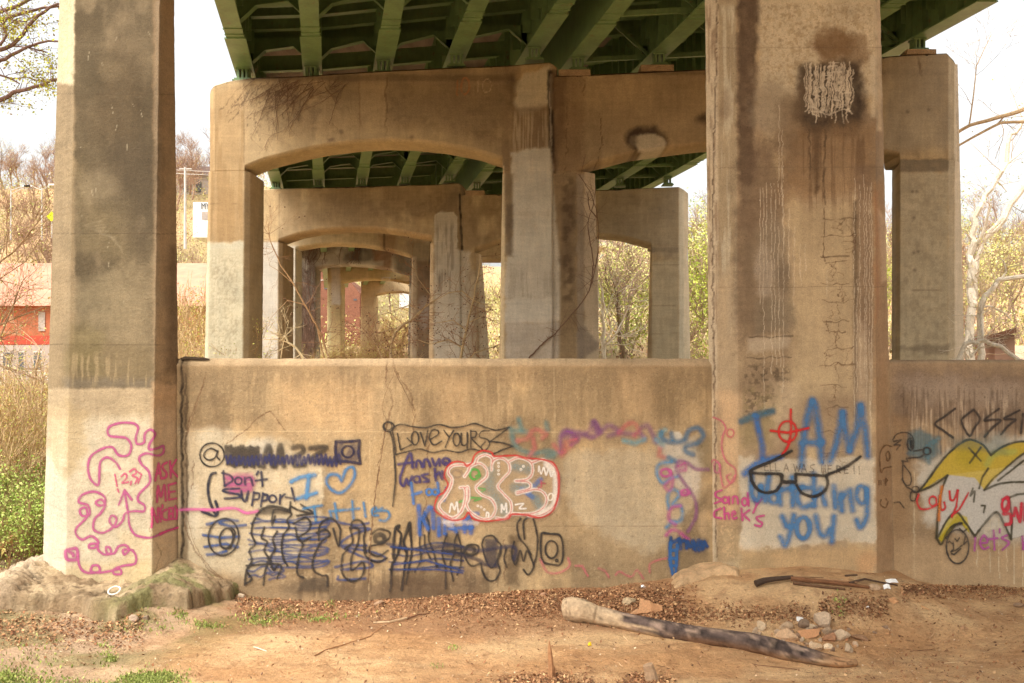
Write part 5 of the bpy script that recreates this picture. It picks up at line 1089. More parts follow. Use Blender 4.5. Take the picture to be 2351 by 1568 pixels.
for k, (x, y, w, h, lab, c) in enumerate([
 (1150,365,36,22,'flat pale stone lying at the left end of the stone heap',(186,160,128)),
 (1262,362,44,17,'long low stone in the back row of the stone heap',(180,150,118)),
 (1345,358,30,24,'dark wedge shaped stone behind the cardboard scrap',(130,106,84)),
 (1432,350,50,36,'largest pale stone, standing at the back of the heap',(184,158,130)),
 (1392,362,28,14,'small tan stone touching the largest stone',(190,164,132)),
 (1120,388,24,18,'rounded stone nearest the log at the left of the heap',(182,156,128)),
 (1272,418,70,26,'broad flat slab of concrete in the middle of the heap',(192,156,120)),
 (1455,384,34,20,'stone directly in front of the largest pale stone',(166,138,110)),
 (1460,420,36,24,'reddish brown cube of rubble right of the cardboard scrap',(156,112,80)),
 (1520,412,44,24,'blocky grey tan stone at the right of the heap',(186,160,130)),
 (1605,415,46,18,'brown brick shaped stone at the far right of the heap',(146,110,80)),
 (1452,450,27,14,'rounded cream stone in front of the heap',(216,190,156)),
 (1395,460,40,17,'low tan stone tucked behind the charred log',(188,158,124)),
 (1548,470,32,26,'pitted grey stone at the front right of the heap',(176,152,124)),
 (1375,440,15,12,'small pointed stone between log and heap',(206,180,148)),
 (1230,385,26,12,'small chip in front of the long low stone',(176,148,118)),
 (1580,440,22,13,'little stone just below the brick shaped one',(190,164,134)),
 (1320,402,22,12,'small dark stone under the cardboard scrap',(140,112,88))]):
    u, v = T8(x, y); rock(u, v+2, w*.5*1.55, h*.62*1.55, lab, tuple(min(255,int(q*1.06)+8) for q in c), k)
_r = random.Random(77)
for k in range(26):
    rock(CX+.5*_r.gauss(1370,120), _r.uniform(1440,1508), _r.uniform(7,17), _r.uniform(5,10), 'small broken chip among the larger stones of the heap', _r.choice([(190,164,136),(176,148,120),(206,184,156),(150,122,98)]), 100+k, group='small chips in the stone heap')
rock(*T8(1662,184), 32, 14, 'flat pale stone at the right end of the driftwood pile', (202,168,134), 41, group='loose stones on the soil')
rock(*T8(1760,245), 32, 12, 'flat orange tan stone alone on the dirt mound', (206,154,108), 42, group='loose stones on the soil')
rock(*T8(540,252), 34, 15, 'smooth grey tan stone left of the torn cardboard', (192,166,130), 43, group='loose stones on the soil')
rock(*T8(405,206), 10, 6, 'small pale stone among the leaves by the wall', (208,170,132), 44, group='loose stones on the soil')
rock(*T8(145,215), 16, 10, 'pinkish stone in the leaves below the camera emblem', (196,150,116), 45, group='loose stones on the soil')
rock(870,1390,24,10,'tan stone in the leaf litter near the wall', (186,150,118), 46, group='loose stones on the soil')
rock(1095,1408,16,9,'brown stone in the leaf litter right of the plank', (176,136,104), 47, group='loose stones on the soil')
rock(305,1428,22,15,'pale stone under the lip of the cracked footing slab', (190,164,140), 48, group='loose stones on the soil')
rock(334,1424,18,12,'grey stone beside the slab lip, right of the pale one', (168,146,124), 49, group='loose stones on the soil')
rock(553,1373,15,11,'whitish stone at the right tip of the footing slab', (214,190,160), 50, group='loose stones on the soil')
rock(22,1353,40,30,'whitish rough stone at the far left edge of the footing slab', (212,186,158), 51, group='loose stones on the soil')
rock(10,1375,46,22,'pale crumbling stone below the rough one at the left edge', (206,176,150), 52, group='loose stones on the soil')
rock(2345,1395,30,9,'grey stone at the right edge of the dirt', (178,146,116), 53, group='loose stones on the soil')
rock(2215,1446,16,9,'small brown stone on the dirt right of the heap', (176,136,100), 54, group='loose stones on the soil')

# ---------------------------------------------------------------- the fallen log
lg = [(1297,1422,24),(1312,1425,28),(1335,1428,27),(1370,1433,22),(1430,1443,19),(1525,1463,20),(1575,1470,19),(1625,1478,19),(1725,1495,22),(1780,1508,21),(1825,1518,20),(1880,1528,17),(1925,1533,12.5),(1950,1532,10),(1964,1530,8.5)]
cen = []; rad = []
for u, vb, r in lg:
    p = gp(u, vb); rm = r*p.y/F; rad.append(rm); cen.append(p+Vector((0, rm*.35, rm*.86)))
N = 22; cen2 = []; rad2 = []
for a, b, ra, rb in zip(cen[:-1], cen[1:], rad[:-1], rad[1:]):
    for t in np.arange(7)/7: cen2.append(a.lerp(b, t)); rad2.append(ra+(rb-ra)*t)
cen2.append(cen[-1]); rad2.append(rad[-1])
V = []; UVl = []
L = 0
for i_, p in enumerate(cen2):
    d = (cen2[min(i_+1, len(cen2)-1)]-cen2[max(i_-1, 0)]).normalized(); L = i_/(len(cen2)-1)
    xv = Vector((0,0,1)).cross(d).normalized(); yv = d.cross(xv)
    for k in range(N):
        a = math.tau*k/N; n_ = float(fbm(np.array([L*14.]), np.array([math.cos(a)*1.3+5]), 3)[0]-.5); n3 = float(fbm(np.array([L*5.]), np.array([a*5+9]), 7)[0]-.5)
        r_ = rad2[i_]*(1+.24*n_+.2*n3)
        V.append(p+(xv*math.cos(a)+yv*math.sin(a))*r_); UVl.append((L, a))
nr = len(cen2); i = np.arange(nr-1)[:, None]*N; j = np.arange(N)[None]; j2 = (j+1) % N
Q = [tuple(q) for q in np.stack([i+j, i+j2, i+N+j2, i+N+j], -1).reshape(-1, 4)]
UVl = np.array(UVl); Ls = UVl[:, 0]; As = UVl[:, 1]; top = np.sin(As)
c = np.tile(lin((178,152,120)), (len(V), 1))
fl = fbm(Ls*26, As*1.6, 4)
char = sst(.30, .34, Ls+(fl-.5)*.16+.05*top)*(1-sst(.72, .84, Ls+(fl-.5)*.3-.10*top))
patch = sst(.34, .37, Ls)*(1-sst(.42, .45, Ls))*sst(.5, .62, fbm(Ls*22, As*.8, 14))*.0
k = char[:, None]; ch = lin((92,76,68))*(1-sst(.45, .7, fbm(Ls*60, As*2, 9))[:, None]*.5)+lin((150,126,104))*sst(.52, .68, fbm(Ls*40, As*1.5, 19))[:, None]*.6; c = c*(1-k)+ch*k
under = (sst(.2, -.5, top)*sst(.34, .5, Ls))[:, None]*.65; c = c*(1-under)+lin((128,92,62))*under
k = (sst(.76, .86, Ls))[:, None]*.8; c = c*(1-k)+lin((164,120,80))*k
streaks = (.75+.5*fbm(Ls*8, As*7, 6))[:, None]; c = c*streaks*(1-.55*(np.abs(fbm(Ls*5, As*4+2, 61)-.5) < .018))[:, None]
V += [cen2[0]-(cen2[1]-cen2[0]).normalized()*.012, cen2[-1]-Vector((0,0,.0))]; c = np.vstack([c, lin((176,150,116)), lin((74,52,40))])
Q += [(k_, len(V)-2, (k_+1) % N) for k_ in range(N)]+[((nr-1)*N+k_, (nr-1)*N+(k_+1) % N, len(V)-1) for k_ in range(N)]
log = tag(new_mesh('fallen_log', [tuple(p) for p in V], Q, M['bark'], None, c, True), 'long fallen log, pale at its thick end and charred black along the middle', 'log')

def stick(u0v, label, r, col, name='stick', cat='stick', group=None, n=7, lift=None):
    m = MB(); pts = []
    for q in u0v:
        p = gp(q[0], q[1]); dz = q[2]*p.y/F if len(q) > 2 else 0
        pts.append(p+Vector((0, .0, r[0]*.8+dz)))
    k = len(pts); rr = [r[0]+(r[1]-r[0])*i/(k-1) for i in range(k)]
    m.tube(pts, rr, n, lin(col)); o = m.build(name, M['bark'], None, False); return tag(o, label, cat, group)
t8 = lambda *L: [T8(x, y)+((z,) if z else ()) for x, y, z in L]
DP='driftwood pieces piled before the wide column'
stick(t8((1118,172,2),(1160,163,5),(1210,156,5),(1290,146,4)), 'thick charred branch end at the left of the driftwood pile', (.038,.022), (74,58,46), 'driftwood', 'driftwood', DP)
stick(t8((1280,150,5),(1400,158,3),(1520,168,2),(1640,180,0)), 'long brown weathered branch along the driftwood pile', (.026,.016), (124,84,56), 'driftwood', 'driftwood', DP)
stick(t8((1290,160,2),(1420,175,0),(1530,186,0)), 'splintered branch at the front of the driftwood pile', (.02,.012), (106,78,56), 'driftwood', 'driftwood', DP)
stick(t8((1220,135,2),(1300,130,2),(1430,128,0)), 'thin pale stick above the charred branch end', (.008,.005), (150,116,84), 'driftwood', 'driftwood', DP)
stick(t8((1380,148,6),(1500,152,4),(1590,158,3)), 'tan stick lying on top of the brown branch', (.010,.006), (168,124,88), 'driftwood', 'driftwood', DP)
stick(t8((1550,160,2),(1620,150,6),(1700,158,2),(1770,166,0)), 'dark forked stick at the right of the driftwood pile', (.014,.008), (84,64,50), 'driftwood', 'driftwood', DP)
stick(t8((1530,122,0),(1585,118,0)), 'short dark stick alone above the driftwood pile', (.012,.01), (96,74,56), 'stick', 'stick')
SG='small sticks scattered on the soil'
stick([(857,1432),(895,1430),(934,1424,3)], 'flat grey plank splinter in the leaf litter', (.012,.012), (196,166,130), 'plank', 'plank')
stick([(934,1424,2),(960,1416,3),(985,1410)], 'dark crooked stick leading away from the plank', (.010,.006), (110,76,54), 'stick', 'stick', SG)
stick([(722,1507),(750,1492),(800,1478),(850,1462),(880,1440,2)], 'long thin root on the bare soil below the plank', (.006,.005), (156,112,76), 'stick', 'stick', SG)
stick([(178,1471),(218,1474)], 'straight pale stick near the grass', (.007,.006), (204,172,130), 'stick', 'stick', SG)
stick([(583,1486),(612,1496)], 'short white twig on bare soil', (.006,.005), (226,206,184), 'stick', 'stick', SG)
stick([(1696,1517),(1740,1528),(1790,1533),(1830,1538)], 'thin dark twig in front of the log', (.005,.003), (120,84,60), 'stick', 'stick', SG)
stick([(2115,1392),(2134,1402)], 'short tan stick right of the dirt mound', (.009,.007), (196,150,104), 'stick', 'stick', SG)
stick([(2134,1468),(2146,1455,3)], 'little leaning stick right of the stone heap', (.008,.005), (186,146,106), 'stick', 'stick', SG)
stick([(2168,1524),(2205,1521)], 'pale stick near the right bottom corner', (.006,.005), (206,172,130), 'stick', 'stick', SG)
stick([(2090,1496),(2140,1492)], 'fine dark twig on the right soil', (.004,.003), (126,90,64), 'stick', 'stick', SG)
# upright stake and cut stub
m = MB(); p = gp(1264,1556); h = 86*p.y/F
m.tube([p+Vector((.0,0,-.03)), p+Vector((.004,0,.3*h)), p+Vector((-.006,0,.7*h)), p+Vector((-.012,0,h))], [.030,.026,.019,.004], 6, lin((176,128,88)))
m.tube([p+Vector((.035,.01,-.03)), p+Vector((.038,.01,.3*h))], [.012,.004], 5, lin((168,120,82)))
tag(m.build('wooden_stake', M['bark']), 'splintered wooden stake standing upright in the soil', 'stake')
m = MB(); p = gp(1490,1562); h = 40*p.y/F
m.tube([p+Vector((.03,0,-.03)), p+Vector((.01,0,.5*h)), p+Vector((-.01,0,h*.9))], [.062,.05,.045], 9, lin((164,134,104))); m.tube([p+Vector((.03,0,-.02)), p+Vector((.09,-.01,.03))], [.035,.01], 6, lin((150,116,84)))
tag(m.build('stump', M['bark']), 'small grey cut stump leaning left in the soil', 'stump')
for k in range(1):
    stick([(1165,1368),(1172,1352,14),(1180,1340,22)], 'tuft of dry stems against the wall foot', (.006,.003), (150,112,78), 'dry_stem', 'plant')
# cardboard
def sheet(P, label, col, name, cat, thick=.004, group=None):
    m = MB(); n = len(P); T = [p for p in P]; B = [p+Vector((0,thick,-thick)) for p in P]
    m.add(T+B, [tuple(range(n)), tuple(range(2*n-1, n-1, -1))]+[(k, n+k, n+(k+1)%n, (k+1)%n) for k in range(n)], lin(col))
    return tag(m.build(name, M['leaf']), label, cat, group)
def hp(u, v, du_, dv_):  # point du_, dv_ print units off a ground point
    p = gp(u, v); s = p.y/F; return p+Vector((du_*s, 0, dv_*s))
q = T8(630,292); p = gp(*q); s = p.y/F
root = empty('torn_cardboard', p); tag(root, 'torn brown cardboard piece standing folded in the leaves', 'cardboard')
def panel(P, col, par, name='flap', depth=None):
    m = MB(); n = len(P); V_ = [Vector((a*s, (depth[k] if depth else 0)*s, b*s)) for k, (a, b) in enumerate(P)]
    V2 = [v+Vector((0,.006,0)) for v in V_]
    m.add(V_+V2, [tuple(range(n)), tuple(range(2*n-1, n-1, -1))]+[(k, n+k, n+(k+1)%n, (k+1)%n) for k in range(n)], lin(col)); return m.build(name, M['leaf'], par)
panel([(-25,2),(-20,33),(-8,30),(2,29),(6,2),(0,0)], (196,146,104), root, depth=[0,6,5,2,0,0])
panel([(6,2),(2,29),(10,22),(30,18),(31,1)], (180,132,92), root, depth=[0,2,6,4,-4])
panel([(-46,0),(-30,9),(-24,9),(-20,0)], (188,140,100), root, depth=[-4,3,3,0])
q = T8(1365,408); p = gp(*q); s = p.y/F; root = empty('cardboard_scrap', p); tag(root, 'brown cardboard scrap propped among the heaped stones', 'cardboard')
panel([(-26,16),(-12,19),(26,22),(22,8),(14,4),(-8,1),(-18,5)], (184,134,94), root, depth=[6,6,6,2,0,-2,0])
def litter(x, y, w, h, label, col=(240,236,230), name='litter', cat='litter', cupd=False):
    q = T8(x, y); p = gp(*q); s_ = p.y/F; m = MB()
    a = w*s_/2; b = h*s_
    if cupd: m.tube([p, p+Vector((.1*a,0,b))], [a*.8, a], 12, lin(col))
    else:
        V_ = [(-a,-.3*a,0),(-.2*a,-.5*a,.3*b),(a,-.2*a,.1*b),(.8*a,.5*a,.9*b),(0,.4*a,b),(-.9*a,.5*a,.7*b)]
        m.add([p+Vector(v) for v in V_], [(0,1,4,5),(1,2,3,4)], lin(col)); m.add([p+Vector(v)+Vector((0,.003,-.003)) for v in V_], [(5,4,1,0),(4,3,2,1)], lin(col))
    return tag(m.build(name, M['leaf']), label, cat, 'bits of litter')
litter(1320,326,16,8,'crushed white cup behind the stone heap',cupd=True,name='paper_cup',cat='cup')
litter(602,172,10,6,'tiny white scrap in the leaves by the wall foot'); litter(1745,150,28,8,'crumpled white paper beside the wide column foot'); litter(1722,180,16,12,'torn white tissue next to the flat pale stone')
litter(1634,268,7,5,'tiny white scrap on the dirt mound'); litter(357,442,8,10,'small yellow scrap on the bare soil',(222,180,40)); litter(1335,415,7,6,'bright green bottle cap among the stones',(60,170,90),name='bottle_cap',cat='bottle cap',cupd=True); litter(1282,390,8,5,'white chip lying left of the cardboard scrap')
# white ring on the slab
def hslab(u, v): p = gp(u, v); return p
q = gp(264,1400); q = Vector((q.x, q.y, 0)); m = MB(); rw = 13*q.y/F
zz = float(H(q.x, q.y))+.185
cpt = [q+Vector((rw*math.cos(t*math.tau/28), rw*.9*math.sin(t*math.tau/28)-.02, zz+.03+.03*math.sin(t*math.tau/28))) for t in range(29)]
m.tube(cpt, .008, 8, lin((232,224,210)), cap=False)
tag(m.build('plastic_ring', M['leaf']), 'white plastic ring lying on the cracked footing slab', 'ring')
SUNAZ, SUNE, EXPO = 222, 0.6, 1.28

# ================================================================ VEGETATION
def branch(m, p, d, L, r, col, R, depth, tips, nseg=3, spread=.7, droop=0., up=.15, kids=(3,4), rmin=.003, ratio=.68, sides=4, first=.35):
    pts = [p]; q = p; dd = d.normalized(); rads = [r]
    for k in range(nseg):
        dd = (dd+Vector((R.gauss(0,.16), R.gauss(0,.16), R.gauss(0,.12)+up-droop))).normalized(); q = q+dd*(L/nseg); pts.append(q); rads.append(max(rmin, r*(1-.55*(k+1)/nseg)))
    m.tube(pts, rads, max(3, sides), col, cap=False)
    if depth == 0:
        tips += [(pts[-1], dd), (pts[-2], dd)]; return
    for k in range(R.randint(*kids)):
        t = R.uniform(first, 1); i = min(nseg-1, int(t*nseg)); a = pts[i].lerp(pts[i+1], t*nseg-i)
        ax = Vector((R.gauss(0,1), R.gauss(0,1), R.gauss(0,.6))).normalized()
        nd = (dd+ax*spread*R.uniform(.7, 1.4)).normalized()
        branch(m, a, nd, L*ratio*R.uniform(.75, 1.15), max(rmin, rads[i]*.6), col, R, depth-1, tips, 2 if depth < 3 else 3, spread, droop, up, kids, rmin, ratio, 3 if depth < 3 else 4, .2)
def leaf_cloud(tips, n_per, rad, size, cols, R):
    P = []
    for p, d in tips:
        for _ in range(n_per if n_per >= 1 else (1 if R.random() < n_per else 0)):
            P.append((p.x+R.gauss(0, rad), p.y+R.gauss(0, rad), p.z+R.gauss(0, rad)))
    P = np.array(P); n = len(P)
    s = (size[0]+(size[1]-size[0])*rng.random(n))[:, None]
    a = rng.normal(size=(n,3)); a /= np.linalg.norm(a, axis=1)[:, None]; b = rng.normal(size=(n,3)); b -= (b*a).sum(1)[:, None]*a; b /= np.linalg.norm(b, axis=1)[:, None]
    V = np.stack([P-a*s/2, P+b*s*.3, P+a*s/2, P-b*s*.3], 1).reshape(-1, 3)
    C = np.array([lin(c) for c in cols])[rng.integers(0, len(cols), n)]*(.7+.6*rng.random((n,1)))
    return V, np.arange(n*4).reshape(-1, 4), np.repeat(C, 4, 0)
def make_tree(name, cat, seed, h, r, bark, leafc, n_leaf, lsize, depth=4, spread=.75, kids=(3,4), lrad=.3, stems=1, up=.15, ratio=.68, rmin=.012, droop=0, length=.42, first=.35):
    R = random.Random(seed); root = empty(name); m = MB(); tips = []
    for s_ in range(stems):
        d = Vector((R.gauss(0,.12 if stems == 1 else .5), R.gauss(0,.12 if stems == 1 else .5), 1))
        branch(m, Vector((R.gauss(0,.1)*(stems>1), R.gauss(0,.1)*(stems>1), -.3)), d, h*length, r, lin(bark), R, depth, tips, 4, spread, droop, up, kids, rmin, ratio, 6, first)
    m.build('trunk' if stems == 1 else 'stems', M['bark'], root)
    if n_leaf:
        V, Q, C = leaf_cloud(tips, n_leaf, lrad, lsize, leafc, R); new_mesh('crown' if stems == 1 else 'foliage', V, Q, M['leaf'], root, C)
    root['category'] = cat
    return root
def dup(root, loc, rz, sc, label=None, group=None):
    c = root.copy(); COL.objects.link(c); c.location = loc; c.rotation_euler = (0,0,rz); c.scale = (sc,)*3
    if label: c['label'] = label
    if group: c['group'] = group
    for ch in root.children:
        k = ch.copy(); COL.objects.link(k); k.parent = c
    return c
YG = [(218,212,130),(202,202,116),(228,218,152),(186,192,104)]; BR = [(206,172,140),(190,154,124),(216,184,152)]  # leaf tones lightened to imitate haze and glare on the distant trees
protos = [make_tree('spring_tree','tree',11,11,.2,(164,140,112),YG,2,(.10,.22),4,.8,(3,5),.45),
          make_tree('spring_tree','tree',12,12,.22,(150,126,104),YG+BR,2,(.08,.2),4,.7,(3,5),.5),
          make_tree('bare_tree','tree',13,12,.2,(160,130,108),BR,1,(.06,.14),4,.65,(4,5),.3,up=.22),
          make_tree('bare_tree','tree',14,10,.16,(170,138,114),BR+YG[:1],1,(.06,.14),4,.8,(4,5),.3),
          make_tree('spring_tree','tree',15,9,.14,(160,138,108),[(176,184,74),(196,200,96),(150,166,62)],4,(.10,.22),4,.8,(3,4),.5)]
used = [False]*len(protos)
LBL = {0:'pale green spring tree on the wooded slope',1:'tan and green budding tree on the wooded slope',2:'bare brown tree with upswept twigs on the wooded slope',3:'bare spreading tree on the wooded slope',4:'bright yellow green leafing tree on the wooded slope'}
def place(k, x, y, sc, where):
    z = float(H(np.array([x]), np.array([y]))[0])-.1; rz = random.uniform(0, 6.28)
    lab = LBL[k].replace('on the wooded slope', where); g_ = 'trees '+where
    if not used[k]:
        used[k] = True; r = protos[k]; r.location = (x,y,z); r.rotation_euler = (0,0,rz); r.scale = (sc,)*3; r['label'] = lab; r['group'] = g_; return r
    return dup(protos[k], (x,y,z), rz, sc, lab, g_)
random.seed(21)
# right hillside
for k in range(84):
    y = random.uniform(48, 122); a = random.uniform(.085, .63); x = a*y
    place(random.choice([0,1,0,4,3,2]), x, y, random.uniform(.55, .95), 'on the wooded slope right of the bridge')
for k in range(12):    # nearer trees seen through the right openings
    y = random.uniform(52, 74); x = random.uniform(.09, .225)*y
    place(random.choice([0,4,4,1]), x, y, random.uniform(.6, .95), 'on the wooded slope right of the bridge')
for a, y in ((.20,56),(.205,70),(.215,64),(.193,80),(.21,95)):
    place(random.choice([0,4]), a*y, y, 1.15, 'on the wooded slope right of the bridge')
# left hill
for k in range(80):
    y = random.uniform(92, 168); a = random.uniform(-.60, -.30); x = a*y
    place(random.choice([2,2,3,1,2]), x, y, random.uniform(.75, 1.15), 'on the hill left of the bridge')
# beyond the farthest arch
for k in range(30):
    y = random.uniform(112, 150); a = random.uniform(-.20, .05); place(random.choice([0,4,1]), a*y, y, random.uniform(.7, 1.1), 'beyond the farthest arch')
# low undergrowth covering the slopes: stuff
def undergrowth(name, n, ya, yb, aa, ab, cols, size, hmax):
    y = rng.uniform(ya, yb, n); a = rng.uniform(aa, ab, n); x = a*y
    z = H(x, y)+hmax*rng.random(n)**1.6*(.4+fbm(x/2.5, y/2.5, 7))
    return scatter_quads(name, np.stack([x, y, z], 1), size, cols, M['leaf'], 'stuff', curl=1.5, flat=1.6)
undergrowth('undergrowth', 60000, 43, 120, .07, .65, YG+BR+[(140,132,78),(122,104,70)], (.08,.3), 2.2)
undergrowth('undergrowth', 80000, 84, 170, -.62, -.27, [(178,140,110),(150,120,92),(196,164,120),(176,176,104),(200,196,120)], (.08,.26), 3.0)
undergrowth('undergrowth', 50000, 90, 175, -.28, .07, YG+YG+BR, (.08,.26), 5.0)
undergrowth('undergrowth', 22000, 30, 100, -.28, .1, [(200,150,116),(212,168,128),(180,134,102),(190,172,116)], (.05,.2), 1.6)
undergrowth('undergrowth', 30000, 12.5, 45, -.62, -.27, [(200,156,112),(178,134,92),(214,174,124),(190,172,104),(220,188,136)], (.03,.12), .9)

# brush and shrubs near the left column
brush = make_tree('brush','shrub',31,3.6,.03,(178,142,98),[(190,196,96),(206,196,120),(206,180,110)],2,(.03,.06),4,.55,(3,4),.10,stems=6,rmin=.004,length=.55)
brush2 = make_tree('brush','shrub',32,4.4,.035,(196,166,122),[(176,172,80),(190,150,96)],1,(.03,.06),4,.6,(3,4),.12,stems=5,rmin=.005,length=.5)
green = make_tree('leafy_shrub','shrub',33,1.9,.018,(150,120,84),[(156,178,84),(176,192,98),(136,158,70),(196,204,120)],2,(.03,.065),4,.8,(3,4),.09,stems=6,rmin=.003,length=.5)
bl = 'bare tan brush with thin stems growing left of the brown column'; bl2 = 'taller pale brush with thin stems, left of the brown column'
spots = [(-.50,16,.75,0),(-.56,18,.8,1),(-.525,21,.8,0),(-.55,25,.8,1),(-.51,28,.8,0),(-.545,15,.7,1),(-.53,33,.8,0)]
for n_, (a, y, sc, w_) in enumerate(spots):
    src = (brush, brush2)[w_]; lab = (bl, bl2)[w_]; x = a*y; z = float(H(np.array([x]), np.array([y]))[0])
    if n_ < 2: src.location = (x,y,z); src.scale = (sc,)*3; src['label'] = lab; src['group'] = 'brush left of the brown column'
    else: dup(src, (x,y,z), random.uniform(0,6), sc, lab, 'brush left of the brown column')
for n_, (a, y, sc) in enumerate([(-.345,24,1.1),(-.35,30,1.4),(-.335,34,1.2),(-.36,38,1.5),(-.34,42,1.5),(-.355,27,1.0),(-.348,48,1.8)]):
    x = a*y; z = float(H(np.array([x]), np.array([y]))[0]); dup((brush, brush2)[n_%2], (x,y,z), random.uniform(0,6), sc, 'yellowish brush in the gap between the two left columns', 'brush in the gap between columns')
for n_, (a, y, sc) in enumerate([(-.545,12.6,.8),(-.51,12.9,.7),(-.575,13.2,.85),(-.535,14.2,.95),(-.565,15.2,1.0),(-.50,14.4,.8),(-.59,14,.9),(-.515,15.6,.9)]):
    x = a*y; z = float(H(np.array([x]), np.array([y]))[0])-.05
    lab = 'bright green leafing shrub beside the foot of the brown column'
    if n_ == 0: green.location = (x,y,z); green.scale = (sc,)*3; green['label'] = lab; green['group'] = 'green shrubs at the left'
    else: dup(green, (x,y,z), random.uniform(0,6), sc, lab, 'green shrubs at the left')
for n_, (u, y, sc) in enumerate([(905,60,1.3),(840,66,1.1),(760,58,1.0),(930,47,.8),(800,84,1.3),(890,96,1.6),(925,98,1.8),(1130,60,1.2),(735,70,1.0),(955,45,.7)]):
    x = (u-CX)*y/F; z = float(H(np.array([x]), np.array([y]))[0]); dup((brush, brush2)[n_%2], (x,y,z), random.uniform(0,6), sc, 'reddish dry brush under the far arches of the bridge', 'brush under the far arches')

def polytree(name, label, cat, limbs, col, twigs=0, balls=0, leaves=None, D0=30, seed=3, group=None, mat='bark', twL=.8, twr=.006, droop=.0, twd=1, lsz=(.03,.06), nlf=1, lrad=.06, twc=None):
    """tree drawn limb by limb: each limb is a list of (u, v, D) with start and end radius"""
    R = random.Random(seed); m = MB(); tips = []; allp = []
    base = Vector(W(*limbs[0][0][0])); root = empty(name, base); tag(root, label, cat, group)
    for P, r0, r1 in limbs:
        pts = [Vector(W(*p))-base for p in P]; Q = []
        for a, b in zip(pts[:-1], pts[1:]):
            n = max(2, int((b-a).length/.25))
            for t in range(n): Q.append(a.lerp(b, t/n)+Vector((R.gauss(0,1), R.gauss(0,1), R.gauss(0,1)))*r0*.22)
        Q.append(pts[-1]); k = len(Q); rr_ = [r0+(r1-r0)*i/(k-1) for i in range(k)]
        m.tube(Q, rr_, 7, lin(col)); allp += [(Q[i], (Q[min(i+1,k-1)]-Q[max(i-1,0)]).normalized(), rr_[i]) for i in range(1, k)]
    m.build('trunk', M[mat], root)
    tm = MB(); 
    for _ in range(twigs):
        p, d, r = R.choice(allp); ax = Vector((R.gauss(0,1), R.gauss(0,.6), R.gauss(0,.8))).normalized()
        branch(tm, p, (d*.6+ax), twL*R.uniform(.5,1.2), min(r*.5, twr*2), lin(twc or col), R, twd, tips, 4, .8, droop, .02, (2,4), twr*.4, .6, 3, .2)
    if twigs: tm.build('twigs', M['bark'], root)
    if balls and tips:
        bm_ = MB()
        for _ in range(balls):
            p, d = R.choice(tips); q = p+Vector((R.gauss(0,.05), R.gauss(0,.05), -R.uniform(.02,.12))); bm_.add([q+Vector(v)*.022 for v in ICO1[0]], ICO1[1], lin((92,62,46)))
        bm_.build('seed_ball', M['bark'], root)['kind'] = 'stuff'
    if leaves and tips:
        V, Q, C = leaf_cloud(tips, nlf, lrad, lsz, leaves, R); new_mesh('leaves', V, Q, M['leaf'], root, C)
    return root
# sycamore at the right edge
WH = (226,212,190)
polytree('sycamore', 'white barked sycamore leaning over the slope at the right edge', 'tree',
 [([(2225,900,30),(2227,760,30),(2229,641,30),(2236,560,30),(2242,481,30),(2288,417,30),(2312,374,30),(2317,315,30),(2340,290,30),(2362,262,30)],.17,.05),
  ([(2232,700,30),(2240,585,30.2),(2262,545,30.4),(2293,518,30.6),(2330,455,30.8),(2365,400,31)],.15,.10),
  ([(2246,560,30.2),(2262,520,30),(2276,470,29.7)],.06,.03),([(2288,417,30),(2300,425,30),(2312,440,30)],.03,.015),
  ([(2312,374,30),(2330,362,30),(2360,340,30)],.04,.02)], WH, twigs=26, twL=1.5, twr=.008, twc=(188,160,124), twd=2, leaves=YG, lsz=(.05,.1), nlf=1, lrad=.12)
polytree('sycamore', 'white crooked limb tree low at the right edge above the wall', 'tree',
 [([(2253,860,26),(2253,705,26),(2262,680,26),(2277,657,26),(2298,641,26),(2325,640,26),(2370,628,26)],.10,.06),([(2298,641,26),(2310,625,26),(2304,600,26),(2290,590,26)],.03,.02),
  ([(2253,705,26),(2270,702,26),(2310,720,26),(2322,735,26)],.03,.02)], WH, twigs=20, twL=1.1, twc=(200,176,142), twr=.006, twd=2, seed=5, leaves=YG, lsz=(.04,.08), nlf=1, lrad=.1)
polytree('sycamore', 'white fallen limb arching just above the right wall', 'tree',
 [([(2190,850,20),(2218,788,20),(2240,786,20),(2261,783,20),(2298,796,20),(2336,825,20),(2360,850,20)],.055,.045),([(2258,784,20),(2250,740,20.2),(2253,705,20.3)],.03,.02),([(2230,820,20),(2245,800,20)],.03,.02)], WH, twigs=18, twL=.8, twr=.006, twd=2, seed=6)
polytree('bare_tree', 'tan leafless branches crossing the white sky at the right', 'tree',
 [([(2600,200,24),(2351,251,24),(2320,262,24),(2261,278,24),(2225,290,24),(2190,310,24)],.09,.04),([(2560,230,24),(2351,278,24),(2300,283,24),(2261,302,24),(2205,331,24),(2180,345,24)],.06,.025),([(2292,283,24),(2305,268,24),(2320,262,24)],.02,.02),
  ([(2225,290,24),(2235,220,24.2),(2242,150,24.4),(2276,80,24.6)],.022,.008)], (196,166,128), twigs=30, twL=1.0, twr=.007, twd=2, seed=7)
# birch and saplings in the right opening of pier three
polytree('birch', 'slender white birch seen through the right opening', 'tree',
 [([(1388,850,47),(1386,780,47),(1383,700,47),(1381,660,47)],.12,.05),([(1386,790,47),(1400,765,47),(1418,740,47)],.05,.03),([(1385,740,47),(1398,700,47),(1404,680,47)],.04,.02),([(1384,700,47),(1376,680,47),(1372,660,47)],.03,.02),([(1384,800,47),(1410,775,47.5),(1430,735,48),(1445,700,48)],.06,.03)], (236,222,196), twigs=26, twL=2.0, twr=.02, twd=2, seed=8)
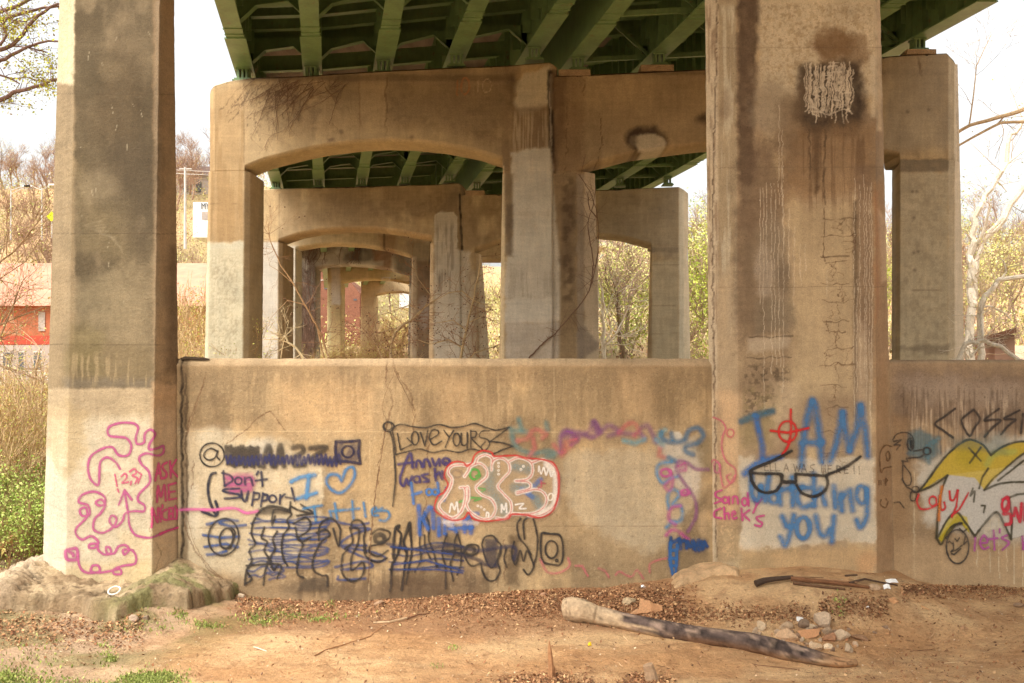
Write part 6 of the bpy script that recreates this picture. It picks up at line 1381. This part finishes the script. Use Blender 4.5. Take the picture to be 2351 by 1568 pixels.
# seed ball trees behind the wall, in front of pier three
TB = (196,168,126)
polytree('seed_ball_tree', 'leafless tree with small hanging seed balls before the third pier', 'tree',
 [([(1045,1010,31),(1054,860,31),(1060,800,31),(1074,740,31),(1088,683,31),(1098,635,31),(1105,589,31)],.075,.02),([(1088,690,31),(1060,668,31),(1030,672,31),(1000,690,31)],.022,.01),([(1088,690,31),(1115,700,31),(1140,720,31)],.02,.01),([(1070,830,31),(1090,810,31),(1120,800,31),(1150,790,31)],.03,.015),([(1066,800,31),(1030,780,31),(990,790,31),(960,780,31)],.03,.012),([(1078,740,31),(1110,725,31),(1150,745,31)],.022,.01),([(1074,760,31),(1040,735,31),(1000,742,31)],.022,.01)],
 TB, twigs=95, balls=170, twL=.85, twr=.006, twd=2, seed=9, droop=.05, leaves=[(176,112,70),(190,130,84)], lsz=(.04,.07), nlf=.1, twc=(150,112,82))
polytree('seed_ball_tree', 'leafless forked tree with seed balls seen through the small arches', 'tree',
 [([(890,1010,33),(893,860,33),(897,800,33),(908,762,33),(925,745,33),(945,735,33),(975,705,33),(1000,688,33)],.085,.025),([(900,810,33),(870,790,33),(905,770,33)],.02,.012),([(925,748,33),(880,762,33),(850,772,33),(815,748,33),(790,742,33)],.03,.012),([(945,735,33),(965,712,33),(940,700,33),(905,712,33),(870,725,33)],.025,.01),([(975,705,33),(990,680,33),(960,640,33),(945,600,33)],.02,.01),([(893,860,33),(860,780,33),(850,760,33)],.03,.012)],
 TB, twigs=110, balls=190, twL=.95, twr=.006, twd=2, seed=10, droop=.04, leaves=[(176,112,70)], lsz=(.04,.07), nlf=.08, twc=(156,116,86))
polytree('sapling', 'long thin sapling slanting across the left of the small arches', 'tree',
 [([(790,1010,29),(765,860,29),(744,790,29),(728,748,29),(700,700,29),(672,650,29),(645,610,29),(619,552,29),(616,520,29)],.05,.012),([(728,748,29),(738,800,29),(752,850,29)],.03,.02),([(700,700,29),(660,690,29),(622,730,29)],.014,.006),([(672,650,29),(640,622,29),(619,610,29)],.012,.006)], (170,132,92), twigs=50, twL=.9, twr=.005, twd=2, seed=12, balls=30, twc=(150,112,80))
polytree('bare_shrub', 'pale crooked branch rising at the left behind the wall', 'shrub',
 [([(720,860,28),(700,830,28),(680,800,28),(662,786,28),(655,772,28),(645,782,28)],.04,.03),([(662,786,28),(630,778,28),(612,780,28)],.02,.01),([(640,860,28),(648,800,28),(652,782,28)],.02,.01)], (206,182,140), twigs=26, twL=.9, twr=.006, twd=2, seed=14)
# vines
def vine(name, label, lines, D, col, r=.012, twigs=0, seed=1, twL=.3, tall=None, stuff=False, wob=.5):
    R = random.Random(seed); m = MB(); tips = []
    for P in lines:
        P = smooth_line([p[:2] for p in P], 6); pts = []
        for u, v in P: pts.append(Vector(W(u+R.gauss(0,wob), v+R.gauss(0,wob), D-.02-R.random()*.015)))
        k = len(pts); m.tube(pts, [r*(1-.6*i/k) for i in range(k)], 5, lin(col))
        for _ in range(int(twigs*k)):
            p = R.choice(pts); branch(m, p, Vector((R.gauss(0,1), 0, R.gauss(.1,1))), twL*R.uniform(.4,1.3), r*.35, lin(col), R, 1, tips, 3, .8, 0, 0, (1,3), r*.15, .6, 3, .2)
    o = m.build(name, M['bark']); tag(o, label, 'vine', 'climbing vines'); return o
vine('vine','thick dead vine leaning diagonally across the patched middle column',[[(1214,822),(1240,795),(1275,765),(1310,725),(1335,695),(1355,662),(1366,620),(1374,560),(1372,500),(1358,450),(1340,415),(1328,400)],[(1356,660),(1362,600),(1350,520),(1362,470),(1368,430)],[(1372,500),(1355,480),(1348,440)]],D2,(122,94,74),.018,.35,3,.5)
lines = []
R = random.Random(5)
for k in range(30):
    u = R.uniform(585, 800); v = R.uniform(178, 205); P = [(u, v)]; a = math.radians(R.uniform(105, 150)) if R.random() < .8 else math.radians(R.uniform(70,100)); L = R.uniform(14, 40)
    for q in range(R.randint(2,6)):
        a += R.uniform(-.2,.2); P.append((P[-1][0]+L*math.cos(a)*.9, P[-1][1]+L*math.sin(a)*.6))
        if P[-1][0] < 560 or P[-1][1] > 325: break
    if len(P) > 2: lines.append([p for p in P if p[0] > 552 and p[1] < 335])
lines = [l for l in lines if len(l) > 1]
lines.append([(720,205),(700,235),(680,265),(655,295),(630,308),(615,320),(608,345)]); lines.append([(620,210),(605,250),(590,290),(576,318)])
vine('vine','dead creeper mat hanging over the left end of the second pier cap',lines,D2,(134,104,80),.008,.7,6,.35)
lines = []
for k in range(34):
    u = R.uniform(686, 722); lines.append([(u+R.gauss(0,3), 823-q*(26)) for q in range(R.randint(5,10))])
for k in range(16): 
    u = R.uniform(700,830); lines.append([(u, 560+R.random()*8),(u-4+R.gauss(0,6), 585),(u-10+R.gauss(0,8), 606)])
vine('vine','dense dry creepers covering the left column of the fifth pier',lines,63.9,(118,92,76),.03,.5,8,.7)
vine('vine','thin dry vine climbing the graffiti wall left of the drawn flag',[[(846,1340),(852,1240),(862,1130),(876,1045),(884,1000),(888,970),(878,935),(890,890),(906,850),(902,824)],[(906,850),(925,890),(940,920),(952,960)]],DW,(120,88,62),.0035,.08,9,.06,wob=.6)
vine('vine','thin dry vine on the left part of the graffiti wall',[[(572,1368),(520,1335),(480,1300),(450,1255),(432,1200),(420,1150)],[(432,990),(448,940),(460,900),(472,858)]],DW,(126,92,64),.003,.05,10,.05,wob=.6)
# overhanging branches at the top left
polytree('budding_tree', 'tree with budding yellow green twigs reaching in at the top left', 'tree',
 [([(-420,1250,13.5),(-410,700,13.5),(-380,300,13.5),(-330,120,13.5)],.16,.10),
  ([(-380,330,13.5),(-150,330,13.5),(-40,260,13.4),(0,230,13.3),(30,213,13.3),(60,207,13.3),(100,192,13.3),(135,182,13.3),(170,176,13.3)],.05,.016),
  ([(-330,260,13.5),(-60,190,13.4),(0,140,13.3),(25,128,13.3),(60,107,13.3),(90,100,13.3),(135,95,13.3)],.045,.014),
  ([(-330,230,13.5),(-60,125,13.4),(0,114,13.3),(30,105,13.3),(52,82,13.3),(75,48,13.3),(100,28,13.3),(135,8,13.3)],.045,.018),
  ([(-340,130,13.5),(-60,50,13.6),(0,42,13.7),(25,40,13.7),(60,28,13.7),(100,18,13.7),(135,14,13.7)],.045,.016),
  ([(-340,110,13.5),(-60,40,13.6),(0,26,13.8),(30,18,13.8),(70,4,13.8),(90,-20,13.8)],.045,.02),
  ([(-60,180,13.4),(0,172,13.3),(24,180,13.3),(45,192,13.3)],.02,.010),([(24,180,13.3),(60,178,13.3),(90,185,13.3),(110,187,13.3)],.01,.006),
  ([(0,105,13.2),(14,80,13.2),(8,55,13.2),(22,38,13.2),(2,15,13.2)],.02,.012),([(30,105,13.3),(70,110,13.3),(110,120,13.3)],.012,.006),([(20,45,13.3),(60,50,13.3),(80,35,13.3)],.01,.005)],
 (128,98,84), twigs=120, twL=.45, twr=.0035, twd=2, seed=15, leaves=[(206,206,60),(186,190,70),(176,150,90),(214,214,90),(190,186,80)], lsz=(.02,.055), nlf=3, lrad=.05, droop=.03)
polytree('sapling', 'pale whitish slender saplings standing in the brush at the left edge', 'tree',
 [([(44,1150,19),(52,1050,19),(64,1008,19),(68,947,19),(76,899,19),(84,850,19),(92,800,19)],.045,.015),([(4,1150,19),(7,1060,19),(9,915,19),(16,820,19)],.03,.012),([(94,1130,19),(95,1020,19),(97,907,19),(99,850,19)],.03,.012),([(64,1008,19),(40,950,19),(30,880,19)],.02,.01),([(66,960,19),(86,920,19),(100,890,19)],.015,.008)],
 (214,186,150), twigs=60, twL=1.0, twr=.006, twd=2, seed=19, leaves=YG, lsz=(.03,.06), nlf=.5)
m = MB(); m.tube([Vector(W(-60,1290,12.6)), Vector(W(0,1255,12.6)), Vector(W(46,1220,12.5))], [.05,.045,.03], 8, lin((206,164,112)))
tag(m.build('fallen_branch', M['bark']), 'tan broken branch lying in the green shrubs at the left edge', 'branch')
# long thin branches over the left brush
polytree('bare_sapling', 'long bare arching stems in front of the orange building', 'tree',
 [([(-200,1150,15),(-60,760,15),(0,600,15),(30,580,15),(60,545,15),(85,510,15),(105,480,15)],.03,.008),([(-80,820,15),(0,775,15),(35,690,15),(55,640,15)],.02,.006),([(-160,980,15),(0,640,15),(60,600,15),(95,545,15)],.016,.006),([(-80,800,15),(0,745,15),(60,720,15),(100,705,15)],.018,.006),([(-40,850,15),(0,840,15),(40,850,15),(100,880,15)],.018,.006)], (166,134,100), twigs=120, twL=.8, twr=.004, twd=2, seed=16, leaves=YG, lsz=(.02,.05), nlf=.5)

# ================================================================ BACKGROUND BUILDINGS AND STREET
def bmat(name, c, **k): return flat_mat(name, c, [dict(scale=1.5, t0=.85, t1=1.12)], **k)
MAT_BRICK = bmat('orange_painted_wall', (176,104,72)); MAT_RED = bmat('red_band', (180,78,58)); MAT_ROOF = bmat('faded_pink_roof', (200,142,116)); MAT_WHITE = bmat('white_panel', (236,234,226)); MAT_GREY = bmat('grey_wall', (176,162,150)); MAT_GLASS = bmat('dark_window', (96,100,104), rough=.2); MAT_TRIM = bmat('pale_trim', (222,210,196)); MAT_BR2 = bmat('brown_siding', (116,92,74)); MAT_POLE = bmat('pale_metal_pole', (206,200,190))
def brick_mat():
    m, nt, b = mat_new('red_brick'); t = node(nt, 'ShaderNodeTexBrick'); g_ = node(nt, 'ShaderNodeNewGeometry'); mp = node(nt, 'ShaderNodeMapping'); mp.inputs['Rotation'].default_value = (math.pi/2,0,0)
    nt.links.new(g_.outputs['Position'], mp.inputs[0]); nt.links.new(mp.outputs[0], t.inputs['Vector']); t.inputs['Scale'].default_value = 2.2
    t.inputs['Color1'].default_value = (*lin((134,86,66)),1); t.inputs['Color2'].default_value = (*lin((114,68,52)),1); t.inputs['Mortar'].default_value = (*lin((196,150,120)),1); t.inputs['Mortar Size'].default_value = .012
    nt.links.new(t.outputs['Color'], b.inputs['Base Color']); return m
MAT_BK = brick_mat()
def bbox(u0, u1, v0, v1, D, dep, mat, name, par, m=None):
    s_ = D/F; m = MB(); m.box((u0-CX)*s_, (u1-CX)*s_, D, D+dep, EYE-(v1-HV)*s_, EYE-(v0-HV)*s_); return m.build(name, mat, par)
b = tag(empty('orange_building'), 'low orange building with a faded pink roof and red band behind the left brush', 'building')
D = 62
bbox(-260,470,703,880,D,12,MAT_BRICK,'wall',b); bbox(-262,472,771,791,D-.06,.055,MAT_RED,'band',b)
bbox(-262,472,792,884,D-.04,.035,MAT_GREY,'lower_wall',b)
m = MB(); s_ = D/F; x0, x1 = (-275-CX)*s_, (480-CX)*s_; zl = EYE-(703-HV)*s_; 
m.hexa([(x0,D-.5,zl),(x1,D-.5,zl),(x1,D+13,zl),(x0,D+13,zl),(x0+.3,D+5.8,zl+3.6),(x1-.3,D+5.8,zl+3.6),(x1-.3,D+6.2,zl+3.6),(x0+.3,D+6.2,zl+3.6)]); m.build('roof', MAT_ROOF, b)
for k, (u, w) in enumerate(((14,20),(48,16),(86,22),(-30,20),(-80,20),(140,20),(426,16),(452,14))):
    f_ = bbox(u-w/2,u+w/2,806,852,D-.10,.055,MAT_TRIM,'window',b); bbox(u-w/2+2,u+w/2-2,809,849,D-.12,.018,MAT_GLASS,'pane',f_)
bbox(88,103,716,760,D-.06,.05,MAT_GREY,'shutter',b)
car = tag(empty('parked_car', W(104,888,56)), 'white parked car half hidden by the brown column', 'car'); s_ = 56/F
def rel(o): o.location = Vector(o.location)-Vector(W(104,888,56)); return o
m = MB(); X0, Y0, Z0 = W(98,886,56)
P2 = [(0,.35),(0,.75),(.15,.85),(.9,.95),(1.5,1.42),(2.9,1.45),(3.6,1.0),(4.2,.9),(4.3,.4)]
n = len(P2); V_ = [(X0+a, Y0, Z0+c_) for a, c_ in P2]+[(X0+a, Y0+1.7, Z0+c_) for a, c_ in P2]
m.add(V_, [tuple(range(n))[::-1], tuple(range(n, 2*n))]+[(k, (k+1)%n, n+(k+1)%n, n+k) for k in range(n)]); rel(m.build('body', MAT_WHITE, car))
m = MB(); m.add([(X0+a, Y0-.01, Z0+c_) for a, c_ in ((1.0,.97),(1.55,1.36),(2.85,1.38),(3.4,1.0))], [(0,1,2,3)]); rel(m.build('window', MAT_GLASS, car))
for dx in (.8, 3.4):
    for dy in (0, 1.5):
        m = MB(); m.tube([(X0+dx, Y0-.05+dy, Z0+.33), (X0+dx, Y0+.17+dy, Z0+.33)], .33, 14); rel(m.build('wheel', MAT_GLASS, car))
# grey hillside house and white sign board in the gap
h = tag(empty('hillside_house'), 'pale grey hillside building behind bare trees, in the gap', 'building'); 
bbox(405,520,400,475,150,10,MAT_GREY,'wall',h); bbox(402,523,382,400,149.5,11,bmat('grey_roof',(140,120,112)),'roof',h); bbox(420,432,415,440,149.9,.09,MAT_GLASS,'window',h); bbox(450,462,415,440,149.9,.09,MAT_GLASS,'window',h)
h = tag(empty('white_building'), 'small bright white building beside the utility pole, with a barred window', 'building')
bbox(443,486,464,545,118,6,MAT_WHITE,'wall',h); f_ = bbox(463,478,486,504,117.95,.04,MAT_GREY,'window',h)
m = MB(); s_ = 118/F
for P in ([(463,466),(463,480)],[(463,466),(467,473),(471,466)],[(471,466),(471,480)],[(474,466),(477,473)],[(480,466),(477,473),(477,480)]):
    for a_, b_ in zip(P[:-1], P[1:]): m.bar(W(*a_,117.9), W(*b_,117.9), .09, .05, up=(0,1,0))
m.build('lettering', MAT_GLASS, h)
def pole(u, v0, v1, D, r, name, label, cat, arm=None, lampd=None, group=None):
    root = empty(name, W(u, v1, D)); tag(root, label, cat, group); base_ = Vector(W(u, v1, D)); m = MB()
    m.tube([Vector((0,0,-.5)), Vector(W(u, v0, D))-base_], [r, r*.7], 8); m.build('post', MAT_POLE, root)
    for P in (arm or []):
        m = MB(); m.tube([Vector(W(a, c, D))-base_ for a, c in P], r*.45, 6); m.build('arm', MAT_POLE, root)
    for a, c in (lampd or []):
        q = Vector(W(a, c, D))-base_; m = MB(); m.box(q.x-.45, q.x+.45, q.y-.15, q.y+.15, q.z-.08, q.z+.08); m.build('lamp_head', MAT_WHITE, root)
    return root
pole(25,436,540,100,.09,'street_lamp','street lamp at the far left, its arm pointing right','street lamp',[[(25,437),(45,430),(60,427)],[(25,446),(40,438),(60,428)]],[(62,427)],'street lamps on the hill road')
pole(96,434,540,100,.09,'street_lamp','street lamp next to the brown column with two arms','street lamp',[[(96,437),(80,430),(66,427)],[(96,436),(110,428),(122,424)]],[(66,427),(122,424)],'street lamps on the hill road')
pole(425,384,560,90,.14,'utility_pole','tall pale utility pole with wires in the gap between columns','utility pole',[[(412,388),(440,388)]],None)
m = MB(); 
for dz in (0, 8):
    m.tube([Vector(W(400+k*10, 390+dz+(.5*k), 90)) for k in range(10)], .03, 4)
tag(m.build('overhead_wire', MAT_POLE), 'pale overhead wires crossing the gap beside the pole', 'wire')
s2_ = tag(empty('road_sign', W(118,540,100)), 'bright yellow diamond road sign beside the brown column', 'road sign'); q = Vector(W(118,497,100))-Vector(W(118,540,100)); m = MB()
m.add([q+Vector((a,0,c_)) for a, c_ in ((-.55,0),(0,.55),(.55,0),(0,-.55))]+[q+Vector((a,.05,c_)) for a, c_ in ((-.55,0),(0,.55),(.55,0),(0,-.55))], [(0,1,2,3),(7,6,5,4),(0,4,5,1),(1,5,6,2),(2,6,7,3),(3,7,4,0)]); m.build('panel', bmat('yellow_sign',(226,232,40)), s2_)
m = MB(); m.tube([Vector((0,.1,-.3)), q+Vector((0,.1,0))], .06, 6); m.build('post', MAT_POLE, s2_)
# red brick mill with gable behind the far arches
b = tag(empty('brick_building'), 'tall red brick building with a sloping gable behind the far arches', 'building'); D = 104; s_ = D/F
m = MB(); P2 = [(600,860),(600,520),(745,520),(745,600),(807,649),(826,673),(826,860)]; n = len(P2)
V_ = [W(u, v, D) for u, v in P2]; V_ += [(a, b_+9, c_) for a, b_, c_ in V_]
m.add(V_, [tuple(range(n)), tuple(range(2*n-1, n-1, -1))]+[(k, n+k, n+(k+1)%n, (k+1)%n) for k in range(n)]); m.build('wall', MAT_BK, b)
bbox(744,751,646,664,D-.06,.05,MAT_GLASS,'window',b); bbox(812,819,686,690,D-.06,.05,MAT_GLASS,'window',b); bbox(728,752,642,644,D-.08,.07,MAT_TRIM,'ledge',b)
b = tag(empty('white_shed'), 'bright white wall glimpsed through the farthest arch', 'building'); bbox(917,945,664,706,108,5,MAT_WHITE,'wall',b); bbox(914,948,655,664,107.8,5.5,MAT_ROOF,'roof',b)
# red roofed house high in the right opening; brown shed above the right wall
b = tag(empty('red_roofed_house'), 'white house with a red roof high in the right opening', 'building'); bbox(1360,1432,546,566,112,7,MAT_TRIM,'wall',b); bbox(1355,1438,530,546,111.6,8,MAT_BRICK,'roof',b)
bbox(1400,1416,551,562,111.94,.05,MAT_GLASS,'window',b)
b = tag(empty('brown_shed'), 'small brown shed with a dark roof behind the white limbs', 'shed'); bbox(2285,2330,768,840,34,2.5,MAT_BR2,'wall',b)
m = MB(); s_ = 34/F; m.hexa([W(2262,780,33.8),W(2334,764,33.8),W(2334,764,36.8),W(2262,780,36.8),W(2276,768,33.8),W(2332,752,33.8),W(2332,752,36.8),W(2276,768,36.8)]); m.build('roof', bmat('dark_roof',(96,66,48)), b)
tag(new_mesh('path', [W(2130,838,33),W(2600,838,33),W(2600,795,46),W(2130,792,46)], [(0,1,2,3)], bmat('pink_dirt_path',(214,164,132))), kind='structure')

# ================================================================ CAMERA, LIGHT, WORLD
cam = bpy.data.cameras.new('camera'); co = bpy.data.objects.new('camera', cam); COL.objects.link(co)
co.location = (0,0,EYE); co.rotation_euler = (math.pi/2,0,0); cam.sensor_width = 36; cam.lens = 36*F/2351; cam.shift_y = (HV-784)/2351; cam.clip_end = 2000; cam.clip_start = .1
scene.camera = co
SUN_EL, SUN_AZ = math.radians(58), math.radians(SUNAZ)   # azimuth measured clockwise from +Y
sun = bpy.data.lights.new('sun', 'SUN'); sun.energy = SUNE; sun.angle = math.radians(16); sun.color = (1,.97,.92)
so = bpy.data.objects.new('sun', sun); COL.objects.link(so)
dirv = Vector((math.sin(SUN_AZ)*math.cos(SUN_EL), math.cos(SUN_AZ)*math.cos(SUN_EL), math.sin(SUN_EL)))
so.rotation_euler = dirv.to_track_quat('Z', 'Y').to_euler()
world = bpy.data.worlds.new('World'); scene.world = world; world.use_nodes = True; nt = world.node_tree
sky = nt.nodes.new('ShaderNodeTexSky'); sky.sky_type = 'NISHITA'; sky.sun_disc = False; sky.sun_elevation = SUN_EL; sky.sun_rotation = SUN_AZ; sky.dust_density = 6; sky.air_density = 1.4; sky.ozone_density = 1
hs = nt.nodes.new('ShaderNodeHueSaturation'); hs.inputs['Saturation'].default_value = .22
tint = nt.nodes.new('ShaderNodeVectorMath'); tint.operation = 'MULTIPLY'; tint.inputs[1].default_value = (1.01, 1.0, .97)
bg = nt.nodes['Background']; bg.inputs['Strength'].default_value = .15
nt.links.new(sky.outputs[0], hs.inputs['Color']); nt.links.new(hs.outputs[0], tint.inputs[0]); nt.links.new(tint.outputs[0], bg.inputs['Color'])
vs = scene.view_settings; vs.view_transform = 'Standard'; vs.look = 'None'; vs.exposure = EXPO; vs.gamma = 1
scene.cycles.transparent_max_bounces = 24; scene.cycles.max_bounces = 10; scene.cycles.diffuse_bounces = 7
